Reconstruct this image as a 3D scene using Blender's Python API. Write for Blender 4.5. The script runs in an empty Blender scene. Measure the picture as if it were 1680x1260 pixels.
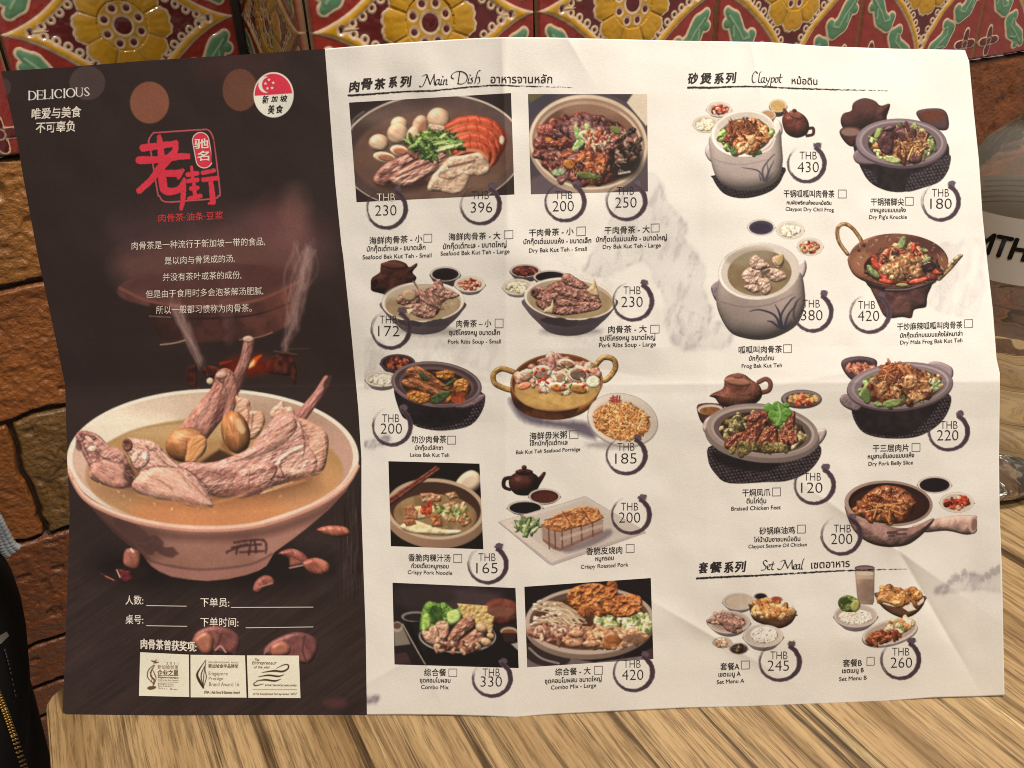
# A printed A3 restaurant menu leaning on a wooden table in front of a brick wall with relief tiles.
# Units are metres; the table top is Z = 0, the front brick wall is the plane Y = 0.
import bpy, math, random
import numpy as np
from mathutils import Matrix, Vector

SC = bpy.context.scene
COL = SC.collection

# ------------------------------------------------------------------ camera
CAM = np.array([-0.14716, -0.5223, 0.31129])
CR = np.array([0.87806, -0.47717, -0.03635]); CU = np.array([0.25839, 0.40881, 0.87528]); CF = np.array([0.4028, 0.77794, -0.48226])
cam = bpy.data.cameras.new('camera'); cam.sensor_width = 36; cam.lens = 30.04
cam.clip_start = 0.01; cam.clip_end = 60
camo = bpy.data.objects.new('camera', cam); COL.objects.link(camo); SC.camera = camo
camo.matrix_world = Matrix([[CR[i], CU[i], -CF[i], CAM[i]] for i in range(3)] + [[0, 0, 0, 1]])

# ------------------------------------------------------------------ light: warm restaurant lamps overhead, dim room bounce
wd = bpy.data.worlds.new('World'); SC.world = wd; wd.use_nodes = True
wb = wd.node_tree.nodes['Background']; wb.inputs[0].default_value = (1.0, 0.90, 0.78, 1); wb.inputs[1].default_value = 0.25

def area(name, loc, aim, size, power, col):
    l = bpy.data.lights.new(name, 'AREA'); l.shape = 'DISK'; l.size = size; l.energy = power; l.color = col
    o = bpy.data.objects.new(name, l); COL.objects.link(o); o.location = loc
    o.rotation_euler = (Vector(aim) - Vector(loc)).to_track_quat('-Z', 'Y').to_euler()
    return o
area('ceiling_lamp', (0.50, -0.62, 1.55), (0.05, -0.15, 0.1), 0.22, 25, (1.0, 0.905, 0.785))
area('second_ceiling_lamp', (-0.15, -0.95, 1.6), (0.0, -0.1, 0.1), 0.26, 10, (1.0, 0.89, 0.76))
SC.view_settings.view_transform = 'Standard'; SC.view_settings.look = 'None'
SC.view_settings.exposure = 0.16; SC.view_settings.gamma = 1.0; SC.view_settings.use_curve_mapping = False
SC.cycles.filter_width = 1.0; SC.cycles.max_bounces = 8; SC.cycles.transparent_max_bounces = 24; SC.cycles.caustics_refractive = False; SC.cycles.caustics_reflective = False

# ------------------------------------------------------------------ helpers
def lin(c):
    c = np.asarray(c, float) / 255.0
    return np.where(c <= 0.04045, c / 12.92, ((c + 0.055) / 1.055) ** 2.4)
def hx(s):
    if not isinstance(s, str): return np.array(s, float)
    return np.array([int(s[i:i + 2], 16) for i in (0, 2, 4)], float)
def mat(name, base=(0.5, 0.5, 0.5), rough=0.6, **kw):
    m = bpy.data.materials.new(name); m.use_nodes = True
    b = m.node_tree.nodes['Principled BSDF']
    b.inputs['Base Color'].default_value = (*base, 1); b.inputs['Roughness'].default_value = rough
    for k, v in kw.items(): b.inputs[k.replace('_', ' ')].default_value = v
    return m
def nd(m, t, **kw):
    n = m.node_tree.nodes.new(t)
    for k, v in kw.items(): setattr(n, k, v)
    return n
def lk(m, a, b): m.node_tree.links.new(a, b)
def bsdf(m): return m.node_tree.nodes['Principled BSDF']
def noise_bump(m, scale, strength, dist=0.001, detail=6, stretch=None):
    tc = nd(m, 'ShaderNodeTexCoord'); n = nd(m, 'ShaderNodeTexNoise'); b = nd(m, 'ShaderNodeBump')
    n.inputs['Scale'].default_value = scale; n.inputs['Detail'].default_value = detail
    b.inputs['Strength'].default_value = strength; b.inputs['Distance'].default_value = dist
    lk(m, tc.outputs['Object'], n.inputs['Vector']); lk(m, n.outputs['Fac'], b.inputs['Height']); lk(m, b.outputs['Normal'], bsdf(m).inputs['Normal'])
    return n, b
def link(name, me, m=None, parent=None):
    o = bpy.data.objects.new(name, me); COL.objects.link(o)
    if m is not None and not me.materials: me.materials.append(m)
    if parent is not None: o.parent = parent
    return o
def empty(name, loc=(0, 0, 0)):
    o = bpy.data.objects.new(name, None); COL.objects.link(o); o.location = loc; return o
def tag(o, label, cat, group=None, kind=None):
    if label: o['label'] = label
    if cat: o['category'] = cat
    if group: o['group'] = group
    if kind: o['kind'] = kind
    return o
def mesh_np(name, V, faces, col=None, smooth=True):
    """faces: (N,4) or (N,3) int array, col: (len(V),4) linear"""
    V = np.asarray(V, np.float32).reshape(-1, 3); F = np.asarray(faces, np.int32)
    k = F.shape[1]; me = bpy.data.meshes.new(name)
    me.vertices.add(len(V)); me.vertices.foreach_set('co', V.ravel())
    me.loops.add(F.size); me.loops.foreach_set('vertex_index', F.ravel())
    me.polygons.add(len(F)); me.polygons.foreach_set('loop_start', np.arange(0, F.size, k, dtype=np.int32))
    if smooth: me.polygons.foreach_set('use_smooth', np.ones(len(F), bool))
    if col is not None:
        a = me.color_attributes.new('Col', 'FLOAT_COLOR', 'POINT')
        a.data.foreach_set('color', np.asarray(col, np.float32).ravel())
    me.update(calc_edges=True)
    return me
def grid_mesh(name, P, col=None, keep=None, flip=False):
    """P (H,W,3) -> quads; keep (H-1,W-1) bool"""
    H, W = P.shape[:2]; idx = np.arange(H * W).reshape(H, W)
    q = np.stack([idx[:-1, :-1], idx[1:, :-1], idx[1:, 1:], idx[:-1, 1:]], -1)
    if flip: q = q[..., ::-1]
    q = q[keep] if keep is not None else q.reshape(-1, 4)
    V = P.reshape(-1, 3); C = None if col is None else col.reshape(-1, 4)
    if keep is not None:
        used = np.unique(q); mp = np.zeros(H * W, np.int32); mp[used] = np.arange(len(used)); q = mp[q]; V = V[used]
        if C is not None: C = C[used]
    return mesh_np(name, V, q, C)
def lathe(name, prof, seg=64, m=None, parent=None, cap=False):
    prof = np.array(prof, float); a = np.linspace(0, 2 * np.pi, seg, endpoint=False)
    P = np.stack([prof[:, None, 0] * np.cos(a), prof[:, None, 0] * np.sin(a), np.repeat(prof[:, 1:2], seg, 1)], -1)
    n = len(prof); i = np.arange(n * seg).reshape(n, seg)
    q = np.stack([i[:-1], np.roll(i[:-1], -1, 1), np.roll(i[1:], -1, 1), i[1:]], -1).reshape(-1, 4)
    return link(name, mesh_np(name, P.reshape(-1, 3), q), m, parent)
# value noise
_rs = np.random.RandomState(7); _tab = _rs.rand(256, 256)
def vnoise(x, y, seed=0):
    x = x + seed * 17.31 + 500; y = y + seed * 9.77 + 500
    xi = np.floor(x).astype(int); yi = np.floor(y).astype(int); fx = x - xi; fy = y - yi
    fx = fx * fx * (3 - 2 * fx); fy = fy * fy * (3 - 2 * fy)
    t = lambda i, j: _tab[(i + j * 57) & 255, (j + 31) & 255]
    a = t(xi, yi) * (1 - fx) + t(xi + 1, yi) * fx; b = t(xi, yi + 1) * (1 - fx) + t(xi + 1, yi + 1) * fx
    return a * (1 - fy) + b * fy
def fbm(x, y, seed=0, oc=4):
    s = 0; a = 0.5; tot = 0
    for o in range(oc):
        s = s + a * vnoise(x, y, seed + o * 3); tot += a; a *= 0.55; x = x * 2.03; y = y * 2.03
    return s / tot * 2 - 1
def smooth(a, b, x):
    t = np.clip((x - a) / (b - a), 0, 1); return t * t * (3 - 2 * t)
def sd_seg(X, Y, a, b, ra=0, rb=None):
    rb = ra if rb is None else rb
    dx, dy = b[0] - a[0], b[1] - a[1]; L = dx * dx + dy * dy + 1e-9
    t = np.clip(((X - a[0]) * dx + (Y - a[1]) * dy) / L, 0, 1)
    return np.hypot(X - a[0] - t * dx, Y - a[1] - t * dy) - (ra + (rb - ra) * t)
def sd_line(X, Y, pts, rads):
    d = None
    if np.isscalar(rads): rads = [rads] * len(pts)
    for i in range(len(pts) - 1):
        e = sd_seg(X, Y, pts[i], pts[i + 1], rads[i], rads[i + 1]); d = e if d is None else np.minimum(d, e)
    return d
def sd_poly(X, Y, pts):
    d = None; ins = np.zeros(X.shape, bool); n = len(pts)
    for i in range(n):
        a, b = pts[i], pts[(i + 1) % n]
        e = sd_seg(X, Y, a, b); d = e if d is None else np.minimum(d, e)
        if a[1] != b[1]:
            c = (a[1] > Y) != (b[1] > Y); ins ^= c & (X < (b[0] - a[0]) * (Y - a[1]) / (b[1] - a[1]) + a[0])
    return np.where(ins, -d, d)
def spline(pts, n=5, closed=True):
    p = np.array(pts, float); N = len(p); out = []
    for i in range(N if closed else N - 1):
        if closed: p0, p1, p2, p3 = p[i - 1], p[i], p[(i + 1) % N], p[(i + 2) % N]
        else: p0, p1, p2, p3 = p[max(i - 1, 0)], p[i], p[i + 1], p[min(i + 2, N - 1)]
        for j in range(n):
            t = j / n
            out.append(0.5 * (2 * p1 + (p2 - p0) * t + (2 * p0 - 5 * p1 + 4 * p2 - p3) * t * t + (3 * p1 - p0 - 3 * p2 + p3) * t ** 3))
    if not closed: out.append(p[-1])
    return np.array(out)
# ------------------------------------------------------------------ brick wall with a relief tile band
T = 0.15; TZ = 0.18                                  # tile size, height of the tiles' lower edge above the table
def attr_mat(name, rough=0.5, spec=0.5, alpha=False, **kw):
    m = mat(name, rough=rough, Specular_IOR_Level=spec, **kw)
    a = nd(m, 'ShaderNodeAttribute', attribute_name='Col'); lk(m, a.outputs['Color'], bsdf(m).inputs['Base Color'])
    if alpha: lk(m, a.outputs['Alpha'], bsdf(m).inputs['Alpha'])
    return m
def brick_field(X, Z, rows, seed, offs, blen, pick=None):
    """height (m, outwards) and colour of a rough brick face; rows: descending mortar heights"""
    wob = 0.0055 * fbm(X * 16, Z * 16, seed + 2, 2) + 0.0022 * fbm(X * 90, Z * 90, seed + 3, 3); zz = Z + wob; xx = X + 0.005 * fbm(X * 14, Z * 14, seed + 5, 2) + 0.0022 * fbm(X * 90, Z * 90, seed + 6, 3)
    d = np.full(X.shape, 1.0); ident = np.zeros(X.shape)
    for k in range(len(rows) - 1):
        top, bot = rows[k], rows[k + 1]; m = (zz <= top) & (zz > bot)
        u = (xx - offs[k % len(offs)]) / blen; c = np.floor(u); fx = (u - c) * blen
        e = np.minimum(np.minimum(top - zz, zz - bot), np.minimum(fx, blen - fx))
        d = np.where(m, e, d); ident = np.where(m, k * 7.13 + c * 3.7 + 40, ident)
    tilt = np.sin(ident * 12.9) * 0.5
    h = 0.008 * smooth(0.0003, 0.0036, d)
    h = h + smooth(0.002, 0.012, d) * (0.0022 * fbm(X * 22, Z * 22, seed + 8, 4) + 0.0013 * fbm(X * 80, Z * 80, seed + 9, 4) + 0.0013 * fbm(X * 230, Z * 230, seed + 11, 3) + 0.002 * tilt)
    pit = smooth(0.74, 0.8, vnoise(X * 70, Z * 70, seed + 20)); h = h - 0.002 * pit * smooth(0.004, 0.01, d)
    n = 0.5 + 0.5 * fbm(X * 30, Z * 30, seed + 13); pal = np.array([[.250, .098, .016], [.225, .070, .010], [.150, .072, .015], [.150, .042, .0075], [.165, .050, .009], [.155, .045, .008]])
    c = pal[np.floor(np.abs(np.sin(ident * 3.3)) * 5.99).astype(int)] if pick is None else pal[pick(ident)]
    g = smooth(0.62, 0.85, 0.5 + 0.5 * fbm(X * 9, Z * 9, seed + 30))
    c = c * (1 - 0.5 * g[..., None]) + np.array([0.11, 0.055, 0.014]) * 0.5 * g[..., None]
    c = c * (0.62 + 0.75 * n[..., None])
    mort = 1 - smooth(0.0006, 0.0028, d)
    c = c * (1 - mort[..., None]) + np.array([0.05, 0.03, 0.018]) * mort[..., None]
    return h, np.concatenate([c, np.ones(X.shape + (1,))], -1)
wall = tag(empty('brick_wall', (0, 0, -0.75)), 'rough brown brick wall topped by a band of red and yellow flower tiles', 'wall', kind='thing')
brick_m = attr_mat('varnished_brick', 0.45, 0.5, Coat_Weight=0.4, Coat_Roughness=0.28); noise_bump(brick_m, 300, 0.8, 0.0026, 10)
OFF = Vector((0, 0, 0.75))
def face(name, origin, ax, nrm, w, z0, z1, rows, seed, offs, blen, step, pick=None):
    nx = int(w / step) + 1; nz = int((z1 - z0) / step) + 1
    s, z = np.meshgrid(np.linspace(0, w, nx), np.linspace(z1, z0, nz))
    ax = np.array(ax, float); nrm = np.array(nrm, float); o = np.array(origin, float)
    wx = s + origin[0] if abs(ax[0]) > 0.5 else s
    h, c = brick_field(wx, z, rows, seed, offs, blen, pick)
    P = o + s[..., None] * ax + h[..., None] * nrm - 0.008 * nrm; P[..., 2] += z + 0.75
    return link(name, grid_mesh(name, P, c), brick_m, wall)
def RECESS_PICK(i):
    k = np.round((i - 40) / 7.13 - 0.0).astype(int)
    out = np.full(i.shape, 4)
    for row, col in ((0, 0), (1, 1), (2, 2), (3, 3), (4, 4), (5, 3), (6, 1), (7, 3), (8, 4), (9, 3)):
        for cc in range(-4, 6): out[np.abs(i - (row * 7.13 + cc * 3.7 + 40)) < 0.01] = col if not (row == 2 and cc != 0) else 5
    return out
rowsL = [0.181, 0.0915, -0.012, -0.115, -0.223, -0.266, -0.299, -0.37, -0.44, -0.52, -0.6]
rowsR = [0.179, 0.085, -0.01, -0.105, -0.2, -0.295, -0.39]
face('recess_face', (-0.42, 0.15, 0), (1, 0, 0), (0, -1, 0), 0.42, -0.6, 0.179, rowsL, 3, [-0.35, -0.31, -0.231, -0.33, -0.36, -0.22], 0.235, 0.0012, lambda i: np.where(i < 33, 0, np.where(i < 47, [0], np.where(i < 54, 1, np.where(i < 57, 2 + 0 * i.astype(int), 3)))).astype(int))
face('return_face', (0, 0.15, 0), (0, -1, 0), (-1, 0, 0), 0.15, -0.4, 0.179, rowsR, 5, [-0.05, 0.02], 0.2, 0.003)
face('recess_side_face', (-1.02, 0.15, 0), (1, 0, 0), (0, -1, 0), 0.60, -0.6, 0.179, rowsL, 3, [-0.35, -0.31, -0.231, -0.33, -0.36, -0.22], 0.235, 0.004, RECESS_PICK)
rowsU = [0.80, 0.72, 0.625, 0.53, 0.43, 0.331]
face('upper_face', (0.0, 0, 0), (1, 0, 0), (0, -1, 0), 1.5, 0.331, 0.8, rowsU, 12, [0.05, 0.14], 0.24, 0.005)
face('upper_recess_face', (-1.02, 0.15, 0), (1, 0, 0), (0, -1, 0), 1.02, 0.331, 0.8, rowsU, 15, [0.0, 0.11], 0.24, 0.005)
face('upper_return_face', (0, 0.15, 0), (0, -1, 0), (-1, 0, 0), 0.15, 0.331, 0.8, rowsU, 17, [-0.05, 0.02], 0.2, 0.005)
face('front_face', (0.0, 0, 0), (1, 0, 0), (0, -1, 0), 1.5, -0.4, 0.179, rowsR, 9, [0.0, 0.12], 0.24, 0.0024)

# one relief tile: yellow flower in a concave diamond, green leaf scrolls in the corners
def make_tile():
    N = 250; u, v = np.meshgrid(np.linspace(-1, 1, N), np.linspace(-1, 1, N))
    w1 = 0.008 * fbm(u * 5, v * 5, 3); w2 = 0.008 * fbm(u * 5, v * 5, 8); U = u + w1; Vv = v + w2
    A, B = np.abs(U), np.abs(Vv)
    cream = np.array([0.50, 0.38, 0.26]); red = np.array([0.21, 0.022, 0.017]); dark = np.array([0.085, 0.010, 0.012])
    yel = np.array([0.47, 0.25, 0.016]); grn = np.array([0.075, 0.185, 0.10])
    c = np.broadcast_to(red, u.shape + (3,)).copy(); h = np.zeros(u.shape)
    def put(d, col, hh, rnd=0.05, out=0.016, outline=True):
        nonlocal c, h
        m = smooth(0.006, -0.006, d)[..., None]
        c = c * (1 - m) + np.array(col) * m
        dome = np.sqrt(np.clip(1 - (1 - np.clip(-d / rnd, 0, 1)) ** 2, 0, 1)); h = np.where(d < 0, hh * dome if hh > 0 else hh * np.minimum(1, -d / 0.03), h)
        if outline:
            o = smooth(out, out * 0.4, np.abs(d))[..., None]; c = c * (1 - o) + cream * o; h = np.maximum(h, 0.5 * smooth(out, 0, np.abs(d)) * 0.9)
    p = 0.70; f = (A ** p + B ** p) ** (1 / p)
    g = np.sqrt((A + 1e-3) ** (2 * p - 2) + (B + 1e-3) ** (2 * p - 2)) * f ** (1 - p)
    d0 = (f - 0.985) / g
    put(d0, dark, 0.0)
    put(np.maximum(d0, -(f - 0.985) / g - 0.062), yel, 0.9, 0.032, 0.011)
    th = np.linspace(0, np.pi / 2, 400); x = np.cos(th) ** (2 / p) * 0.80; y = np.sin(th) ** (2 / p) * 0.80
    s = np.concatenate([[0], np.cumsum(np.hypot(np.diff(x), np.diff(y)))]); q = np.linspace(0.045, s[-1] - 0.045, 12)
    bd = np.full(u.shape, 9.0)
    for bx, by in zip(np.interp(q, s, x), np.interp(q, s, y)): bd = np.minimum(bd, np.hypot(A - bx, B - by) - 0.028)
    put(bd, dark, -0.1, out=0.018)
    # leaves (first octant shapes mirrored over the diagonal too)
    ld = np.full(u.shape, 9.0); vd = np.full(u.shape, 9.0)
    for aa, bb in ((A, B), (B, A)):
        ld = np.minimum(ld, sd_line(aa, bb, [(0.88, 0.16), (0.80, 0.24), (0.72, 0.40), (0.60, 0.47), (0.55, 0.40)], [0.045, 0.085, 0.095, 0.085, 0.06]))
        ld = np.minimum(ld, np.hypot(aa - 0.88, bb - 0.27) - 0.055)
        vd = np.minimum(vd, np.abs(sd_line(aa, bb, [(0.86, 0.20), (0.74, 0.33), (0.66, 0.44), (0.58, 0.42), (0.60, 0.36)], 0.0)))
        vd = np.minimum(vd, np.abs(sd_line(aa, bb, [(0.80, 0.30), (0.79, 0.40)], 0.0)))
    put(ld, grn, 0.8, 0.07)
    vm = (smooth(0.016, 0.004, vd) * (ld < 0))[..., None]; c = c * (1 - 0.45 * vm) + np.array([0.33, 0.42, 0.27]) * 0.45 * vm; h = h + 0.25 * vm[..., 0]
    r = np.hypot(A - 0.80, B - 0.80); an = np.arctan2(B - 0.80, A - 0.80)
    put(r - 0.125 - 0.055 * np.cos(4 * an), dark, 0.5, 0.05)
    put(np.abs(r - 0.045) - 0.006, cream * 0.7, 0.5, outline=False)
    # flower
    r = np.hypot(U, Vv); an = np.arctan2(Vv, U); lob = np.abs(np.cos(4 * an))
    R = 0.335 + 0.085 * lob ** 0.55 + 0.010 * np.abs(np.sin(20 * an)) - 0.022 * lob ** 12
    put(r - R, yel * 0.94, 1.0, 0.16)
    groove = smooth(0.035, 0.0, np.abs(np.cos(4 * an)) * r * 0.5) * smooth(0.17, 0.22, r) * (r < R)
    c = c * (1 - 0.55 * groove[..., None]) + np.array([0.30, 0.17, 0.05]) * 0.55 * groove[..., None]; h = h - 0.45 * groove
    h = h + 0.14 * (r < R) * smooth(0.22, 0.30, r) * (0.5 + 0.5 * np.cos(32 * an)) * lob ** 3
    put(r - 0.215, yel * 0.9, 0.55, 0.03, outline=False)
    dd = np.full(u.shape, 9.0)
    for k in range(8):
        a = k * np.pi / 4 + 0.39; dd = np.minimum(dd, np.hypot(U - 0.155 * np.cos(a), Vv - 0.155 * np.sin(a)) - 0.038)
    put(dd, dark, 0.5, 0.04, 0.014); put(r - 0.085, dark, 0.5, 0.05, 0.016)
    e = 1 - np.maximum(np.abs(u), np.abs(v)); edge = smooth(0.022, 0.006, e)[..., None]
    c = c * (1 - edge * 0.75) + np.array([0.30, 0.22, 0.12]) * edge * 0.75
    c = c * (1 + 0.14 * fbm(u * 7, v * 7, 31) + 0.10 * fbm(u * 30, v * 30, 37))[..., None]
    hm = h * 0.0014 + 0.0006 * fbm(u * 6, v * 6, 40) - 0.004 * smooth(0.03, 0.0, e) ** 2
    P = np.stack([u * T * 0.494, -hm - 0.004, v * T * 0.494], -1)
    col = np.concatenate([np.clip(c, 0.004, 1), np.ones(u.shape + (1,))], -1)
    return grid_mesh('wall_tile', P, col)
tile_me = make_tile()
tile_m = attr_mat('glazed_tile', 0.2, 0.55, Coat_Weight=0.6, Coat_Roughness=0.06)
grout_m = mat('dark_grout', (0.03, 0.02, 0.012), 0.9)
def tile(x, y, rot=0):
    o = link('wall_tile', tile_me, tile_m, wall); o.location = (x, y, TZ + T / 2 + 0.75); o.rotation_euler = (0, 0, rot); return o
for k in range(10): tile((k + 0.5) * T, 0, 0)
tile(-0.0, T / 2, -math.pi / 2)
for k in range(7): tile(-(k + 0.5) * T - 0.0085, T, 0)
def box_me(name, lo, hi):
    x0, y0, z0 = lo; x1, y1, z1 = hi
    V = [(x0, y0, z0), (x1, y0, z0), (x1, y1, z0), (x0, y1, z0), (x0, y0, z1), (x1, y0, z1), (x1, y1, z1), (x0, y1, z1)]
    return mesh_np(name, V, [(0, 3, 2, 1), (4, 5, 6, 7), (0, 1, 5, 4), (1, 2, 6, 5), (2, 3, 7, 6), (3, 0, 4, 7)], smooth=False)
link('tile_bed', box_me('tile_bed', (0.004, 0.002, TZ + 0.752 - 0.002), (1.5, 0.06, TZ + T + 0.75)), grout_m, wall)
link('recess_tile_bed', box_me('recess_tile_bed', (-1.02, T + 0.002, TZ + 0.75), (0.01, T + 0.06, TZ + T + 0.75)), grout_m, wall)

# ------------------------------------------------------------------ table
table = tag(empty('wooden_table', (0.25, -0.5, -0.75)), 'table with a streaky tan and brown wood grain top under the menu', 'table')
wood = mat('streaked_wood', rough=0.38, Specular_IOR_Level=0.4, Coat_Weight=0.15, Coat_Roughness=0.3)
def wood_nodes(m):
    tc = nd(m, 'ShaderNodeTexCoord'); mp = nd(m, 'ShaderNodeMapping'); lk(m, tc.outputs['Object'], mp.inputs[0])
    mp.inputs['Scale'].default_value = (1, 0.016, 1)
    wn = nd(m, 'ShaderNodeTexNoise'); wn.inputs['Scale'].default_value = 3.5; wn.inputs['Detail'].default_value = 1
    lk(m, tc.outputs['Object'], wn.inputs[0])
    vm = nd(m, 'ShaderNodeVectorMath', operation='SCALE'); vm.inputs['Scale'].default_value = 0.010; lk(m, wn.outputs['Color'], vm.inputs[0])
    ad = nd(m, 'ShaderNodeVectorMath', operation='ADD'); lk(m, mp.outputs[0], ad.inputs[0]); lk(m, vm.outputs[0], ad.inputs[1])
    def noise(sc, det, rough=0.5):
        n = nd(m, 'ShaderNodeTexNoise'); n.inputs['Scale'].default_value = sc; n.inputs['Detail'].default_value = det; n.inputs['Roughness'].default_value = rough
        lk(m, ad.outputs[0], n.inputs[0]); return n.outputs['Fac']
    mq = nd(m, 'ShaderNodeMapping'); lk(m, tc.outputs['Object'], mq.inputs[0]); mq.inputs['Scale'].default_value = (1, 0.045, 1)
    def short(sc, det, rough=0.5):
        n = nd(m, 'ShaderNodeTexNoise'); n.inputs['Scale'].default_value = sc; n.inputs['Detail'].default_value = det; n.inputs['Roughness'].default_value = rough
        lk(m, mq.outputs[0], n.inputs[0]); return n.outputs['Fac']
    def ramp(fac, stops):
        r = nd(m, 'ShaderNodeValToRGB'); lk(m, fac, r.inputs[0]); e = r.color_ramp.elements
        while len(e) < len(stops): e.new(0.5)
        for k, (p, c) in enumerate(stops): e[k].position = p; e[k].color = (*c, 1) if len(c) == 3 else c
        return r.outputs[0]
    def mix(a, b, f, mode='MIX'):
        x = nd(m, 'ShaderNodeMix', data_type='RGBA', blend_type=mode)
        if hasattr(f, 'links'): lk(m, f, x.inputs[0])
        else: x.inputs[0].default_value = f
        lk(m, a, x.inputs[6]); lk(m, b, x.inputs[7]); return x.outputs[2]
    base = ramp(noise(30, 6, 0.62), [(0.30, (0.19, 0.114, 0.046)), (0.43, (0.32, 0.208, 0.098)), (0.52, (0.42, 0.286, 0.144)), (0.66, (0.32, 0.206, 0.098))])
    streak = ramp(noise(84, 10, 0.7), [(0.40, (1, 1, 1)), (0.45, (0, 0, 0)), (0.6, (0, 0, 0)), (0.61, (0, 0, 0))])
    dk = nd(m, 'ShaderNodeRGB'); dk.outputs[0].default_value = (0.085, 0.050, 0.022, 1)
    c = mix(base, dk.outputs[0], streak)
    hair = ramp(noise(210, 6, 0.65), [(0.36, (1, 1, 1)), (0.42, (0, 0, 0)), (0.8, (0, 0, 0)), (0.9, (0, 0, 0))])
    hm_ = nd(m, 'ShaderNodeMath', operation='MULTIPLY'); hm_.inputs[1].default_value = 0.6; lk(m, hair, hm_.inputs[0])
    c = mix(c, dk.outputs[0], hm_.outputs[0])
    thin = ramp(noise(95, 5, 0.6), [(0.63, (0, 0, 0)), (0.68, (1, 1, 1)), (0.9, (1, 1, 1)), (1.0, (1, 1, 1))])
    lt = nd(m, 'ShaderNodeRGB'); lt.outputs[0].default_value = (0.68, 0.52, 0.28, 1)
    x = nd(m, 'ShaderNodeMath', operation='MULTIPLY'); x.inputs[1].default_value = 0.6; lk(m, thin, x.inputs[0])
    c = mix(c, lt.outputs[0], x.outputs[0])
    fine = ramp(short(420, 6, 0.7), [(0.40, (0.50, 0.48, 0.44)), (0.52, (1, 1, 1)), (0.66, (1.0, 1.0, 1.0)), (0.8, (1.0, 1.0, 1.0))])
    pores = ramp(short(1100, 3, 0.6), [(0.38, (0.40, 0.36, 0.30)), (0.46, (1, 1, 1)), (0.8, (1, 1, 1)), (0.9, (1, 1, 1))])
    c = mix(c, fine, 0.85, 'MULTIPLY'); c = mix(c, pores, 0.6, 'MULTIPLY'); lk(m, c, bsdf(m).inputs['Base Color'])
    b = nd(m, 'ShaderNodeBump'); b.inputs['Strength'].default_value = 0.12; b.inputs['Distance'].default_value = 0.0006
    lk(m, noise(420, 4, 0.6), b.inputs['Height']); lk(m, b.outputs[0], bsdf(m).inputs['Normal'])
wood_nodes(wood)
def table_top():
    import bmesh
    bm = bmesh.new(); w = (-0.2155, 1.20, -0.62, -0.166)
    r = 0.010; pts = []
    for cx, cy, a0 in ((w[1] - r, w[3] - r, 0), (w[0] + r, w[3] - r, 90), (w[0] + r, w[2] + r, 180), (w[1] - r, w[2] + r, 270)):
        for k in range(7):
            a = math.radians(a0 + 15 * k); pts.append((cx + r * math.cos(a) - 0.25, cy + r * math.sin(a) + 0.5))
    f = bm.faces.new([bm.verts.new((x, y, 0.722)) for x, y in pts])
    ex = bmesh.ops.extrude_face_region(bm, geom=[f]); vs = [g for g in ex['geom'] if isinstance(g, bmesh.types.BMVert)]
    for v in vs: v.co.z = 0.75
    bmesh.ops.recalc_face_normals(bm, faces=bm.faces)
    top = [e for e in bm.edges if all(v.co.z > 0.74 for v in e.verts)]
    bmesh.ops.bevel(bm, geom=top, offset=0.0012, segments=2, affect='EDGES')
    me = bpy.data.meshes.new('table_top'); bm.to_mesh(me); bm.free(); return me
link('table_top', table_top(), wood, table)
# ------------------------------------------------------------------ the menu sheet: A3 paper leaning back 25 degrees, folded once across and softly ridged
O = np.array([-0.2077844, -0.18395936, 0.0]); EX = np.array([0.87520133, -0.48375885, 0.0]); EY = np.array([0.20444532, 0.36987607, 0.90630779]); EN = np.array([-0.43843441, -0.79320178, 0.42261826])
FPX = 1401.8
TOP = [(2, 117), (110, 110), (233, 100), (393, 90), (533, 80), (643, 71), (773, 63), (827, 61), (900, 61.5), (1120, 67), (1257, 69), (1353, 76), (1470, 80), (1583, 82)]
BOT = [(103, 1168), (112, 1173), (217, 1174), (333, 1173), (433, 1172.5), (560, 1173), (602, 1173), (660, 1172.5), (727, 1173), (793, 1175), (847, 1177.5), (893, 1173), (993, 1168), (1120, 1162), (1220, 1160), (1353, 1155), (1453, 1151), (1527, 1145), (1600, 1143), (1648, 1141)]
LEFT = [(2, 117), (28, 230), (38, 290), (62, 420), (88, 540), (107, 633), (110, 753), (114.5, 840), (110, 973), (106, 1090), (103, 1168)]
RIGHT = [(1583, 82), (1590, 101), (1598, 187), (1606, 263), (1612, 355), (1621, 440), (1629, 510), (1635, 589), (1640.5, 613), (1640, 662), (1639, 751), (1640, 840), (1644, 940), (1648, 1141)]
SPINE = [(533, 80), (550, 300), (560, 400), (563, 420), (577, 553), (588, 673), (593, 753), (593, 840), (600, 1040), (602, 1173)]
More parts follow.
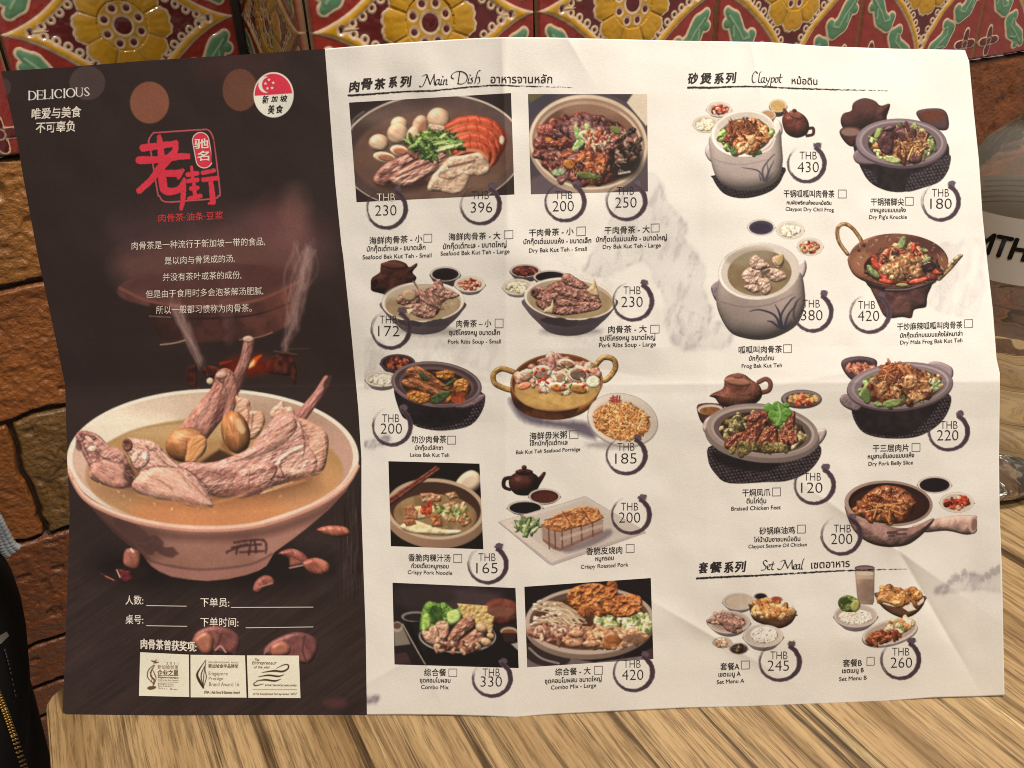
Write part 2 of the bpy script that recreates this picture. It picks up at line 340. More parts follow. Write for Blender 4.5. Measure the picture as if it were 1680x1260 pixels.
def bend(x, y):
    """distance of the folded, wavy sheet from its mean plane (m) at print position x, y"""
    kx = [-40, 2, 300, 560, 830, 1160, 1600, 1700]
    top = np.interp(x, kx, [0, 0, .010, .018, .026, .019, 0.001, -.004]); bot = np.interp(x, kx, [-.0006, -.0006, .0023, .0036, .0064, .0034, .0004, .0004])
    mid = np.interp(x, kx, [-.022, -.021, -.009, .000, .012, .017, .016, .016])
    yc = np.interp(x, [0, 600, 1640], [640, 634, 626])
    t = (y - yc); up = np.clip(-t / (yc - 90), 0, 1.1); dn = np.clip(t / (1160 - yc), 0, 1.1)
    r = 0.013                                                                       # softness of the crease
    up = np.sqrt(up * up + r * r) - r; dn = np.sqrt(dn * dn + r * r) - r
    wav = 0.0016 * np.sin(np.clip(t, -600, 600) / 120.0 + x / 260.0) * np.clip(np.abs(t) / 200, 0, 1)
    d = mid + (top - mid) * up ** 0.92 + (bot - mid) * dn
    fade = np.clip((1168 - y) / 120, 0, 1) * np.clip(np.abs(t) / 60, 0.25, 1)
    d = d + fade * (0.0019 * fbm(x / 200, y / 250, 4, 2) + 0.0006 * fbm(x / 70, y / 80, 9, 2)) + 0.3 * wav * fade
    d = d + 0.00025 * np.exp(-np.abs(t) / 6.0) * (0.4 + 0.6 * vnoise(x / 50, t * 0, 3))
    # short dents beside the folds
    for cx, cy, an, L, a in ((828, 200, 88, 150, .0010), (1237, 95, 80, 60, .0009), (850, 640, 20, 90, .0010), (1330, 622, -10, 120, .0009), (700, 1090, 70, 90, .0009), (1530, 1000, 60, 160, -.0010), (1180, 1050, 30, 120, .0008), (640, 1100, -30, 110, .0009), (1440, 880, 35, 130, .0008), (930, 60, 60, 60, .0006), (1010, 610, 10, 70, -.0008), (760, 700, -60, 80, .0006)):
        c, s = math.cos(math.radians(an)), math.sin(math.radians(an)); p = (x - cx) * c + (y - cy) * s; q = -(x - cx) * s + (y - cy) * c
        d = d + a * np.exp(-(p / L) ** 2) * np.exp(-np.abs(q) / 14) * fade
    return d
def on_sheet(x, y, lift=0.0):
    """print position (the layout grid the art is drawn on) -> point on the bent sheet, lift in mm of ink/paper layers"""
    x = np.asarray(x, float); y = np.asarray(y, float)
    d = bend(x, y) + lift * 0.00026
    v = CF + CR * ((x - 840) / FPX)[..., None] - CU * ((y - 630) / FPX)[..., None]
    s = ((O - CAM) @ EN + d) / (v @ EN)
    return CAM + v * s[..., None]
def coons(top, bot, left, right, nx, ny):
    def at(poly, n):
        p = np.array(poly, float); s = np.concatenate([[0], np.cumsum(np.hypot(*np.diff(p, axis=0).T))]); q = np.linspace(0, s[-1], n)
        return np.stack([np.interp(q, s, p[:, 0]), np.interp(q, s, p[:, 1])], -1)
    t, b, l, r = at(top, nx), at(bot, nx), at(left, ny), at(right, ny)
    u = np.linspace(0, 1, nx)[None, :, None]; v = np.linspace(0, 1, ny)[:, None, None]
    return (1 - v) * t[None] + v * b[None] + (1 - u) * l[:, None] + u * r[:, None] - ((1 - u) * (1 - v) * t[0] + u * (1 - v) * t[-1] + (1 - u) * v * b[0] + u * v * b[-1])
menu = tag(empty('menu_sheet', tuple(on_sheet(875.0, 1170.0) * np.array([1, 1, 0]))), 'folded paper menu with food pictures and prices leaning upright on the wooden table', 'menu')
MO = np.array(menu.location)
paper = mat('uncoated_paper', (0.755, 0.735, 0.70), 0.75, Specular_IOR_Level=0.25)
def paper_fibre(m, sock=None, amp=0.10):
    tc = nd(m, 'ShaderNodeTexCoord'); n = nd(m, 'ShaderNodeTexNoise'); n.inputs['Scale'].default_value = 1500; n.inputs['Detail'].default_value = 5
    n2 = nd(m, 'ShaderNodeTexNoise'); n2.inputs['Scale'].default_value = 40; n2.inputs['Detail'].default_value = 3
    lk(m, tc.outputs['Object'], n.inputs[0]); lk(m, tc.outputs['Object'], n2.inputs[0])
    b = nd(m, 'ShaderNodeBump'); b.inputs['Strength'].default_value = 0.16; b.inputs['Distance'].default_value = 0.0003
    lk(m, n.outputs[0], b.inputs['Height']); b2 = nd(m, 'ShaderNodeBump'); b2.inputs['Strength'].default_value = 0.16; b2.inputs['Distance'].default_value = 0.002
    lk(m, n2.outputs[0], b2.inputs['Height']); lk(m, b.outputs[0], b2.inputs['Normal']); lk(m, b2.outputs[0], bsdf(m).inputs['Normal'])
    mr = nd(m, 'ShaderNodeMapRange'); mr.inputs['From Min'].default_value = 0.3; mr.inputs['From Max'].default_value = 0.7; mr.inputs['To Min'].default_value = 1 - amp; mr.inputs['To Max'].default_value = 1 + amp
    lk(m, n.outputs[0], mr.inputs[0]); x = nd(m, 'ShaderNodeMix', data_type='RGBA', blend_type='MULTIPLY'); x.inputs[0].default_value = 1
    if sock is None: x.inputs[6].default_value = bsdf(m).inputs['Base Color'].default_value
    else: lk(m, sock, x.inputs[6])
    lk(m, mr.outputs[0], x.inputs[7]); lk(m, x.outputs[2], bsdf(m).inputs['Base Color'])
paper_fibre(paper, amp=0.04)
PXY = coons(TOP, BOT, LEFT, RIGHT, 700, 480)
so = link('paper_sheet', grid_mesh('paper_sheet', on_sheet(PXY[..., 0], PXY[..., 1]) - MO), paper, menu)
md = so.modifiers.new('thickness', 'SOLIDIFY'); md.thickness = 0.0002; md.offset = -1
ink_mats = {}
def ink(name, rgb, rough=0.7):
    if name not in ink_mats: ink_mats[name] = mat(name, rgb, rough, Specular_IOR_Level=0.25)
    return ink_mats[name]
BLACK = ink('black_ink', (0.028, 0.022, 0.020)); WHITE = ink('unprinted_white', (0.70, 0.66, 0.60)); REDINK = ink('red_ink', (0.52, 0.018, 0.040)); GREY = ink('grey_ink', (0.16, 0.14, 0.13)); GOLD = ink('brown_ink', (0.17, 0.095, 0.035))
PRINT_W = lin([230, 220, 204])
def albedo(rgb): return np.clip(lin(rgb) / PRINT_W * np.array([0.76, 0.735, 0.69]), 0.006, 0.8)
printm = mat('printed_ink', rough=0.7, Specular_IOR_Level=0.25)
def _pm():
    a = nd(printm, 'ShaderNodeAttribute', attribute_name='Col'); paper_fibre(printm, a.outputs['Color'], 0.045); lk(printm, a.outputs['Alpha'], bsdf(printm).inputs['Alpha'])
_pm()
# ------------------------------------------------------------------ print: painted pictures (vertex colours on fine grids) and lettering
class Art:
    tone = None
    """a small painting; shapes are given in view units (ox + x*k, oy + y*k on the print layout)"""
    def __init__(s, box, k=(0, 0, 1), bg=None, st=1.25):
        s.k = k; s.st = st
        x0, y0 = s.p((box[0], box[1])); x1, y1 = s.p((box[2], box[3]))
        s.x = np.arange(x0, x1 + st, st); s.y = np.arange(y0, y1 + st, st); s.X, s.Y = np.meshgrid(s.x, s.y)
        s.c = np.zeros(s.X.shape + (3,)); s.a = np.zeros(s.X.shape); s.sd = 1
        if bg is not None: s.c[:] = hx(bg); s.a[:] = 1
        else: s.c[:] = (205, 190, 172)
    def p(s, q): return (s.k[0] + q[0] * s.k[2], s.k[1] + q[1] * s.k[2])
    def sdf(s, sh):
        K = s.k[2]
        if sh[0] == 'e':
            cx, cy = s.p(sh[1:3]); rx, ry = sh[3] * K, sh[4] * K; ro = math.radians(sh[5] if len(sh) > 5 else 0); R = max(rx, ry)
            bb = (cx - R, cy - R, cx + R, cy + R)
            def f(X, Y):
                a = (X - cx) * math.cos(ro) + (Y - cy) * math.sin(ro); b = -(X - cx) * math.sin(ro) + (Y - cy) * math.cos(ro)
                q = np.hypot(a / rx, b / ry); g = np.hypot(a / rx ** 2, b / ry ** 2) / np.maximum(q, 1e-6)
                return np.where(q > 0.05, (q - 1) / np.maximum(g, 1e-6), -min(rx, ry))
        elif sh[0] == 'l':
            pts = [s.p(q) for q in sh[1]]; r = [q * K for q in (sh[2] if hasattr(sh[2], '__len__') else [sh[2]] * len(pts))]
            if len(r) != len(pts): r = list(np.interp(np.linspace(0, 1, len(pts)), np.linspace(0, 1, len(r)), r))
            if len(pts) > 2:
                q = spline(pts, 5, False); r = list(np.interp(np.linspace(0, 1, len(q)), np.linspace(0, 1, len(r)), r)); pts = q
            pa = np.array(pts); m = max(r); bb = (pa[:, 0].min() - m, pa[:, 1].min() - m, pa[:, 0].max() + m, pa[:, 1].max() + m)
            f = lambda X, Y: sd_line(X, Y, pts, r)
        else:
            sm = sh[0] != 'p'
            q = sh if sm else sh[1:]
            if not hasattr(q[0], '__len__'): q = [(q[i], q[i + 1]) for i in range(0, len(q), 2)]
            pts = np.array([s.p(t) for t in q]); pts = spline(pts, 4) if sm else pts
            bb = (pts[:, 0].min(), pts[:, 1].min(), pts[:, 0].max(), pts[:, 1].max()); f = lambda X, Y: sd_poly(X, Y, pts)
        return bb, f
    def F(s, sh, col, col2=None, n=0.0, sc=10, w=0, k=1.0, g=0.0, al=1.0, soft=0.7, ax=0, st=1.0, lo=None, erase=False, gy=0, gx=0, clip=None, wob=0, amb=0.42):
        """fill a shape. col2/n: mottling at scale sc (stretched st along angle ax); w: width of the rounded edge (volume); k: relief of the texture; g: gloss"""
        K = s.k[2]; s.sd += 1; seed = s.sd
        bb, f = s.sdf(sh); m = soft * 2 * K + 2 + abs(wob) * K
        i0, i1 = np.searchsorted(s.y, [bb[1] - m, bb[3] + m]); j0, j1 = np.searchsorted(s.x, [bb[0] - m, bb[2] + m])
        if i1 - i0 < 1 or j1 - j0 < 1: return s
        i0, j0 = max(i0 - 1, 0), max(j0 - 1, 0); sl = (slice(i0, i1 + 1), slice(j0, j1 + 1)); X, Y = s.X[sl], s.Y[sl]
        d = f(X, Y)
        if wob: d = d + wob * K * fbm(X / (wob * 4 * K), Y / (wob * 4 * K), seed, 2)
        so = max(soft, 0.3) * (1 if soft < 1.5 else K); a = np.clip(0.5 - d / (2 * so), 0, 1) * al
        if clip is not None: a = a * np.clip(0.5 - s.sdf(clip)[1](X, Y) / 1.4, 0, 1)
        c = np.broadcast_to(hx(col), X.shape + (3,)).copy(); tex = None
        if n or col2 is not None or k != 1.0 or (w and g):
            r = math.radians(ax); sK = sc * K
            u = ((X * math.cos(r) + Y * math.sin(r)) / st) / sK; v = (-X * math.sin(r) + Y * math.cos(r)) / sK
            tex = fbm(u, v, seed, 4)
        if col2 is not None:
            t = smooth(-0.45, 0.45, tex)[..., None]; c = c * (1 - t) + hx(col2) * t
        if n: c = c * (1 + n * tex)[..., None]
        if w:
            wK = w * K; h = wK * np.sqrt(np.clip(1 - (1 - np.clip(-d / wK, 0, 1)) ** 2, 0, 1)) * 0.8
            if tex is not None: h = h + (0.28 * k if k != 1.0 else 0.16) * sc * K * tex
            if h.shape[0] > 2 and h.shape[1] > 2:
                gy_, gx_ = np.gradient(h, s.st); nz = 1 / np.sqrt(gx_ ** 2 + gy_ ** 2 + 1)
                L = (-0.35, -0.62, 0.70); dif = np.clip((-gx_ * L[0] - gy_ * L[1] + L[2]) * nz, 0, 1)
                c = c * (amb + (1.28 - amb) * dif / 0.85)[..., None]
                if g: c = c + (255 * g * np.clip((-gx_ * -0.22 - gy_ * -0.42 + 0.88) * nz, 0, 1) ** 40)[..., None]
        if gy: c = c * (1 + gy * ((Y - bb[1]) / max(bb[3] - bb[1], 1) - 0.5))[..., None]
        if gx: c = c * (1 + gx * ((X - bb[0]) / max(bb[2] - bb[0], 1) - 0.5))[..., None]
        c = np.clip(c, 4, 255); o = s.a[sl]
        if erase: s.a[sl] = o * (1 - a); return s
        na = a + o * (1 - a); q = np.where(na > 1e-4, a / np.maximum(na, 1e-4), 0)[..., None]
        s.c[sl] = s.c[sl] * (1 - q) + c * q; s.a[sl] = na
        return s
    def S(s, sh, n, size, cols, el=1.8, w=None, g=0.15, an=None, seed=1, k=1.0, nz=0.12, spread=180, flat=False):
        """a heap of small pieces inside a shape"""
        rs = np.random.RandomState(seed); bb, f = s.sdf(sh); K = s.k[2]; P = []
        if size > 9: n = int(n * 1.5); size = size * 0.84
        for _ in range(n * 30):
            x, y = rs.uniform(bb[0], bb[2]), rs.uniform(bb[1], bb[3])
            if f(np.array([x]), np.array([y]))[0] < 0: P.append(((x - s.k[0]) / K, (y - s.k[1]) / K))
            if len(P) >= n: break
        P.sort(key=lambda q: q[1])
        for x, y in P:
            z = size * rs.uniform(0.65, 1.35); c = hx(cols[rs.randint(len(cols))]) * rs.uniform(0.82, 1.15)
            ro = (rs.uniform(-spread, spread) / 2 + (an or 0)); e = rs.uniform(0.75, 1.25) * el
            s.F(('e', x, y, z * e ** 0.5, z / e ** 0.5, ro), c, n=nz + .1, sc=z * 0.6, w=0 if flat else (w or z * 0.8), g=g * .8, k=max(k, 1.7), wob=z * .22, amb=.5)
        return s
    def fib(s, sh, n, L, cols, ax=0, seed=1, r=1.3, al=.45, spread=30):
        """fine fibres and glints inside a shape"""
        rs = np.random.RandomState(seed); bb, f = s.sdf(sh); K = s.k[2]
        for _ in range(n):
            x, y = rs.uniform(bb[0], bb[2]), rs.uniform(bb[1], bb[3])
            if f(np.array([x]), np.array([y]))[0] > -1.5: continue
            x, y = (x - s.k[0]) / K, (y - s.k[1]) / K; a = math.radians(ax + rs.uniform(-spread, spread)); l = L * rs.uniform(.4, 1)
            s.F(('l', [(x, y), (x + l * math.cos(a), y + l * math.sin(a))], r * rs.uniform(.6, 1.4)), cols[rs.randint(len(cols))], al=al, soft=.6)
        return s
    def blur(s, r):
        n = max(1, int(r * s.k[2] / s.st))
        for ax in (0, 1):
            for _ in range(2):
                for arr in ('c', 'a'):
                    A = getattr(s, arr); pad = [(0, 0)] * A.ndim; pad[ax] = (n, n); B = np.cumsum(np.pad(A, pad, mode='edge'), axis=ax)
                    z = np.zeros_like(np.take(B, [0], axis=ax)); B = np.concatenate([z, B], axis=ax); m = A.shape[ax]
                    setattr(s, arr, (np.take(B, range(2 * n + 1, 2 * n + 1 + m), axis=ax) - np.take(B, range(0, m), axis=ax)) / (2 * n + 1))
        return s
    def rgba(s, grain=0.05):
        g = 1 + grain * fbm(s.X / 2.2, s.Y / 2.2, 77, 2); c = s.c * g[..., None]
        if s.tone: l = c.mean(-1, keepdims=True); c = l + (c - l) * s.tone[0]; c = 255 * np.clip(c / 255, 0, 1) ** s.tone[1] * np.array(s.tone[2])
        return np.concatenate([albedo(np.clip(c, 0, 255)), s.a[..., None]], -1)
    def build(s, name, parent, lift, quad=None, grain=0.03):
        """mesh of the painting on the sheet: its covered pixels, or the four-cornered picture quad"""
        C = s.rgba(grain)
        if quad is not None:
            q = [s.p(t) for t in quad]; nx = int(max(abs(q[1][0] - q[0][0]), abs(q[2][0] - q[3][0])) / s.st) + 2; ny = int(max(abs(q[3][1] - q[0][1]), abs(q[2][1] - q[1][1])) / s.st) + 2
            XY = coons([q[0], q[1]], [q[3], q[2]], [q[0], q[3]], [q[1], q[2]], nx, ny)
            return link(name, grid_mesh(name, on_sheet(XY[..., 0], XY[..., 1], lift) - MO, s.sample(C, XY)), printm, parent)
        a = s.a; keep = np.maximum(np.maximum(a[:-1, :-1], a[1:, :-1]), np.maximum(a[:-1, 1:], a[1:, 1:])) > 0.03
        return link(name, grid_mesh(name, on_sheet(s.X, s.Y, lift) - MO, C, keep), printm, parent)
    def sample(s, C, XY):
        fx = np.clip((XY[..., 0] - s.x[0]) / s.st, 0, len(s.x) - 1.001); fy = np.clip((XY[..., 1] - s.y[0]) / s.st, 0, len(s.y) - 1.001)
        j = fx.astype(int); i = fy.astype(int); u = (fx - j)[..., None]; v = (fy - i)[..., None]
        return (C[i, j] * (1 - u) + C[i, j + 1] * u) * (1 - v) + (C[i + 1, j] * (1 - u) + C[i + 1, j + 1] * u) * v

TEXTS = []                                       # queued lettering: (name, parent, lines, material); all glyph outlines are fetched in one go
def lettering(name, parent, lines, m, lift=0.42): TEXTS.append((name, parent, lines, m, lift))
def flush_text():
    tmp = []
    for name, parent, lines, m, lift in TEXTS:
        for L in lines:
            if isinstance(L[0], str):
                c = bpy.data.curves.new('t', 'FONT'); c.body = L[0]; c.size = 1; c.resolution_u = 3
                if name == 'price_text': c.offset = -0.013
                if len(L) > 7: c.shear = L[7]
                o = bpy.data.objects.new('t', c); COL.objects.link(o); tmp.append(o)
    dg = bpy.context.evaluated_depsgraph_get(); it = iter(tmp); out = []
    for name, parent, lines, m, lift in TEXTS:
        VV, FF, n = [], [], 0
        for L in lines:
            if isinstance(L[0], str):
                s, x0, y0, x1, y1, h, bold = L[:7]
                me = bpy.data.meshes.new_from_object(next(it).evaluated_get(dg))
                v = np.empty(len(me.vertices) * 3, np.float32); me.vertices.foreach_get('co', v); v = v.reshape(-1, 3)[:, :2]
                me.calc_loop_triangles(); f = np.empty(len(me.loop_triangles) * 3, np.int32); me.loop_triangles.foreach_get('vertices', f); f = f.reshape(-1, 3)
                bpy.data.meshes.remove(me)
                lo, hi = v.min(0), v.max(0); q = (v - lo) / np.maximum(hi - lo, 1e-6); dx, dy = x1 - x0, y1 - y0
                if h < 0: h = -h * (hi[1] - lo[1]) * dx / (hi[0] - lo[0])
                px = x0 + q[:, 0] * dx; py = y0 + q[:, 0] * dy + (0.5 - q[:, 1]) * h
                offs = [(0, 0)] if not bold else [(-bold / 2, -bold / 3), (bold / 2, -bold / 3), (-bold / 2, bold / 3), (bold / 2, bold / 3)]
            else:                                     # a polygon: [[(x, y), ...]] as a strip of quads along a box outline or a bar
                pts = np.array(L[0], float); k = len(pts) // 2
                px, py = pts[:, 0], pts[:, 1]; f = np.array([t for i in range(k - 1) for t in ((i, i + 1, k + i), (i + 1, k + i + 1, k + i))], np.int32); offs = [(0, 0)]
            for e, (ox, oy) in enumerate(offs):
                VV.append(on_sheet(px + ox, py + oy, lift + 0.006 * e) - MO); FF.append(f + n); n += len(px)
        out.append(link(name, mesh_np(name, np.concatenate(VV), np.concatenate(FF), smooth=False), m, parent))
    for o in tmp:
        c = o.data; bpy.data.objects.remove(o); bpy.data.curves.remove(c)
    return out
def bar(x0, y0, x1, y1, t, n=8):
    u = np.linspace(0, 1, n); x = x0 + (x1 - x0) * u; y = y0 + (y1 - y0) * u
    return [np.concatenate([np.stack([x, y - t / 2], -1), np.stack([x, y + t / 2], -1)])]
def frame(x0, y0, x1, y1, t=1.0, sk=0):
    o = [(x0, y0), (x1, y0 + sk), (x1, y1 + sk), (x0, y1), (x0, y0)]; i = [(x0 + t, y0 + t), (x1 - t, y0 + t + sk), (x1 - t, y1 - t + sk), (x0 + t, y1 - t), (x0 + t, y0 + t)]
    sub = lambda q: [tuple(np.array(q[k]) + (np.array(q[k + 1]) - np.array(q[k])) * j / 6) for k in range(4) for j in range(6)] + [q[4]]
    o, i = sub(o), sub(i)
    return [o + i]
# ------------------------------------------------------------------ captions, prices and headings of the white pages
CAP = [  # three lines (text, x0, y0, x1, y1) and the tick box
 (('海鲜肉骨茶 - 小', 606, 395, 693, 391), ('บักกุ๊ดเต๋ทะเล - ขนาดเล็ก', 602, 409, 698, 406), ('Seafood Bak Kut Teh - Small', 595, 422, 708, 418.5), (695, 384, 709, 398)),
 (('海鲜肉骨茶 - 大', 736, 388.5, 821, 386), ('บักกุ๊ดเต๋ทะเล - ขนาดใหญ่', 727, 405, 831, 401), ('Seafood Bak Kut Teh - Large', 723, 417, 836, 413), (827, 378, 842, 392)),
 (('干肉骨茶 - 小', 868, 382, 941, 379), ('บักกุ๊ดเต๋แบบแห้ง - ขนาดเล็ก', 859, 397, 970, 395), ('Dry Bak Kut Teh - Small', 868, 412, 963, 409), (946, 372, 961, 387)),
 (('干肉骨茶 - 大', 992, 378, 1066, 375.5), ('บักกุ๊ดเต๋แบบแห้ง - ขนาดใหญ่', 978, 393.5, 1094, 390), ('Dry Bak Kut Teh - Large', 989, 406, 1084, 403), (1068, 367, 1082, 381)),
 (('肉骨茶 – 小', 749, 531, 806, 530), ('ซุปซี่โครงหมู ขนาดเล็ก', 737, 546, 820, 546), ('Pork Ribs Soup - Small', 735, 561.5, 822, 561), (812, 523, 826, 538)),
 (('肉骨茶 - 大', 998, 540.5, 1061, 539), ('ซุปซี่โครงหมู ขนาดใหญ่', 984, 555.5, 1075, 553.5), ('Pork Ribs Soup - Large', 983, 567.5, 1076, 565.5), (1067, 533, 1082, 547)),
 (('叻沙肉骨茶', 676, 721, 732, 720.5), ('บักกุ๊ดเต๋ลักซา', 681, 735, 727, 735), ('Laksa Bak Kut Teh', 673, 746, 737, 746.5), (734, 715, 748, 729)),
 (('海鲜毋米粥', 869, 715.5, 930, 713), ('โจ๊กบักกุ๊ดเต๋ทะเล', 869, 728, 931, 726), ('Bak Kut Teh Seafood Porridge', 847, 743, 952, 737.5), (934, 706, 949, 720)),
 (('香脆肉粿汁汤', 670, 914.5, 739, 915.5), ('ก๋วยเตี๋ยวหมูกรอบ', 675, 928.5, 736, 929.5), ('Crispy Pork Noodle', 669, 939.5, 742, 941), (744, 909, 758, 923)),
 (('香脆皮烧肉', 962, 904.5, 1021, 902), ('หมูกรอบ', 977, 918.5, 1007, 917), ('Crispy Roasted Pork', 953, 931, 1031, 927), (1027, 893, 1041, 907)),
 (('综合餐', 696, 1103, 732, 1103), ('ชุดคอมโบผสม', 689, 1116.5, 739, 1117), ('Combo Mix', 691, 1127, 736, 1127.5), (736, 1097, 750, 1110)),
 (('综合餐 - 大', 911, 1102.5, 969, 1100), ('ชุดคอมโบผสม ขนาดใหญ่', 894, 1118, 987, 1114), ('Combo Mix - Large', 904, 1129, 978, 1125), (975, 1093, 989, 1107)),
 (('干锅呱呱叫肉骨茶', 1286, 317.5, 1369, 318), ('กบผัดพริกแห้งอบหม้อดิน', 1291, 331.5, 1364, 332.5), ('Claypot Dry Chili Frog', 1289, 343.5, 1368, 345), (1375, 311, 1389, 325)),
 (('干锅猪脚尖', 1429, 331, 1483, 331), ('ขาหมูอบแบบแห้ง', 1428, 345, 1486, 345), ("Dry Pig's Knuckle", 1426, 357, 1488, 356.5), (1485, 323, 1499, 337)),
 (('呱呱叫肉骨茶', 1212, 574, 1283, 572.5), ('บักกุ๊ดเต๋กบ', 1229, 588.5, 1270, 587.5), ('Frog Bak Kut Teh', 1217, 601.5, 1283, 600), (1285, 565, 1299, 579)),
 (('干炒麻辣呱呱叫肉骨茶', 1472, 536, 1579, 532.5), ('บักกุ๊ดเต๋กบแบบแห้งใส่หมาล่า', 1477, 551, 1579, 547.5), ('Dry Mala Frog Bak Kut Teh', 1477, 563, 1579, 559), (1582, 524, 1596, 538)),
 (('干三层肉片', 1432, 735.5, 1491, 734.5), ('หมูสามชั้นอบแบบแห้ง', 1424, 749.5, 1500, 747), ('Dry Pork Belly Slice', 1425, 762, 1498, 759.5), (1496, 727, 1510, 741)),
 (('干焖凤爪', 1218, 808.5, 1264, 807.5), ('ตีนไก่ตุ๋น', 1225, 822.5, 1257, 822), ('Braised Chicken Feet', 1200, 834.5, 1281, 832), (1267, 800, 1281, 814)),
 (('砂锅麻油鸡', 1246, 871, 1304, 869.5), ('ไก่น้ำมันงาอบหม้อดิน', 1237, 885, 1313, 883), ('Claypot Sesame Oil Chicken', 1228, 897.5, 1324, 894), (1308, 861, 1322, 875)),
 (('套餐A', 1182, 1093.5, 1213, 1093), ('เซตเมนู A', 1179, 1108, 1215, 1106.5), ('Set Menu A', 1176, 1119, 1221, 1116.5), (1216, 1084, 1230, 1098)),
 (('套餐B', 1383, 1088, 1414, 1087), ('เซตเมนู B', 1382, 1102, 1417, 1100.5), ('Set Menu B', 1377, 1114, 1422, 1111.5), (1422, 1078, 1435, 1092)),
]
for cn, th, en, bx in CAP:
    g = GREY if cn[0].startswith('干肉骨茶 - 大') else BLACK
    lettering('caption', menu, [(*cn, 12.2, 0.22), (*th, -1.12, 0.32), (*en, -1.0, 0.12)], BLACK)
    lettering('tick_box', menu, [frame(*bx, 0.9, (cn[4] - cn[2]) / (cn[3] - cn[1] + 1) * 14)], GREY)
PRICE = [  # number, centre of 'THB', centre of the number, ring centre, ring radius x, y, blot
 ('230', (633, 324), (633, 345), (634, 342), 32, 32), ('396', (788, 320), (790, 340), (788, 336), 32, 31), ('200', (925, 320), (924, 338), (927, 331), 32, 31), ('250', (1026, 313), (1027, 332), (1027, 330), 32, 30),
 ('172', (637, 524), (638, 543), (641, 540), 31, 31), ('230', (1037, 476), (1037, 495), (1038, 494), 32, 31), ('200', (641, 686), (642, 703), (643, 699), 31, 31), ('185', (1027, 733), (1027, 752), (1027, 747), 32, 30),
 ('165', (799, 914), (799, 932), (800, 926), 31, 30), ('200', (1033, 831), (1033, 849), (1035, 845), 31, 30), ('330', (806, 1103), (806, 1118), (807, 1113), 31, 29), ('420', (1037, 1089), (1038, 1107), (1039, 1103), 32, 30),
 ('430', (1326, 255), (1326, 274), (1323, 268), 30, 30), ('180', (1543, 316), (1544, 334), (1543, 331), 30, 30), ('380', (1331, 498), (1332, 517), (1333, 512), 31, 31), ('420', (1422, 500), (1425, 518), (1427, 514), 32, 31),
 ('220', (1557, 697), (1555, 714), (1556, 708), 32, 30), ('120', (1333, 782), (1332, 800), (1336, 796), 32, 30), ('200', (1382, 867), (1381, 884), (1380, 878), 32, 31), ('245', (1278, 1075), (1277, 1092), (1279, 1086), 33, 30), ('260', (1478, 1069), (1479, 1087), (1477, 1082), 31, 31),
]
def price_ring(cx, cy, rx, ry, seed):
    A = Art((cx - 42, cy - 44, cx + 42, cy + 42), st=0.9); X, Y = A.X - cx, A.Y - cy
    an = np.degrees(np.arctan2(Y / ry, X / rx)) + 62; an = np.where(an < 0, an + 360, an)     # 0 at the blot, clockwise on the page
    t = an / 318.0
    r = np.hypot(X / rx, Y / ry) * (rx + ry) / 2; R = (rx + ry) / 2
    wd = np.interp(t, [0, 0.06, 0.2, 0.45, 0.68, 0.86, 1], [3.6, 3.7, 3.9, 3.0, 2.1, 1.8, 0.5])
    edge = 0.9 * fbm(X / 4, Y / 4, seed, 3); d = np.abs(r - R + 0.08 * wd) - wd + edge
    dry = smooth(-0.2, 0.75, fbm(r / 1.3, an / 40.0, seed + 4, 3) + 1.15 * (t - 0.72) * 2.2)
    al = np.clip(0.5 - d / 1.6, 0, 1) * (t <= 1.0) * (1 - 0.85 * dry * (t > 0.5)) * np.interp(t, [0, 0.5, 0.9, 1.02], [0.95, 0.90, 0.66, 0.1])
    bx, by = cx + 0.60 * rx, cy - 0.98 * ry
    q = np.hypot((A.X - bx) / 1.25, A.Y - by) - 5.2 + 2.2 * fbm(X / 4.5, Y / 4.5, seed + 9, 3); al = np.maximum(al, np.clip(0.5 - q / 1.8, 0, 1) * 0.96)
    A.a = al; A.c[:] = hx('44323a') * (1 + 0.18 * fbm(X / 8, Y / 8, seed + 2))[..., None] + 26 * np.clip(d + 2.2, 0, 2)[..., None] * 0.5
    return A
for i, (num, a, b, rc, rx, ry) in enumerate(PRICE):
    ring = price_ring(*rc, rx, ry, i + 3).build('price_ring', menu, 0.30)
    sl = -0.5 if i in (0, 1, 2, 3, 7) else 0
    hd = WHITE if i == 0 else BLACK
    if i == 0: lettering('price_text', ring, [('THB', a[0] - 15, a[1], a[0] + 15, a[1] - 0.5, 12.5, 0)], WHITE)
    W = 17.5
    lettering('price_text', ring, ([] if i == 0 else [('THB', a[0] - 14, a[1] - sl / 2, a[0] + 14, a[1] + sl / 2, 12.5, 0)]) + [(num, b[0] - W, b[1] - sl / 2, b[0] + W, b[1] + sl / 2, 17.0, 0)], BLACK)

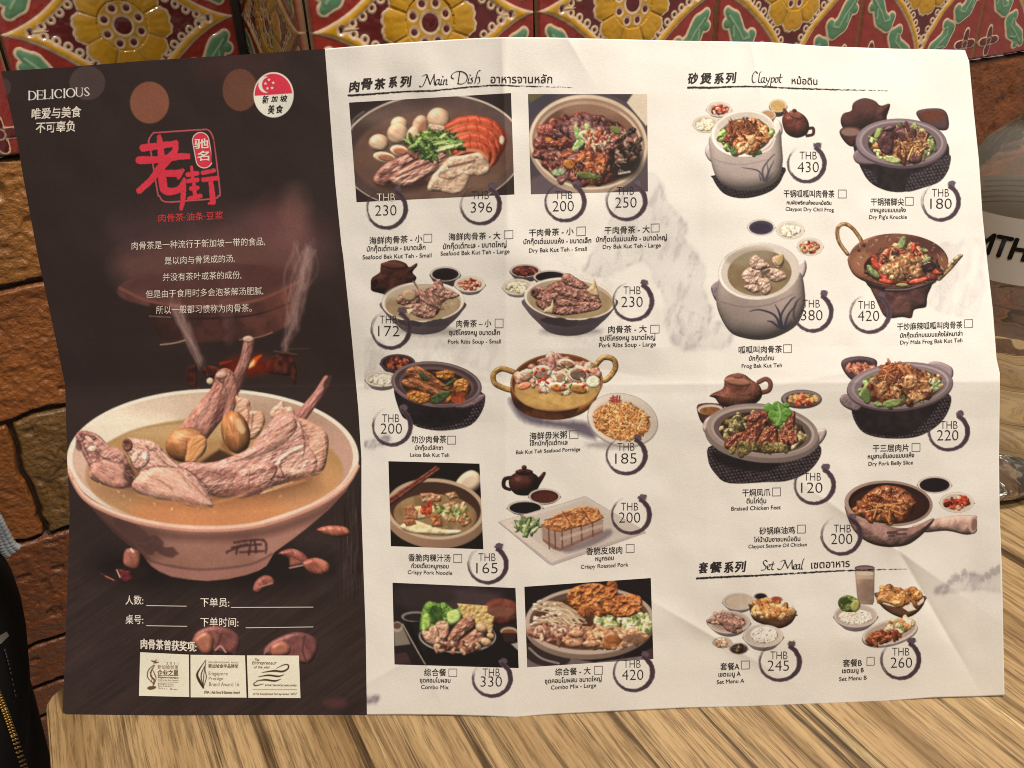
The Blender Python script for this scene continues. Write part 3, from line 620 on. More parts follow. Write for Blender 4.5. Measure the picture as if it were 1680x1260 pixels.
HEAD = [
 ((560, 100, 1 / 4.2), [('肉', 573, 142, 590, 141.5), ('骨', 593, 138, 611, 137), ('茶', 615, 138, 632, 137), ('系', 638, 135, 651, 134), ('列', 657, 134, 675, 133)], ('อาหารจานหลัก', 805, 129, 906, 129),
  [[(557, 106), (572, 97), (590, 97), (578, 138), (562, 170), (548, 178), (539, 172)], [(591, 97), (612, 160)], [(612, 160), (641, 93)], [(640, 92), (641, 150), (650, 166)],
   [(674, 130), (660, 128), (650, 146), (655, 164), (672, 148)], [(677, 126), (672, 156), (682, 164)], [(692, 128), (686, 158), (696, 162)], [(699, 106), (701, 109)], [(709, 128), (703, 163)], [(705, 145), (722, 128), (727, 135), (721, 158), (732, 160)],
   [(772, 122), (758, 112), (764, 92), (786, 76), (818, 71), (850, 82), (868, 106), (860, 140), (832, 158), (801, 156)], [(816, 76), (804, 156)], [(880, 116), (873, 150), (884, 151)], [(887, 96), (889, 99)], [(908, 116), (894, 120), (903, 136), (898, 151), (883, 150)],
   [(958, 66), (944, 70), (932, 102), (920, 152)], [(925, 126), (945, 110), (953, 126), (950, 148), (938, 156)]],
  [(50, 238), (240, 226), (430, 211), (640, 204), (860, 182), (1060, 168), (1240, 174), (1440, 179), (1600, 183)]),
 ((1120, 100, 1 / 4.667), [('砂', 1129, 129, 1145, 128), ('煲', 1149, 129, 1167, 128), ('系', 1172, 129, 1187, 128), ('列', 1191, 128, 1208, 127)], ('หม้อดิน', 1299, 131, 1341, 132.5),
  [[(574, 94), (556, 81), (538, 105), (532, 140), (542, 166), (562, 158)], [(604, 82), (590, 95), (582, 156), (594, 166)], [(624, 128), (608, 130), (601, 150), (610, 166), (623, 148)], [(627, 126), (622, 158), (633, 165)],
   [(640, 128), (645, 150), (656, 152)], [(669, 126), (655, 165), (642, 188), (630, 188)], [(682, 128), (672, 192)], [(678, 142), (695, 126), (703, 140), (692, 161), (677, 160)], [(716, 128), (708, 150), (716, 166), (731, 150), (728, 130), (715, 128)], [(751, 100), (742, 155), (753, 165)], [(734, 127), (763, 124)]],
  [(42, 203), (240, 204), (420, 196), (620, 198), (820, 208), (1010, 215), (1220, 221), (1420, 224), (1568, 229)]),
 ((1130, 900, 1 / 4.54), [('套', 1147, 932, 1161, 931), ('餐', 1165, 931, 1184, 930), ('系', 1188, 931, 1203, 930), ('列', 1206, 930, 1224, 929)], ('เซตอาหาร', 1331, 928, 1394, 925),
  [[(584, 96), (570, 87), (555, 100), (563, 120), (576, 136), (566, 156), (540, 161)], [(589, 140), (606, 130), (600, 119), (587, 130), (588, 152), (604, 155)], [(630, 98), (618, 150), (631, 156)], [(611, 118), (638, 114)],
   [(684, 98), (706, 87), (718, 92), (700, 136), (682, 156), (662, 150)], [(717, 92), (737, 146)], [(737, 146), (771, 87)], [(770, 85), (771, 140), (780, 152)], [(784, 138), (801, 128), (796, 117), (783, 128), (783, 150), (799, 152)],
   [(824, 118), (808, 122), (803, 145), (812, 152), (825, 137)], [(829, 116), (824, 148), (835, 152)], [(862, 74), (852, 88), (840, 145), (849, 152)]],
  [(62, 222), (300, 210), (520, 200), (760, 186), (1000, 172), (1230, 162), (1390, 158), (1500, 154), (1620, 152)]),
]
for k, cn, th, strokes, rule in HEAD:
    for z in cn: pass
    lettering('heading_title', menu, [(c, x0, y0, x1, y1, 17.5, 1.15, 0.12) for c, x0, y0, x1, y1 in cn], BLACK); lettering('heading_translation', menu, [(*th, -1.05, 0.35)], BLACK)
    xs = [q[0] for s in strokes for q in s]; ys = [q[1] for s in strokes for q in s]
    A = Art((min(xs) - 8, min(ys) - 8, max(xs) + 8, max(ys) + 8), k, st=0.55)
    for s in strokes:                                 # broad-nib pen: the width follows the stroke's direction
        q = spline(s, 6, False) if len(s) > 2 else np.array(s, float); dr = np.gradient(q, axis=0); ang = np.arctan2(dr[:, 1], dr[:, 0])
        rr = 1.5 + 2.5 * np.abs(np.sin(ang - math.radians(-35)))
        A.F(('l', [tuple(t) for t in q], list(rr)), '1c1614', soft=0.35)
    A.build('heading_words', menu, 0.42, grain=0.0)
    A = Art((rule[0][0] - 8, min(q[1] for q in rule) - 14, rule[-1][0] + 8, max(q[1] for q in rule) + 14), k, st=0.6)
    q = spline([A.p(t) for t in rule], 12, False); d = sd_line(A.X, A.Y, q, np.interp(np.linspace(0, 1, len(q)), [0, 0.3, 0.65, 1], [1.7, 1.3, 1.2, 0.35]))
    t = (A.X - q[0, 0]) / (q[-1, 0] - q[0, 0]); d = d + 0.9 * fbm(A.X / 3.0, A.Y / 2.0, 5, 3) + 0.8 * smooth(0.25, 0.6, fbm(A.X / 4, A.Y / 1.6, 11, 3) + 0.55 * (t - 0.35))
    A.a = np.clip(0.45 - d / 1.0, 0, 1) * 0.95; A.c[:] = hx('241c1a'); A.build('heading_rule', menu, 0.26, grain=0.0)
# ------------------------------------------------------------------ the dark cover panel: soup bowl with ribs in front of a steaming pot
Z = {i: (560 * ((i - 1) % 3), 420 * ((i - 1) // 3), 1 / 3) for i in range(1, 10)}
A = Art((0, 70, 612, 1186), bg='2e2321', st=1.15)
A.c *= (1 + 0.05 * fbm(A.X / 60, A.Y / 60, 5))[..., None]
A.k = Z[7]
fl = smooth(780, 960, A.Y) * 0.9; u = (A.X * 0.82 - A.Y * 0.57); v = (A.X * 0.57 + A.Y * 0.82)
g = fbm(v / 2.2, u / 60, 21, 4) + 0.6 * fbm(v / 14, u / 160, 25, 3)
A.c += (fl * (4 + 11 * g))[..., None] * np.array([1.0, .72, .70]); A.c[A.Y > 640] *= 0.98
rt = smooth(540, 575, A.X) * smooth(780, 840, A.Y) * (1 - smooth(930, 1010, A.Y)); A.c += (rt * 34 * np.clip(fbm(A.X / 1.6, A.Y / 40, 27, 3), -0.4, 1))[..., None]
A.k = Z[1]                                              # bokeh discs
A.F(('e', 430, 408, 88, 84), '4f4140', al=.8)
A.F(('e', 20, 430, 34, 44), '4a3c3e', al=.7); A.F(('e', 1182, 443, 86, 104), '6d4736', al=.9); A.F(('e', 736, 505, 96, 103), '7d4f3d', n=.04)
A.F(('e', 1170, 330, 220, 90), '5a3634', al=.28, soft=60, wob=20); A.F(('e', 1380, 1120, 130, 120), '7a4a48', al=.55, soft=70, wob=30); A.F(('e', 1300, 1210, 330, 170), '6b4648', al=.5, soft=80, wob=40); A.F(('e', 1440, 1080, 70, 160), '86605a', al=.4, soft=40, wob=40); A.F(('e', 1180, 1290, 260, 90), '755250', al=.35, soft=50, wob=40)
A.F(('e', 800, 1160, 260, 140), '553c40', al=.45, soft=80, wob=30)
A.k = Z[4]                                              # back pot in steam
A.F(('e', 1040, 60, 470, 160), '64443f', al=.75, soft=60, wob=18)
A.F(('e', 1045, 150, 470, 108, -3), '6a4440', '553531', sc=80, al=.9, soft=5); A.F(('e', 1060, 120, 430, 72, -3), '4e3130', al=.75, soft=20)
A.F(('p', 735, 225, 1000, 262, 1300, 220, 1490, 130, 1440, 330, 1340, 382, 1200, 412, 1000, 425, 800, 436, 745, 330), '56332d', '402825', sc=60, al=.9, soft=7, gx=.6)
A.F(('l', [(590, 158), (720, 218), (880, 246), (1060, 250), (1290, 210), (1480, 120)], 7), '7d4e42', al=.8); A.F(('l', [(735, 300), (1000, 308), (1250, 290), (1430, 230)], 5), '2c1e1c', al=.9); A.F(('l', [(735, 296), (840, 302)], 2), 'a08a80', al=.8)
A.F(('l', [(790, 437), (860, 428), (912, 414)], 3), 'b09888', al=.9); A.F(('l', [(1180, 412), (1270, 400), (1340, 376)], 3), 'a87c68', al=.8); A.F(('e', 1380, 240, 90, 70), '83503e', al=.35, soft=30)
for pts, r, al in (([(1520, -10), (1500, 110), (1470, 240), (1460, 330), (1410, 430), (1400, 470)], [30, 26, 24, 16, 14], .42), ([(1500, 150), (1440, 220), (1452, 330), (1390, 440)], [10, 8, 9, 7], .5), ([(880, 250), (905, 350), (950, 450), (985, 530)], [20, 18, 16, 12], .42), ([(930, 330), (965, 440), (1000, 540)], [8, 8, 7], .45), ([(1120, 250), (1130, 420)], [40, 20], .2)):
    A.F(('l', pts, r), '9a7b76', al=al * 1.2, soft=10, n=.4, sc=30, wob=12, col2='5a3f3e')
rw = np.random.RandomState(8)
for bx, by, ex, ey, n_, sp in ((1500, -60, 1440, 330, 34, 60), (1440, 260, 1400, 470, 16, 26), (860, 230, 985, 530, 22, 26)):
    for _ in range(n_):
        q0 = (bx + rw.uniform(-sp, sp), by + rw.uniform(-40, 40)); q3 = (ex + rw.uniform(-sp, sp) * .5, ey + rw.uniform(-40, 40)); mid_ = lambda t: (q0[0] + (q3[0] - q0[0]) * t + rw.uniform(-sp, sp) * .7, q0[1] + (q3[1] - q0[1]) * t)
        A.F(('l', [q0, mid_(.3), mid_(.65), q3], [rw.uniform(2, 7), rw.uniform(3, 9), rw.uniform(2, 6), 2]), 'b59a92', al=rw.uniform(.05, .16), soft=4)
A.F(('p', 925, 540, 965, 535, 972, 600, 965, 655, 925, 640, 915, 580), '4a2119', '2a1512', sc=22, w=14); A.F(('p', 985, 560, 1030, 538, 1085, 550, 1080, 590, 1020, 600), '55281e', '301613', sc=22, w=14)
A.F(('p', 1330, 500, 1400, 470, 1440, 485, 1462, 560, 1455, 640, 1420, 590, 1340, 580, 1300, 570), '4d241c', '27130f', sc=22, w=14)
A.F(('p', 1080, 525, 1160, 512, 1300, 520, 1330, 570, 1200, 590, 1120, 560), '47160f', '2a100c', sc=30, soft=5); A.F(('l', [(1085, 530), (1140, 516)], [6, 3]), 'a02a14', soft=4)
A.F(('e', 1230, 535, 120, 50), '8a2a12', al=.5, soft=26); A.F(('l', [(1205, 550), (1240, 530), (1262, 505), (1288, 488)], [14, 17, 10, 2]), 'd8521c', soft=4); A.F(('l', [(1210, 550), (1240, 532), (1252, 512)], [7, 9, 2]), 'ffd890', soft=3)
A.F(('l', [(1350, 468), (1460, 484)], 3), '6a5048', al=.7); A.F(('l', [(1390, 460), (1520, 455)], 2), '6a5048', al=.5)
# bowl
A.k = (0, 0, 1)
A.F(('e', 350, 930, 200, 40), '150f0e', al=.8, soft=20)
ext = ('p', 110, 755, 116, 790, 132, 815, 154, 837, 170, 855, 185, 871, 210, 893, 233, 909, 247, 928, 262, 938, 281, 946, 310, 951, 340, 953, 375, 950, 405, 943, 425, 936, 437, 928, 450, 906, 478, 886, 506, 864, 540, 835, 568, 805, 588, 760, 480, 800, 250, 800)
A.F(ext, '936c5e', '875f52', sc=50, n=.05); A.F((100, 760, 120, 830, 180, 890, 230, 915, 260, 900, 230, 870, 170, 835, 130, 790), '3a2622', al=.75, soft=20, clip=ext); A.F(('e', 330, 880, 60, 22), 'a5786a', al=.45, soft=18, clip=ext); A.F((420, 880, 500, 850, 560, 810, 585, 770, 590, 790, 540, 845, 470, 900, 430, 930), 'b08074', al=.55, soft=14, clip=ext)
A.F(('l', [(115, 786), (170, 845), (260, 875), (345, 881), (440, 872), (530, 838), (585, 784)], [5, 7, 8, 8, 8, 7, 5]), '4a302b', al=.55, soft=6, clip=ext); A.F(('l', [(150, 838), (190, 876), (234, 911), (262, 939), (310, 952)], 3), '2c1c1a', al=.6, soft=4, clip=ext)
A.F(('p', 240, 919, 275, 931, 340, 936, 405, 929, 448, 908, 437, 928, 405, 943, 340, 953, 281, 946, 255, 934), '94685e', soft=2, clip=ext); A.F(('l', [(246, 921), (300, 932), (345, 934), (410, 926), (446, 909)], 1.5), '553a36', soft=2, al=.8)
for q in ((186, 850, 205, 852, 235, 868, 246, 884, 232, 890, 214, 880, 195, 868), (236, 884, 258, 880, 270, 890, 262, 902, 245, 904), (256, 898, 280, 898, 296, 908, 280, 914, 262, 910), (226, 892, 248, 896, 252, 908, 236, 906)): A.F(q, '4a3230', soft=1.6, wob=3, al=.85)
for q in ([(372, 906), (398, 896), (428, 893)], [(385, 890), (432, 886), (436, 908)], [(380, 899), (405, 893)], [(412, 889), (408, 910)], [(394, 906), (432, 904)], [(390, 896), (388, 908)], [(418, 888), (420, 906)]): A.F(('l', q, 2.0), '40292a', al=.85, soft=1, wob=1)
rim = ('e', 349, 752.5, 239.5, 114.5, -0.5); inn = ('e', 349, 751, 230, 107.5, -0.5)
A.F(rim, 'e9dccb', gy=-.18); A.F(inn, 'bf9f8a', 'c6a892', sc=80)
A.F(('e', 190, 715, 120, 80, -24), 'eadfc8', al=.95, soft=26, clip=inn); A.F(('e', 330, 660, 130, 26), 'cdb9a2', al=.7, soft=12, clip=inn); A.F(('e', 480, 690, 90, 34, 16), 'a48672', al=.6, soft=18, clip=inn); A.F(('e', 565, 770, 50, 70), 'c29a88', al=.7, soft=20, clip=inn); A.F(('e', 130, 770, 34, 50), 'c49c88', al=.7, soft=16, clip=inn)
soup = ('e', 352, 776, 211, 90, -0.5)
A.F(soup, 'a98254', 'b48d5e', sc=70, soft=3); A.F(('e', 235, 735, 95, 30, -14), 'b08c5c', al=.8, soft=12, clip=soup); A.F(('e', 380, 842, 170, 36), 'c9875a', al=.9, soft=16, clip=soup); A.F(('e', 180, 790, 50, 36), 'b68a68', al=.7, soft=14, clip=soup); A.F(('e', 515, 815, 60, 50), 'c99468', al=.75, soft=16, clip=soup); A.F(('e', 320, 706, 130, 16), 'c2a67a', al=.7, soft=8, clip=soup)
A.F(('e', 345, 790, 170, 34), '4e3324', al=.55, soft=18, clip=soup); A.F(('l', [(165, 735), (220, 706), (300, 692), (360, 688)], 1.6), '8a6a44', al=.5, soft=2)
q = [(111, 770), (138, 815), (190, 843), (260, 861), (345, 867.5), (430, 859), (520, 827), (566, 796), (587, 765)]
A.F(('l', q, [3, 4.6, 5.4, 5.4, 5.4, 5.4, 4.8, 4.2, 3]), 'c58f7c', al=.97, soft=1.2); A.F(('l', [(t[0], t[1] - 1.8) for t in q], [1.4, 2.2, 2.6, 2.8, 2.8, 2.6, 2.4, 2, 1.4]), 'eec6ae', al=.95, soft=1.2); A.F(('l', [(150, 824), (200, 845), (260, 858)], 1.2), 'fff0e0', al=.5, soft=1.5); A.F(('l', [(430, 856), (510, 828), (560, 796)], 1.4), 'fff0e0', al=.6, soft=1.5)
A.k = Z[4]                                              # ribs, chestnuts
def meat(sh, c1, c2, w, sc=9, k=1.7, g=.12, ax=-28, st=2.4, n=.16): A.F(sh, c1, c2, n=n, sc=sc, w=w, k=k, g=g, ax=ax, st=st, amb=.44)
def patch(x, y, rx, ry, ro, col, al=.5, s=12): A.F(('e', x, y, rx, ry, ro), col, al=al, soft=s, wob=6)
def gash(*qs, r=(1.5, 4.5, 1.5), col='50302c', al=.7):
    for q in qs: A.F(('l', list(q), list(r)), col, al=al, soft=1.3, wob=3)
def lit(*qs, r=(1, 3.5, 1), col='f2d6c6', al=.5):
    for q in qs: A.F(('l', list(q), list(r)), col, al=al, soft=1.8, wob=3)
meat(('l', [(1226, 418), (1205, 520), (1150, 650)], [27, 27, 34]), '7c544e', '96685f', 26, ax=110, st=4); A.F(('e', 1222, 410, 27, 16), 'c09a88', w=12, g=.1); lit([(1212, 430), (1195, 520), (1165, 600)], al=.4); patch(1180, 610, 22, 60, 20, '4f302e', .5)
meat(('l', [(1108, 600), (1095, 680), (1040, 760), (960, 860), (900, 935)], [48, 62, 70, 72, 58]), '8c5c52', 'a97868', 54, sc=10, k=2.0, ax=125, st=3); meat(('l', [(1100, 590), (1132, 625), (1140, 700), (1115, 800)], [34, 34, 30, 20]), 'a87a6a', '8d5e54', 30, ax=110, st=4)
patch(1000, 800, 26, 110, 35, 'c49482', .5); patch(1090, 740, 22, 100, 25, '553430', .55); patch(960, 870, 50, 34, 0, '6a423a', .5); gash([(1060, 650), (1020, 740), (960, 830)], [(1090, 680), (1060, 780)], [(1000, 760), (940, 850)]); lit([(1050, 690), (1000, 770), (940, 850)], [(1115, 620), (1130, 700)])
A.F(('e', 1034, 616, 17, 17), 'd0b898', w=12, g=.2); A.F(('e', 1090, 588, 30, 20, -10), 'bd9080', w=18, g=.2)
meat((1160, 690, 1200, 700, 1228, 712, 1240, 760, 1290, 765, 1305, 815, 1275, 880, 1230, 905, 1200, 850, 1170, 760), 'bd8c72', 'd0a288', 26, sc=12, k=1.5, g=.2); patch(1195, 730, 26, 20, 0, 'dcb098', .6, 6); patch(1270, 800, 22, 34, 0, 'd6a88e', .6, 6); gash([(1215, 720), (1225, 780), (1215, 850)], [(1245, 770), (1240, 830), (1225, 880)], al=.55)
A.F(('e', 1160, 868, 70, 108, -14), '94603c', 'ab764c', n=.1, sc=13, w=80, g=.3, ax=78, st=6, k=.6, amb=.3); patch(1182, 838, 18, 38, -20, 'f4dab0', .6, 7); patch(1130, 930, 40, 40, 0, '6a3f20', .5); lit([(1120, 800), (1105, 880), (1120, 950)], [(1150, 780), (1140, 860)], col='d8a870', al=.4)
A.F(('e', 916, 930, 102, 86, -5), '8f5f3c', 'a5714a', n=.1, sc=13, w=80, g=.25, ax=20, st=6, k=.6, amb=.3); A.F((935, 905, 985, 880, 1018, 908, 1002, 965, 955, 1018, 912, 1012, 918, 960), 'c08e64', 'a87448', n=.15, sc=8, w=16, ax=-35, st=6, k=1.2, amb=.5); patch(890, 875, 46, 18, -12, 'ecc898', .6, 8); patch(850, 960, 30, 40, 0, '5f3a1e', .5); lit([(930, 1000), (960, 950), (1000, 910)], [(945, 1010), (975, 970), (1008, 935)], col='e0b888', al=.5); gash([(918, 905), (915, 960), (908, 1010)], al=.6)
A.F(('p', 985, 1016, 1080, 950, 1150, 985, 1090, 1012, 1010, 1022), '2e1d16', soft=8, al=.85)
meat(('l', [(1608, 606), (1560, 690), (1480, 790)], [18, 24, 31]), '9a6c62', '845650', 22, ax=125, st=5); A.F(('l', [(1622, 597), (1604, 640)], [11, 14]), '4f3230', soft=1.5, wob=4); lit([(1590, 640), (1540, 710), (1480, 775)], al=.5)
meat((1330, 790, 1342, 748, 1362, 735, 1390, 712, 1405, 742, 1440, 745, 1452, 800, 1400, 835), 'cda48c', 'b88a76', 18, sc=10, k=1.8, g=.2)
meat((1345, 800, 1430, 775, 1480, 800, 1560, 830, 1610, 905, 1600, 1040, 1540, 1075, 1440, 1108, 1290, 1165, 1120, 1195, 960, 1140, 880, 1040, 920, 1015, 1030, 1018, 1130, 990, 1230, 940), 'a3756a', 'bc9084', 70, sc=11, k=2.3)
meat((1470, 800, 1530, 815, 1600, 860, 1618, 930, 1590, 1050, 1530, 1080, 1500, 1000, 1520, 920, 1490, 860), 'c69880', 'b2846f', 34, sc=14, k=1.3, g=.16); meat((1360, 830, 1440, 790, 1460, 850, 1390, 930, 1280, 985, 1200, 1005, 1290, 930), 'b68978', '9f7064', 34, sc=9, k=2.2, ax=-38, st=3)
meat((1380, 985, 1500, 930, 1560, 1000, 1540, 1070, 1440, 1095, 1340, 1080), 'b8897a', 'cba190', 28, sc=12, k=1.6, g=.16); meat((1150, 1090, 1260, 1020, 1360, 1030, 1350, 1090, 1280, 1160, 1170, 1190), '9f6e62', 'b88c7e', 28, sc=11, k=2.2)
patch(1230, 1000, 110, 26, -24, 'd0a290', .45); patch(1070, 1070, 120, 26, 6, '7a4c44', .5); patch(1420, 900, 70, 22, -38, 'd8ac98', .4); patch(1180, 1160, 130, 30, -6, '6e443a', .6); patch(1490, 1090, 90, 20, -18, '8a5a44', .5); patch(1560, 900, 22, 60, 20, 'e2bca6', .5)
gash([(1420, 1000), (1330, 1050), (1230, 1080)], [(1520, 930), (1440, 970), (1380, 1010)], [(1400, 1090), (1380, 1040), (1390, 1000)], [(1225, 1150), (1230, 1060)], [(1110, 1080), (1020, 1060)], [(1040, 1160), (960, 1080), (900, 1040)], [(1480, 830), (1500, 920), (1490, 1000)], [(1300, 940), (1220, 990), (1120, 1020)], [(1290, 1080), (1270, 1130)], [(1160, 1060), (1140, 1130)], [(1450, 870), (1390, 930)], r=(1.5, 5, 1.5))
lit([(1350, 810), (1300, 900), (1200, 970)], [(1440, 800), (1400, 870), (1330, 930)], [(1500, 960), (1440, 1000), (1380, 1050)], [(1100, 1030), (1000, 1030), (920, 1030)], [(1250, 1040), (1200, 1090)], [(1530, 850), (1590, 900), (1600, 980)], [(1330, 1040), (1280, 1100)])
lit([(1440, 1112), (1360, 1140), (1285, 1168)], r=(2, 6, 2), col='f0d8b8', al=.9); lit([(1580, 1062), (1510, 1082)], r=(1, 3, 1), col='f0d8b8', al=.7)
meat((372, 890, 400, 860, 440, 862, 490, 885, 540, 935, 600, 955, 635, 1020, 652, 1110, 600, 1148, 520, 1130, 445, 1095, 440, 1040, 400, 960), '9c6e64', 'b4867a', 44, sc=10, k=2.2); meat((500, 1000, 580, 1020, 640, 1080, 645, 1130, 560, 1145, 460, 1090, 450, 1050), 'ba8a78', 'a27266', 30, sc=10, k=1.5, ax=50, st=3)
A.F(('e', 430, 885, 46, 20, 18), '80524c', n=.2, sc=8, w=12, k=2.2); A.F(('e', 455, 950, 22, 16), 'dfc6aa', w=10, g=.3); A.F(('e', 440, 905, 26, 12, 40), 'cba792', w=8, g=.2); patch(388, 930, 16, 30, -15, '4f302c', .7, 4); patch(560, 960, 50, 16, 24, 'c89a88', .5); patch(480, 985, 16, 40, -20, '5a3832', .5); gash([(470, 960), (520, 1000), (600, 1020)], [(400, 890), (420, 950), (450, 1010)], [(560, 980), (620, 1030)], [(500, 1060), (560, 1100)]); lit([(520, 1010), (590, 1045), (635, 1095)], [(410, 868), (470, 885), (530, 935)])
patch(635, 1080, 26, 60, -10, '3f2724', .8, 8)
A.fib((380, 900, 540, 940, 640, 1020, 645, 1110, 520, 1120, 445, 1040), 260, 26, ['d0a898', '7a4c44', 'e8cabc', '8e5e54'], 40, 3)
meat((602, 925, 630, 895, 700, 900, 770, 920, 830, 985, 900, 1040, 985, 1110, 1052, 1225, 1000, 1245, 880, 1215, 760, 1195, 670, 1160, 650, 1120, 690, 1060, 640, 1000), 'b08476', 'c69a8a', 50, sc=11, k=2.0, ax=35)
meat((700, 1080, 760, 1040, 850, 1050, 940, 1110, 1010, 1180, 1050, 1228, 980, 1242, 860, 1212, 740, 1190, 670, 1150), 'cba28e', 'b68a78', 40, sc=10, k=1.4, ax=32, st=4); A.F(('e', 627, 930, 26, 34, -10), '70493f', w=16, n=.2, k=2); A.F(('e', 622, 916, 16, 10), '4a302b', soft=2)
A.F((650, 985, 690, 950, 735, 965, 730, 1020, 690, 1050, 655, 1040), 'ba8e80', w=18, k=1.6, n=.15, g=.16); A.F(('e', 712, 985, 14, 22), 'f4e6d2', w=9, g=.4); A.F(('e', 665, 990, 16, 30, 20), 'ccac9a', w=10, g=.2); A.F(('e', 745, 935, 34, 22, 25), 'c69a88', w=16, k=1.6, n=.12, g=.12)
patch(800, 1000, 60, 20, 40, 'd6ac9a', .5); patch(870, 1120, 90, 26, 32, 'e2bca8', .45); patch(700, 1140, 40, 20, 20, '8a5c50', .5); patch(920, 1210, 110, 16, 14, '8e6050', .6, 8)
gash([(680, 1060), (760, 1035), (860, 1040)], [(640, 1000), (660, 1040), (690, 1062)], [(830, 985), (890, 1045)], [(760, 960), (800, 1010), (850, 1040)], [(690, 950), (730, 935)], [(780, 1100), (850, 1150)], [(900, 1090), (960, 1160)], al=.55); lit([(760, 930), (830, 1000), (900, 1060)], [(740, 1080), (830, 1080), (920, 1130)], [(650, 905), (700, 905)])
A.fib((690, 920, 830, 985, 985, 1110, 1040, 1225, 880, 1210, 680, 1150, 690, 1060), 420, 30, ['e8ccbc', '936258', 'f4e0d2', 'a87868'], 34, 5, al=.4)
A.fib((1345, 810, 1560, 840, 1600, 940, 1590, 1050, 1290, 1160, 1120, 1185, 920, 1080, 1030, 1025, 1230, 945), 900, 26, ['d8b2a2', '74463e', 'ecd2c4', '8a5a50', 'c49a8a'], -32, 6, al=.42, spread=40)
A.fib((1060, 620, 1140, 640, 1060, 790, 940, 920, 890, 900, 980, 780), 330, 28, ['d0a494', '6a403a', 'e6c8ba', '83554c'], 125, 7, al=.42)
lit([(1250, 950), (1330, 900)], [(1400, 1020), (1450, 1000)], [(760, 1000), (800, 1030)], [(900, 1130), (960, 1180)], [(1540, 880), (1580, 930)], [(500, 1040), (560, 1060)], r=(1, 3, 1), col='fff2e6', al=.7)
A.S((250, 1000, 900, 1240, 1500, 1120, 1300, 1220, 800, 1300, 520, 1240), 16, 5, ['c99a6c', 'd2a478'], 2.2, seed=12, flat=True)
for x, y, rx, ry, c in ((1000, 1238, 60, 8, 'c08458'), (850, 1212, 90, 8, 'b88058'), (720, 1185, 50, 8, 'b08058'), (560, 1148, 60, 7, 'a87c56'), (1120, 1198, 80, 8, 'be8658'), (1400, 1130, 110, 9, 'c48c5e')): A.F(('e', x, y, rx, ry, 8 if x < 1100 else -14), c, al=.75, soft=6)
A.k = Z[7]                                              # shallots, chilli and garlic on the board
def clove(pts, c1='9a6152', c2='683a33'): A.F(pts, c1, c2, n=.15, sc=22, w=26, g=.22, ax=60, st=3, amb=.3)
A.F(('e', 640, 300, 90, 40), '241a18', al=.8, soft=14); clove((615, 190, 650, 180, 690, 200, 688, 260, 665, 285, 610, 260)); A.F(('l', [(645, 182), (655, 195)], 5), 'e8d2c4'); A.F(('p', 580, 280, 640, 290, 655, 330, 620, 350, 590, 330), '43181c', '5a2228', sc=10, w=10, g=.35); A.F(('l', [(500, 305), (530, 325), (570, 345)], [3, 9, 3]), '3d1a18', w=5, g=.3); A.F(('l', [(575, 285), (590, 320)], 3), 'd8a890'); A.F(('l', [(520, 316), (560, 335)], 2.5), 'b07860')
A.F(('e', 1500, 300, 150, 30), '1f1716', al=.7, soft=16); clove((1370, 205, 1430, 180, 1490, 200, 1520, 240, 1480, 265, 1430, 270, 1420, 230)); clove((1490, 250, 1550, 225, 1615, 250, 1618, 295, 1560, 312, 1515, 290), 'a46855', '733f36'); A.F(('l', [(1425, 275), (1490, 262)], 3), 'd9b0a0', al=.8); A.F(('l', [(1430, 215), (1480, 240)], 3), '5a302c', al=.8)
clove((1245, 385, 1260, 340, 1300, 312, 1340, 322, 1350, 360, 1300, 380, 1270, 402), '925a4c', '633732'); A.F(('l', [(1275, 370), (1340, 350)], 2.5), 'd8a898', al=.7); clove((1560, 85, 1620, 68, 1700, 75, 1720, 110, 1660, 125, 1590, 110), 'ac6e5a', '7c463a')
clove((945, 640, 970, 590, 1040, 562, 1120, 570, 1175, 610, 1178, 660, 1140, 700, 1060, 690, 1030, 705, 960, 670), '80504a', '583634'); clove((955, 625, 1010, 590, 1050, 620, 1040, 690, 1000, 700, 965, 660), 'a06a54', '875444'); A.F(('l', [(1090, 600), (1070, 660), (1050, 700)], 5), '4a2a2a', al=.8, soft=2); A.F(('l', [(1060, 680), (1085, 660), (1110, 690)], 4), 'd6a494', al=.8); A.F(('l', [(1175, 620), (1150, 690)], [2, 10]), '5a3434', al=.7, soft=3)
clove((1300, 700, 1320, 650, 1390, 610, 1470, 590, 1545, 615, 1565, 670, 1530, 740, 1480, 745, 1400, 720), '764a46', '563434'); clove((1335, 660, 1390, 635, 1430, 665, 1415, 705, 1345, 710), '9c6450', '845042'); A.F(('l', [(1330, 655), (1300, 700)], [6, 3]), 'a07068', al=.9); A.F(('l', [(1500, 610), (1490, 680), (1510, 740)], 5), '4a2b2c', al=.7, soft=2); A.F(('e', 1650, 940, 60, 25), '5a3436', al=.6, soft=12)
A.tone = (1.02, .97, (1.03, .995, .965))
CX = coons([(2, 117), (110, 110), (233, 100), (393, 90), (533, 80)], [(103, 1168), (112, 1173), (217, 1174), (333, 1173), (433, 1172.5), (560, 1173), (602, 1173)], LEFT, SPINE, 440, 900)
cover = link('cover_panel', grid_mesh('cover_panel', on_sheet(CX[..., 0], CX[..., 1], 0.12) - MO, A.sample(A.rgba(0.06), CX)), printm, menu)

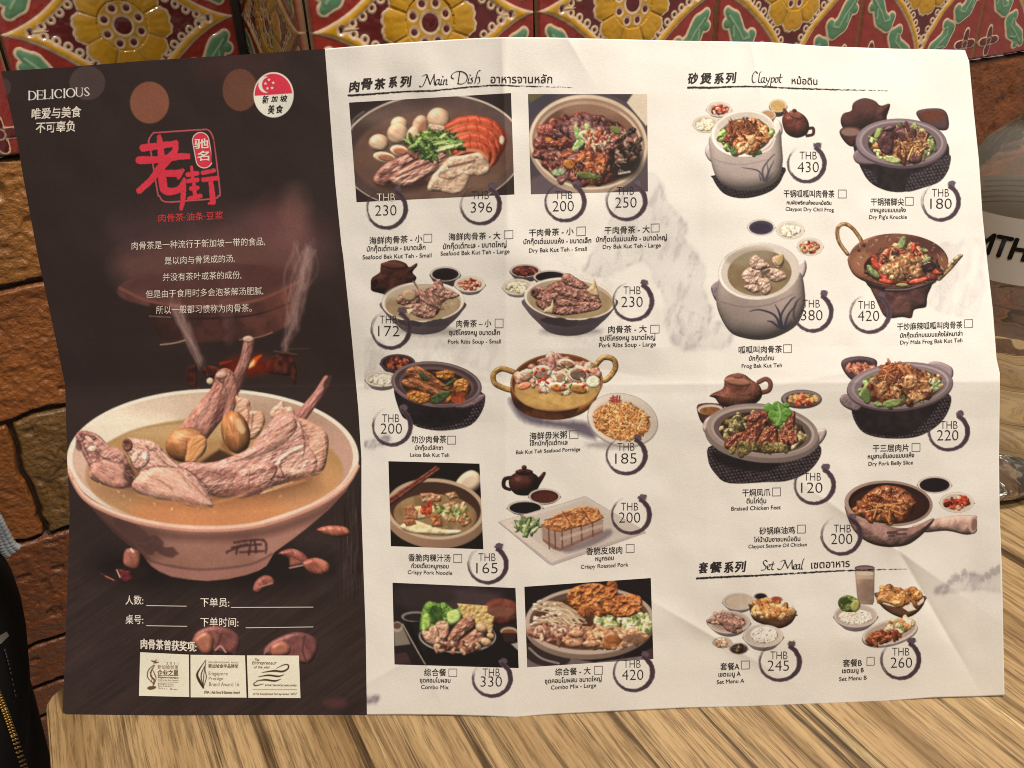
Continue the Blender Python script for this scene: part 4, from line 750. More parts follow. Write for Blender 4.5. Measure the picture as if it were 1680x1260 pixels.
# cover lettering and marks
WHITE2 = ink('white_on_cover', (0.74, 0.69, 0.62))
lettering('tagline', cover, [('唯爱与美食', 52, 187, 133, 183, 18, .7, .05), ('不可辜负', 59, 209.5, 123, 206.5, 18, .7, .05)], WHITE2, 0.5)
lettering('story_text', cover, [('肉骨茶是一种流行于新加坡一带的食品,', 216, 403.5, 435, 396, 14, 0), ('是以肉与骨煲成的汤,', 270, 428, 385, 424, 13.5, 0), ('并没有茶叶或茶的成份,', 267, 455, 396, 451, 13.5, 0), ('但是由于食用时多会泡茶解汤肥腻,', 239, 483, 432, 477, 13.5, 0), ('所以一般都习惯称为肉骨茶。', 256, 508.5, 413, 505, 13.5, 0)], WHITE2, 0.5)
lettering('brand_subtitle', cover, [('肉骨茶·油条·豆浆', 260, 358, 366, 353, 13.5, .4, 0)], ink('bright_red_ink', (0.50, 0.045, 0.05)), 0.5)
lettering('order_form', cover, [('人数:', 206, 984.5, 235, 984.5, 15, 0.3), ('下单员:', 329, 988, 376, 988.5, 15, 0.3), ('桌号:', 206, 1016, 235, 1016.5, 15, 0.3), ('下单时间:', 329, 1020.5, 391, 1021, 15, 0.3), bar(240, 993.5, 306, 994.5, 1.1), bar(379, 996.5, 514, 996, 1.1), bar(240, 1026.5, 307, 1027.5, 1.1), bar(403, 1030, 514, 1028.5, 1.1)], WHITE2, 0.5)
lettering('award_heading', cover, [('肉骨茶曾获奖项:', 231, 1056, 322, 1061, 16.5, .8)], WHITE2, 0.5)
# DELICIOUS in roman capitals drawn with serifs
A = Art((40, 136, 156, 172), st=0.5)
def roman(ch, x, w, y, h):
    def st_(x0, y0, x1, y1, r): A.F(('l', [(x0, y0), (x1, y1)], r), 'f4ead8', soft=.4)
    def arc(cx, cy, rx, ry, a0, a1, thick):
        q = [(cx + rx * math.cos(math.radians(a)), cy + ry * math.sin(math.radians(a))) for a in np.linspace(a0, a1, 14)]
        A.F(('l', q, [0.32 + thick * abs(math.cos(math.radians(a))) for a in np.linspace(a0, a1, 14)]), 'f4ead8', soft=.4)
    t, b, m = y - h / 2, y + h / 2, y
    def stem(sx): st_(sx, t, sx, b, 1.15); st_(sx - 1.6, t, sx + 1.6, t, .35); st_(sx - 1.6, b, sx + 1.6, b, .35)
    if ch == 'D': stem(x + 2); st_(x + 2, t, x + w * .4, t, .4); st_(x + 2, b, x + w * .4, b, .4); arc(x + w * .38, m, w * .56, h / 2, -90, 90, .85)
    if ch == 'E': stem(x + 2); st_(x + 2, t, x + w - 1, t, .4); st_(x + w - 1, t, x + w - .6, t + 2.6, .4); st_(x + 2, m, x + w - 2.4, m, .4); st_(x + w - 2.4, m - 1.6, x + w - 2.4, m + 1.6, .35); st_(x + 2, b, x + w - .6, b, .4); st_(x + w - .6, b, x + w, b - 3, .4)
    if ch == 'L': stem(x + 2); st_(x + 2, b, x + w - .8, b, .4); st_(x + w - .8, b, x + w, b - 3.4, .45)
    if ch == 'I': stem(x + w / 2)
    if ch == 'C': arc(x + w * .55, m, w * .48, h / 2, 48, 312, .9); st_(x + w * .88, t + 1.2, x + w * .9, t + 4, .5)
    if ch == 'O': arc(x + w / 2, m, w * .47, h / 2, 0, 360, .9)
    if ch == 'U': st_(x + 2, t, x + 2, m + 2.5, .9); st_(x + .4, t, x + 3.8, t, .35); arc(x + w / 2, m + 2.5, w / 2 - 2, h / 2 - 2.5, 180, 0, .5); st_(x + w - 2, t, x + w - 2, m + 2.5, .45); st_(x + w - 3.6, t, x + w - .4, t, .35)
    if ch == 'S': A.F(('l', [(x + w - 1.2, t + 3), (x + w * .62, t + .3), (x + w * .22, t + 2), (x + w * .3, m - 1.8), (x + w * .72, m + 1.8), (x + w * .86, b - 2.6), (x + w * .45, b - .1), (x + .8, b - 3)], [.4, .5, .8, 1, 1, .9, .5, .4]), 'f4ead8', soft=.4)
xx = 46
for ch, w in zip('DELICIOUS', (13.5, 11.5, 11, 6, 12.8, 6, 14.2, 13.5, 10)):
    roman(ch, xx, w, 157.2 - (xx + w / 2 - 46) * 0.07, 14); xx += w + 0.35
A.build('cover_title', cover, 0.5, grain=0)
# round flag emblem
A = Art((10, 8, 105, 100), (400, 110, 1 / 1.0), st=0.6); A.k = (400, 110, 1 / 14.0)
A.F(('e', 684, 638, 460, 520), 'f2e6d0'); A.F(('e', 680, 640, 430, 486), 'd8384a', n=.04, clip=('p', 100, 0, 1300, 0, 1300, 590, 100, 672))
A.F(('e', 505, 405, 172, 188), 'f2e6d0'); A.F(('e', 590, 405, 172, 180), 'd8384a')
for sx, sy in ((578, 292), (498, 378), (676, 362), (543, 490), (650, 480)):
    A.F(['p'] + [t for i in range(10) for t in (sx + (42, 18)[i % 2] * math.sin(i * math.pi / 5), sy - (42, 18)[i % 2] * math.cos(i * math.pi / 5))], 'f6ecd8', soft=.4)
emb = A.build('round_emblem', cover, 0.3, grain=.03)
lettering('emblem_text', emb, [('新', 430.5, 163.5, 440.5, 163, 13, .6, .15), ('加', 445, 162.5, 455.5, 162, 9.5, .6, .15), ('坡', 459.5, 161.5, 471.5, 161.5, 10.5, .6, .15), ('美', 439.5, 179.5, 450, 179.5, 14.5, .6, .15), ('食', 453, 179, 464.5, 179, 13, .6, .15)], BLACK, 0.5)
# brush logo
A = Art((140, 70, 1150, 1040), (200, 200, 1 / 7.0), st=0.6); RD = 'd63646'
fr = [(310, 250), (312, 200), (360, 130), (420, 122), (900, 90), (985, 92), (1030, 140), (1060, 260), (1125, 790), (1105, 850), (1060, 880), (760, 905), (500, 918), (430, 850), (408, 800), (330, 330)]
A.F(('l', fr + [fr[0]], 8), 'c0505a', soft=.4)
def b_(pts, r): A.F(('l', pts, r), RD, soft=.5, wob=4, n=.06, sc=30)
b_([(245, 300), (420, 275), (600, 250), (620, 235)], [42, 38, 32, 26]); b_([(428, 170), (440, 260), (455, 440)], [24, 36, 38]); b_([(205, 440), (420, 432), (620, 400), (785, 395)], [46, 40, 40, 30]); b_([(610, 250), (610, 330), (540, 410)], [34, 34, 40]); b_([(560, 400), (440, 530), (340, 660), (200, 790)], [44, 46, 36, 34])
b_([(455, 560), (470, 700), (490, 780), (560, 800), (660, 770), (715, 680)], [44, 48, 46, 42, 36, 24]); b_([(520, 590), (640, 590), (690, 560)], [40, 40, 22]); b_([(715, 660), (705, 760), (700, 900), (680, 1000)], [20, 34, 26, 20]); b_([(650, 640), (700, 555)], [20, 18])
b_([(755, 605), (865, 590)], [26, 26]); b_([(800, 520), (815, 660)], [16, 20]); b_([(760, 680), (865, 665)], [24, 26]); b_([(795, 765), (870, 755)], [26, 24]); b_([(825, 700), (840, 850)], [20, 24]); b_([(775, 880), (900, 850)], [24, 26])
b_([(930, 585), (1060, 560)], [24, 22]); b_([(935, 665), (1095, 645)], [26, 26]); b_([(1020, 680), (1035, 800), (1045, 920)], [24, 32, 32]); b_([(1040, 930), (1000, 935)], [24, 14])
A.F(('l', [(905, 215), (945, 435)], 98), 'f0dccc'); A.F(('l', [(905, 215), (945, 435)], 88), 'c22c3c', n=.06); A.F(('l', [(905, 222), (945, 428)], 88), RD); A.F(('p', 800, 200, 820, 330, 850, 480, 790, 480, 770, 200), RD, erase=True); A.F(('p', 1020, 200, 1050, 200, 1080, 470, 1030, 470), RD, erase=True)
logo = A.build('red_brush_logo', cover, 0.3, grain=.03)
lettering('logo_badge_text', logo, [('驰', 319, 236, 342, 235, 16, .9), ('名', 324, 256, 343, 255, 16, .9)], WHITE2, 0.5)
# award certificates
A = None
BR = '4a3420'
def award(q):
    A = Art((min(t[0] for t in q) - 2, min(t[1] for t in q) - 2, max(t[0] for t in q) + 2, max(t[1] for t in q) + 2), bg='ece2c8', st=0.6); A.k = (210, 1040, 1 / 5.6); return A
q = [(230, 1070), (309.8, 1074), (310.5, 1143.5), (228, 1141.5)]; A = award(q)
for s, r in (([(215, 245), (245, 255), (262, 235)], [4, 9, 2]), ([(235, 270), (265, 262), (285, 258)], [3, 7, 2]), ([(240, 285), (190, 330), (178, 390), (205, 430), (235, 460), (225, 485)], [4, 5, 5, 4, 5, 3]), ([(245, 290), (215, 340), (210, 390), (240, 420), (230, 470)], [3, 7, 5, 8, 3]), ([(225, 325), (245, 370), (258, 410), (240, 465)], [2, 5, 4, 3]), ([(200, 350), (222, 400), (215, 440)], [2, 5, 2])): A.F(('l', s, r), '6a4c26', soft=.4)
A.F(('e', 215, 495, 42, 17, -8), '6a4a28', soft=.5, wob=5)
a1 = (setattr(A, 'k', (0, 0, 1)), A.build('award_certificate', cover, 0.3, q))[1]
lettering('award_text', a1, [('2 0 1 1', 273, 1088, 292.5, 1088.5, 4, 0), ('新加坡邻里', 258.5, 1094, 292.5, 1095, 7, 0), ('企业之星', 258.5, 1103.5, 292.5, 1104, 9.5, .6), ('Singapore Heartland', 259, 1111, 292.5, 1112.5, 4, .3), ('Enterprise Star Award', 259, 1115.5, 292.5, 1116.7, 3.5, 0), bar(259, 1118.5, 292.5, 1119.5, .5), ('新加坡企业中心', 259, 1121.8, 286, 1123, 3.6, 0), ('Best Enterprise', 259, 1125.5, 283, 1126.5, 3.2, 0), ('2011 Star', 259, 1129, 292.5, 1131, 2.6, 0)], GOLD, 0.5)
q = [(312.5, 1074.2), (402, 1075.3), (404.5, 1144.5), (312.8, 1144)]; A = award(q)
for s, r in (([(715, 240), (660, 320), (635, 375), (655, 430), (692, 495)], [2, 6, 10, 13, 8]), ([(716, 240), (708, 330), (720, 400), (692, 495)], [2, 4, 4, 3]), ([(712, 280), (680, 350), (672, 400), (690, 470)], [2, 5, 5, 4]), ([(705, 300), (695, 400), (693, 480)], [2, 4, 2])): A.F(('l', s, r), '3c2a18', soft=.4)
a2 = (setattr(A, 'k', (0, 0, 1)), A.build('award_certificate', cover, 0.3, q))[1]
lettering('award_text', a2, [('SPBA HERITAGE BRAND AWARD', 342, 1086.5, 391, 1087, 2.8, 0), ('新加坡金字品牌奖', 342, 1092.5, 391, 1093, 6.5, .3), ('Singapore', 342, 1105.5, 373.5, 1106, 8, 0), ('Prestige', 342.5, 1113.5, 366, 1113.8, 6.4, 0), ('Brand Award 16', 343, 1122.5, 392.5, 1122.8, 6.4, 0), ('DNA : Asia Food & Business Award', 335, 1135.5, 393.5, 1136, 4.6, .3, .2)], GOLD, 0.5)
q = [(405, 1075.2), (490.3, 1075.5), (493, 1145.2), (407.5, 1144.7)]; A = award(q)
for s, r in (([(1362, 318), (1430, 285), (1470, 285), (1470, 318), (1420, 345), (1340, 340), (1230, 355)], [2, 5, 6, 7, 9, 9, 2]), ([(1435, 374), (1380, 390), (1290, 380), (1195, 395)], [2, 8, 8, 2]), ([(1405, 415), (1350, 432), (1260, 422), (1180, 432)], [2, 8, 8, 2]), ([(1195, 432), (1158, 455), (1170, 475), (1245, 460)], [2, 5, 6, 2])): A.F(('l', s, r), '3c2c1c', soft=.4)
A.F(('l', [(1150, 512), (1550, 512)], 2), '6a5a44', soft=.4)
a3 = (setattr(A, 'k', (0, 0, 1)), A.build('award_certificate', cover, 0.3, q))[1]
lettering('award_text', a3, [('The', 418, 1082.5, 425.5, 1082.5, 4.6, .2, .25), ('Entrepreneur', 413.5, 1088, 454, 1088.5, 7.4, .2, .25), ('of the year', 416.5, 1095, 443.5, 1095, 6, .2, .25), ('ROTARY SINGAPORE ASME AWARD', 435, 1124.2, 486.5, 1124.7, 2.8, .2), ('OYA Established Entrepreneur 2017', 415, 1139, 487, 1139, 4.6, .2, .25)], GOLD, 0.5)
# ------------------------------------------------------------------ food pictures of the white pages
DISH_LABELS = ('prawn, clam and rib soup in a dark framed picture', 'dark glossy ribs in a round pot, framed picture', 'small rib soup bowl with brown teapot', 'large rib soup bowl with three sauce dishes', 'dark pot of ribs and fried tofu', 'copper pan of seafood porridge with plate of crisp rice', 'noodle pot with chopsticks, framed picture', 'roast pork block on a square white plate', 'black plate with lettuce and sliced meat, framed picture', 'large white pot with crisp tofu skins, framed picture', 'white handled pot piled with frog and chilli', 'dark pot of pig knuckle on a woven mat', 'white handled pot of pale frog soup', 'copper wok of red chilli frog on a burner', 'dark pot of pork belly slices on a mat', 'grey pot of brown chicken feet with coriander', 'brown pot of chicken with one straight handle', 'rice and side bowls of the first set meal', 'rice, soy milk and pork of the second set meal')
Art.tone = (0.87, 1.10, (1.02, 0.995, 0.95))
MEAT = ['8f5f50', 'a57263', '7a4c42', 'b98a78']; DARKM = ['3d211c', '55291f', '6b3527', '2b1715', '7d4532']; GREEN = ['4d6236', '6f8348', '37482a', '8d9c5c']; CHILI = ['7a2a20', '9a3a28', '5a1c18', 'b0806a', 'c49a7c']
def dish(name='dish_picture'): return dict(name=name)
def bowl(A, cx, cy, rx, ry, by, bw, body, rim, inn, t=.09, rot=0, bx=None, gx=-.35, foot=None, up=0.0):
    bx = cx if bx is None else bx
    A.F((cx - rx * .99, cy, cx - rx * .93, cy + (by - cy) * .35, cx - (rx + bw) * .48, cy + (by - cy) * .72, bx - bw, by - 1, bx, by + ry * .14, bx + bw, by - 1, cx + (rx + bw) * .48, cy + (by - cy) * .72, cx + rx * .93, cy + (by - cy) * .35, cx + rx * .99, cy, cx, cy - ry * .3), body, n=.05, sc=20, gx=gx, gy=-.35)
    A.F(('e', cx, cy, rx, ry, rot), rim, soft=.8); A.F(('e', cx, cy + ry * t * .4, rx * (1 - t), ry * (1 - t * 1.25), rot), inn, gy=.12, gx=.1)
def cup(A, cx, cy, rx, ry, h, body, inn, rim='d8ccc0', fill=None, cols=None, n=22, sz=9, seed=1):
    bowl(A, cx, cy, rx, ry, cy + h, rx * .5, body, rim, inn, .12)
    if fill: A.F(('e', cx, cy + ry * .16, rx * .72, ry * .64), fill, n=.12, sc=10)
    if cols: A.S(('e', cx, cy + ry * .1, rx * .66, ry * .58), n, sz, cols, 1.5, seed=seed, g=.1)
def teapot(A, cx, cy, w, h, col, dk, flip=1, lid=True):
    A.F(('l', [(cx - flip * w * .38, cy - h * .12), (cx - flip * w * .58, cy - h * .06), (cx - flip * w * .60, cy + h * .18), (cx - flip * w * .42, cy + h * .28)], [w * .05, w * .06, w * .055, w * .04]), dk, w=w * .05, g=.1)
    A.F(('l', [(cx + flip * w * .34, cy + h * .10), (cx + flip * w * .50, cy - h * .10), (cx + flip * w * .60, cy - h * .26)], [w * .12, w * .07, w * .045]), col, dk, sc=30, w=w * .06)
    A.F((cx - w * .46, cy, cx - w * .36, cy - h * .20, cx - w * .15, cy - h * .30, cx + w * .15, cy - h * .30, cx + w * .36, cy - h * .20, cx + w * .46, cy, cx + w * .40, cy + h * .26, cx + w * .2, cy + h * .45, cx - w * .2, cy + h * .45, cx - w * .40, cy + h * .26), col, dk, sc=w * .5, w=w * .42, g=.16, k=.12, amb=.25)
    if lid: A.F(('e', cx, cy - h * .30, w * .26, h * .10), col, dk, sc=40, w=w * .08, g=.12, amb=.3); A.F(('l', [(cx - w * .24, cy - h * .25), (cx, cy - h * .20), (cx + w * .24, cy - h * .25)], w * .012), '2a1614', al=.8); A.F(('e', cx, cy - h * .45, w * .075, h * .075), col, w=w * .06, g=.2, amb=.3)
def mat_(A, sh, a='3b2f36', b='1f181c', hi='857880'):
    A.F(sh, a, b, sc=10); bb, f = A.sdf(sh); X, Y = A.X, A.Y; u = (X * .9 + Y * .43) / 4.6; v = (Y * .9 - X * .43) / 3.2
    m = np.clip(.5 - f(X, Y), 0, 1) * smooth(.1, .75, np.sin(u * 3.14 + np.pi * (np.floor(v) % 2)) * np.abs(np.sin(v * np.pi))); A.c = A.c * (1 - .55 * m[..., None]) + hx(hi) * .55 * m[..., None]
def shadow(A, sh, al=.5, soft=14, col='7a6a78'): A.F(sh, col, al=al, soft=soft, wob=4)

# --- seafood rib soup (small and large)
A = Art((20, 440, 870, 1010), Z[2], bg='3a2d2b')
A.F(('e', 445, 745, 455, 285, -4), 'd2c6b8'); A.F(('e', 445, 748, 447, 279, -4), '5b4743', '6a534d', sc=120, gx=.25, gy=-.1); A.F(('e', 452, 760, 400, 222, -4), '6e5146', '7c5c4d', sc=110, soft=9, gy=.15)
A.F(('l', [(50, 640), (60, 590), (110, 550)], 5), 'b8aca4', al=.4); A.F(('e', 330, 560, 230, 50, -6), '8d7268', al=.35, soft=26)
A.F(('e', 300, 900, 130, 40), '3d2b26', al=.8, soft=18)
for cx, cy, rx, ry, ro in ((478, 588, 58, 58, 0), (285, 612, 42, 38, 0), (278, 658, 52, 55, 20), (185, 704, 50, 44, 0), (388, 618, 38, 52, 15), (356, 672, 36, 52, 10)): A.F(('e', cx, cy, rx, ry, ro), 'cdae92', 'b9957c', sc=30, w=rx * .8, g=.1, ax=30, st=3, n=.06); A.F(('e', cx + 3, cy + 6, rx * .6, ry * .5, ro), 'dfc4a8', al=.35, soft=8)
A.F(('e', 400, 640, 24, 48, 10), '9a6a52', w=10); A.F(('e', 285, 742, 46, 28, 10), 'd8b99c', w=14); A.F(('e', 290, 745, 34, 17, 10), 'a8684c', w=8); A.F(('e', 212, 775, 56, 27, 10), 'd2b498', w=14); A.F(('e', 220, 777, 40, 17, 10), '96644a', w=8, g=.2)
A.F(('e', 470, 640, 50, 30), '8a6a58', w=14, k=2, n=.2); A.F(('l', [(440, 625), (500, 635), (520, 650)], 14), 'bfa48c', n=.3, sc=8, w=8)
A.F((520, 620, 640, 595, 760, 615, 800, 690, 770, 790, 720, 830, 640, 790, 560, 770, 520, 700), '6a1e14', '8a2c1c', sc=16, soft=2)
for pts in ([(515, 628), (580, 604), (660, 600), (740, 625), (785, 680), (778, 745)], [(512, 675), (580, 648), (650, 640), (720, 664), (762, 715), (758, 780)], [(530, 715), (600, 688), (665, 684), (720, 712), (745, 765), (735, 800)], [(560, 752), (620, 724), (680, 728), (712, 760), (716, 800)]):
    n = len(pts); r = list(np.interp(np.linspace(0, 1, n), [0, .2, .6, .85, 1], [10, 27, 34, 26, 10]))
    A.F(('l', [(x + 3, y + 10) for x, y in pts], r), '541812', al=.6, soft=5)
    A.F(('l', pts, r), 'a83a24', 'bd4a2c', n=.08, sc=20, w=34, g=.16, k=.4, amb=.55); A.F(('l', [(x - 2, y + 11) for x, y in pts], [q * .56 for q in r]), 'd0683e', 'c05632', sc=16, soft=4, al=.9); A.F(('l', [(x - 4, y + 17) for x, y in pts], [q * .22 for q in r]), 'eaa67c', al=.7, soft=3); A.F(('l', [(x, y - q * .62) for (x, y), q in zip(pts, r)], [1, 3, 4, 3, 2, 1][:n]), 'f0a07c', al=.55, soft=1.6)
    for t in (.3, .45, .6, .75):
        k_ = t * (n - 1); a_ = int(k_); u_ = k_ - a_; x = pts[a_][0] * (1 - u_) + pts[a_ + 1][0] * u_; y = pts[a_][1] * (1 - u_) + pts[a_ + 1][1] * u_; A.F(('l', [(x - 4, y - 30), (x + 3, y - 12), (x + 3, y + 4)], [1.5, 2.4, 1]), '6e1c12', al=.55, soft=1.2)
A.F(('e', 790, 690, 12, 22), 'e6c8b0', w=6)
A.F((160, 872, 220, 805, 300, 770, 370, 745, 415, 755, 400, 800, 300, 850, 230, 905, 180, 915), '8a5a50', 'a3766a', n=.25, sc=14, w=26, k=2.6, g=.14, ax=-25, st=3); A.F((330, 760, 350, 725, 390, 728, 415, 770, 390, 800), '7e544a', n=.2, sc=12, w=14, k=2.2)
A.F((243, 872, 330, 815, 420, 770, 500, 752, 528, 790, 520, 830, 440, 860, 370, 905, 300, 922, 255, 905), '93665b', 'ab8072', n=.25, sc=14, w=28, k=2.6, g=.16, ax=-28, st=3); A.F(('l', [(270, 870), (360, 830), (450, 790)], 5), '5d3a33', al=.7, soft=2); A.F(('l', [(190, 870), (280, 810)], 5), '4d302b', al=.6, soft=2)
A.F((425, 935, 445, 870, 480, 830, 530, 775, 600, 765, 680, 752, 725, 800, 732, 845, 690, 868, 640, 868, 610, 930, 560, 958, 490, 945), 'b5967f', 'cdb29a', n=.1, sc=26, w=22, k=.9, g=.12)
for q in ([(480, 870), (540, 880), (600, 850)], [(540, 820), (640, 800)], [(455, 920), (540, 930)], [(600, 850), (640, 865)]): A.F(('l', q, [2, 5, 2]), '7a5648', al=.6, soft=2)
A.F(('l', [(530, 822), (590, 808), (655, 792)], 7), '8d6a58', n=.4, sc=5)
A.S((330, 695, 410, 660, 480, 655, 570, 690, 575, 735, 500, 740, 430, 775, 390, 740, 345, 715), 95, 21, ['47602f', '6b8344', '2f4426', '8ba05c', '3c5330'], 4.5, seed=4, an=10, spread=120); A.S(('p', 490, 700, 580, 690, 580, 730, 500, 735), 10, 20, ['9caf70', '6f8a4c'], 5, seed=8, an=-10, spread=30)
A.F(('e', 640, 890, 140, 40), '8a6a58', al=.25, soft=18); A.build('dish_picture', menu, 0.15, [(38, 505), (835, 458), (852, 957), (75, 995)])

# --- dry rib pot
A = Art((900, 450, 1530, 975), Z[2], bg='55474f')
A.F(('p', 900, 450, 1080, 450, 960, 560, 900, 620), '4a4450'); A.F(('p', 910, 458, 1000, 465, 930, 505), '6a6440'); A.F(('p', 1300, 455, 1450, 462, 1405, 505), '473b42'); A.F(('p', 1440, 455, 1560, 455, 1560, 560, 1500, 620, 1405, 505), 'd2c4b0'); A.F(('e', 1010, 920, 90, 60), '6a5a62', soft=8)
A.F(('e', 1215, 712, 296, 246, 8), 'a79281', gx=-.2); A.F(('e', 1216, 700, 292, 232, 8), 'd9c4ac', gx=-.1); A.F(('e', 1216, 703, 278, 218, 8), '9b7f69', soft=1.5); A.F(('e', 1216, 706, 266, 206, 8), 'c3a890', gx=.15); A.F(('e', 1217, 712, 256, 198, 8), '6f4f40', gy=-.4, gx=.3); A.F(('e', 1216, 740, 240, 172, 8), '3a231d', soft=6)
A.F(('e', 1230, 540, 150, 46), 'a5826c', al=.55, soft=18)
A.S(('e', 1190, 735, 215, 155, 6), 150, 40, ['4a2620', '6d3b35', '8a5a55', '3a1d1a', '7b4038', '5b2c22', '8d4a30'], 1.6, w=26, g=.42, seed=3, k=2.2, nz=.3)
A.S(('e', 1190, 650, 130, 60), 22, 38, ['8a5f5c', '6f4745', '5c3432'], 1.8, w=24, g=.3, seed=5, k=2.4, nz=.3); A.S(('e', 1230, 820, 110, 50), 20, 30, ['7b3c22', '96522e', '55281c'], 1.8, w=20, g=.5, seed=15, k=2.4, nz=.3)
A.F(('e', 1400, 790, 80, 90, 20), '1f1715', al=.9, soft=14); A.S(('e', 1410, 740, 60, 110, 10), 26, 14, ['6a4a40', '8a6a5a', '40302a', '2a1c18', '1c1412'], 1.8, seed=6, g=.5)
for q in ((1185, 690, 22, 70, 40), (1230, 660, 20, 60, -30), (1160, 650, 14, 40, -10)): A.F(('e', *q), '7e9a5c', 'a8bd84', sc=14, w=12, g=.2)
A.F(('e', 1200, 665, 34, 24), 'a4b888', w=10); A.S(('e', 1260, 680, 60, 45), 26, 16, ['a84a34', '8a2c22', 'd89a78', 'c8b090'], 5, seed=7); A.F(('e', 1120, 810, 30, 22, 30), 'a56a2e', w=10, g=.3); A.F(('e', 1070, 848, 34, 20, -10), '6f8660', 'a9b894', sc=8, w=8); A.F(('e', 1215, 865, 60, 16, 8), '55642e', w=8, g=.2); A.F(('e', 1020, 690, 16, 12), 'c07a2e', w=6); A.F(('e', 1350, 640, 30, 16, 30), '66753c', w=8)
A.fib(('e', 1200, 745, 225, 150, 6), 420, 16, ['f0dccc', '1c0f0c', '9a5a44', '2a1512'], 30, 5, r=2, al=.6, spread=90); A.F(('l', [(1365, 855), (1420, 845)], 4), 'e8dccc', al=.8); A.build('dish_picture', menu, 0.15, [(919, 463), (1505, 463), (1509, 942), (933, 956)])

# --- pork rib soup, small
A = Art((120, 0, 730, 470), Z[5])
A.F((145, 150, 150, 110, 190, 80, 195, 50, 230, 25, 270, 20, 315, 35, 335, 55, 370, 35, 372, 50, 350, 80, 370, 110, 330, 150, 250, 190, 180, 180, 150, 170), '4f2a24', '3b1f1c', sc=40, w=40, g=.08, amb=.3); A.F(('e', 255, 48, 62, 18, 5), '5c332c', w=14, amb=.4); A.F(('e', 165, 135, 14, 22, 30), '2a1614')
cup(A, 512, 88, 74, 36, 62, '4a3a3c', '2a2228', 'cfc4bc', fill='241a1e'); cup(A, 632, 138, 76, 40, 48, '7b6d70', 'd8c8b8', 'e0d6ca', cols=CHILI, n=40, sz=11, seed=3)
shadow(A, ('e', 430, 370, 140, 22), .35)
bowl(A, 402, 225, 203, 100, 372, 85, '63545a', 'ece2d6', 'c2b3a2', .07, -2); A.F(('e', 340, 330, 60, 16, 8), '453a40', wob=5, soft=3); A.F(('e', 470, 330, 70, 18, -6), '4b4046', wob=6, soft=3)
A.F(('e', 402, 240, 184, 78, -2), 'b8a282', 'a89070', sc=60, gy=.15); A.F(('e', 300, 175, 90, 30, -12), 'c9bca8', al=.6, soft=10)
A.F((275, 205, 330, 170, 400, 165, 470, 150, 560, 190, 500, 230, 470, 290, 390, 300, 320, 260), '7c5548', '966c5e', n=.25, sc=10, w=24, k=2.2, g=.1); A.F((350, 125, 365, 130, 390, 170, 450, 190, 480, 230, 500, 265, 470, 262, 420, 235, 390, 215, 375, 165), '8a6258', 'a27a6c', n=.25, sc=11, w=16, k=2.6, g=.14, ax=55, st=3); A.F((440, 160, 470, 118, 495, 120, 510, 160, 560, 180, 582, 195, 540, 212, 490, 205, 455, 190), '8d645a', 'a87e72', n=.25, sc=11, w=16, k=2.6, g=.14)
A.F((270, 215, 310, 180, 350, 165, 380, 190, 385, 225, 340, 240, 285, 238), '8a6256', 'a37a6a', n=.25, sc=12, w=16, k=2.6, g=.12); A.F((300, 250, 350, 235, 420, 240, 465, 280, 450, 305, 390, 305, 340, 280), '916a5e', 'ab8274', n=.25, sc=11, w=16, k=2.4, g=.14); A.fib(('e', 410, 220, 140, 80), 220, 16, ['d8b8a4', '4a2c26', 'eed8c8', '70463c'], 30, 5, r=1.6, al=.45, spread=40); A.F(('e', 335, 195, 36, 30), 'a88e72', w=16); A.F(('p', 320, 262, 362, 258, 350, 275, 330, 290), 'd8c8a0', w=6)
A.build('dish_picture', menu, 0.18)
# --- pork rib soup, large
A = Art((780, 30, 1380, 410), Z[5])
cup(A, 905, 72, 74, 32, 52, '5b4b50', '4b2f2c', 'd0c4b8', cols=['5a2a24', '8a4434', '40201c'], n=30, sz=11, seed=4); cup(A, 1030, 102, 84, 32, 48, '4a3c44', '1f181c', 'd0c4b8', fill='1d171b'); cup(A, 870, 152, 76, 40, 46, '877a7c', 'c8bda8', 'e0d6ca', cols=['cfc4a0', 'e0d8bc', 'b8ac88'], n=34, sz=11, seed=5)
shadow(A, ('e', 1130, 370, 150, 22), .35)
bowl(A, 1125, 210, 226, 104, 378, 92, '5b4d54', 'e8ddd0', 'b8a894', .06, 4, bx=1120); A.F(('e', 1080, 325, 100, 20, 6), '3f353b', wob=6, soft=3); A.F(('e', 1220, 325, 60, 16, -8), '453a40', wob=6, soft=3)
A.F(('e', 1128, 222, 206, 84, 4), 'b29a76', 'a08864', sc=60, gy=.1)
A.F((955, 230, 990, 165, 1070, 120, 1150, 115, 1220, 150, 1275, 215, 1262, 255, 1160, 285, 1060, 290, 985, 262), '6e483e', '85594c', n=.25, sc=10, w=34, k=2.2, g=.1)
for q in ((940, 165, 965, 148, 1010, 160, 1050, 195, 1050, 230, 990, 222, 945, 205), (1110, 150, 1150, 140, 1215, 170, 1255, 200, 1240, 222, 1170, 200), (940, 170, 960, 150, 1000, 160, 1040, 190, 1045, 220, 990, 215, 950, 200), (1090, 95, 1120, 85, 1160, 110, 1200, 135, 1190, 165, 1130, 150, 1085, 125), (1060, 160, 1110, 150, 1190, 175, 1250, 205, 1270, 225, 1200, 225, 1110, 200, 1070, 190), (980, 220, 1020, 190, 1070, 185, 1040, 230, 1010, 265, 975, 250), (1060, 270, 1140, 235, 1230, 225, 1280, 235, 1260, 265, 1160, 285, 1080, 292), (1060, 215, 1110, 215, 1180, 240, 1120, 250, 1070, 245)): A.F(q, '85594e', 'a0766a', n=.25, sc=11, w=18, k=2.6, g=.14)
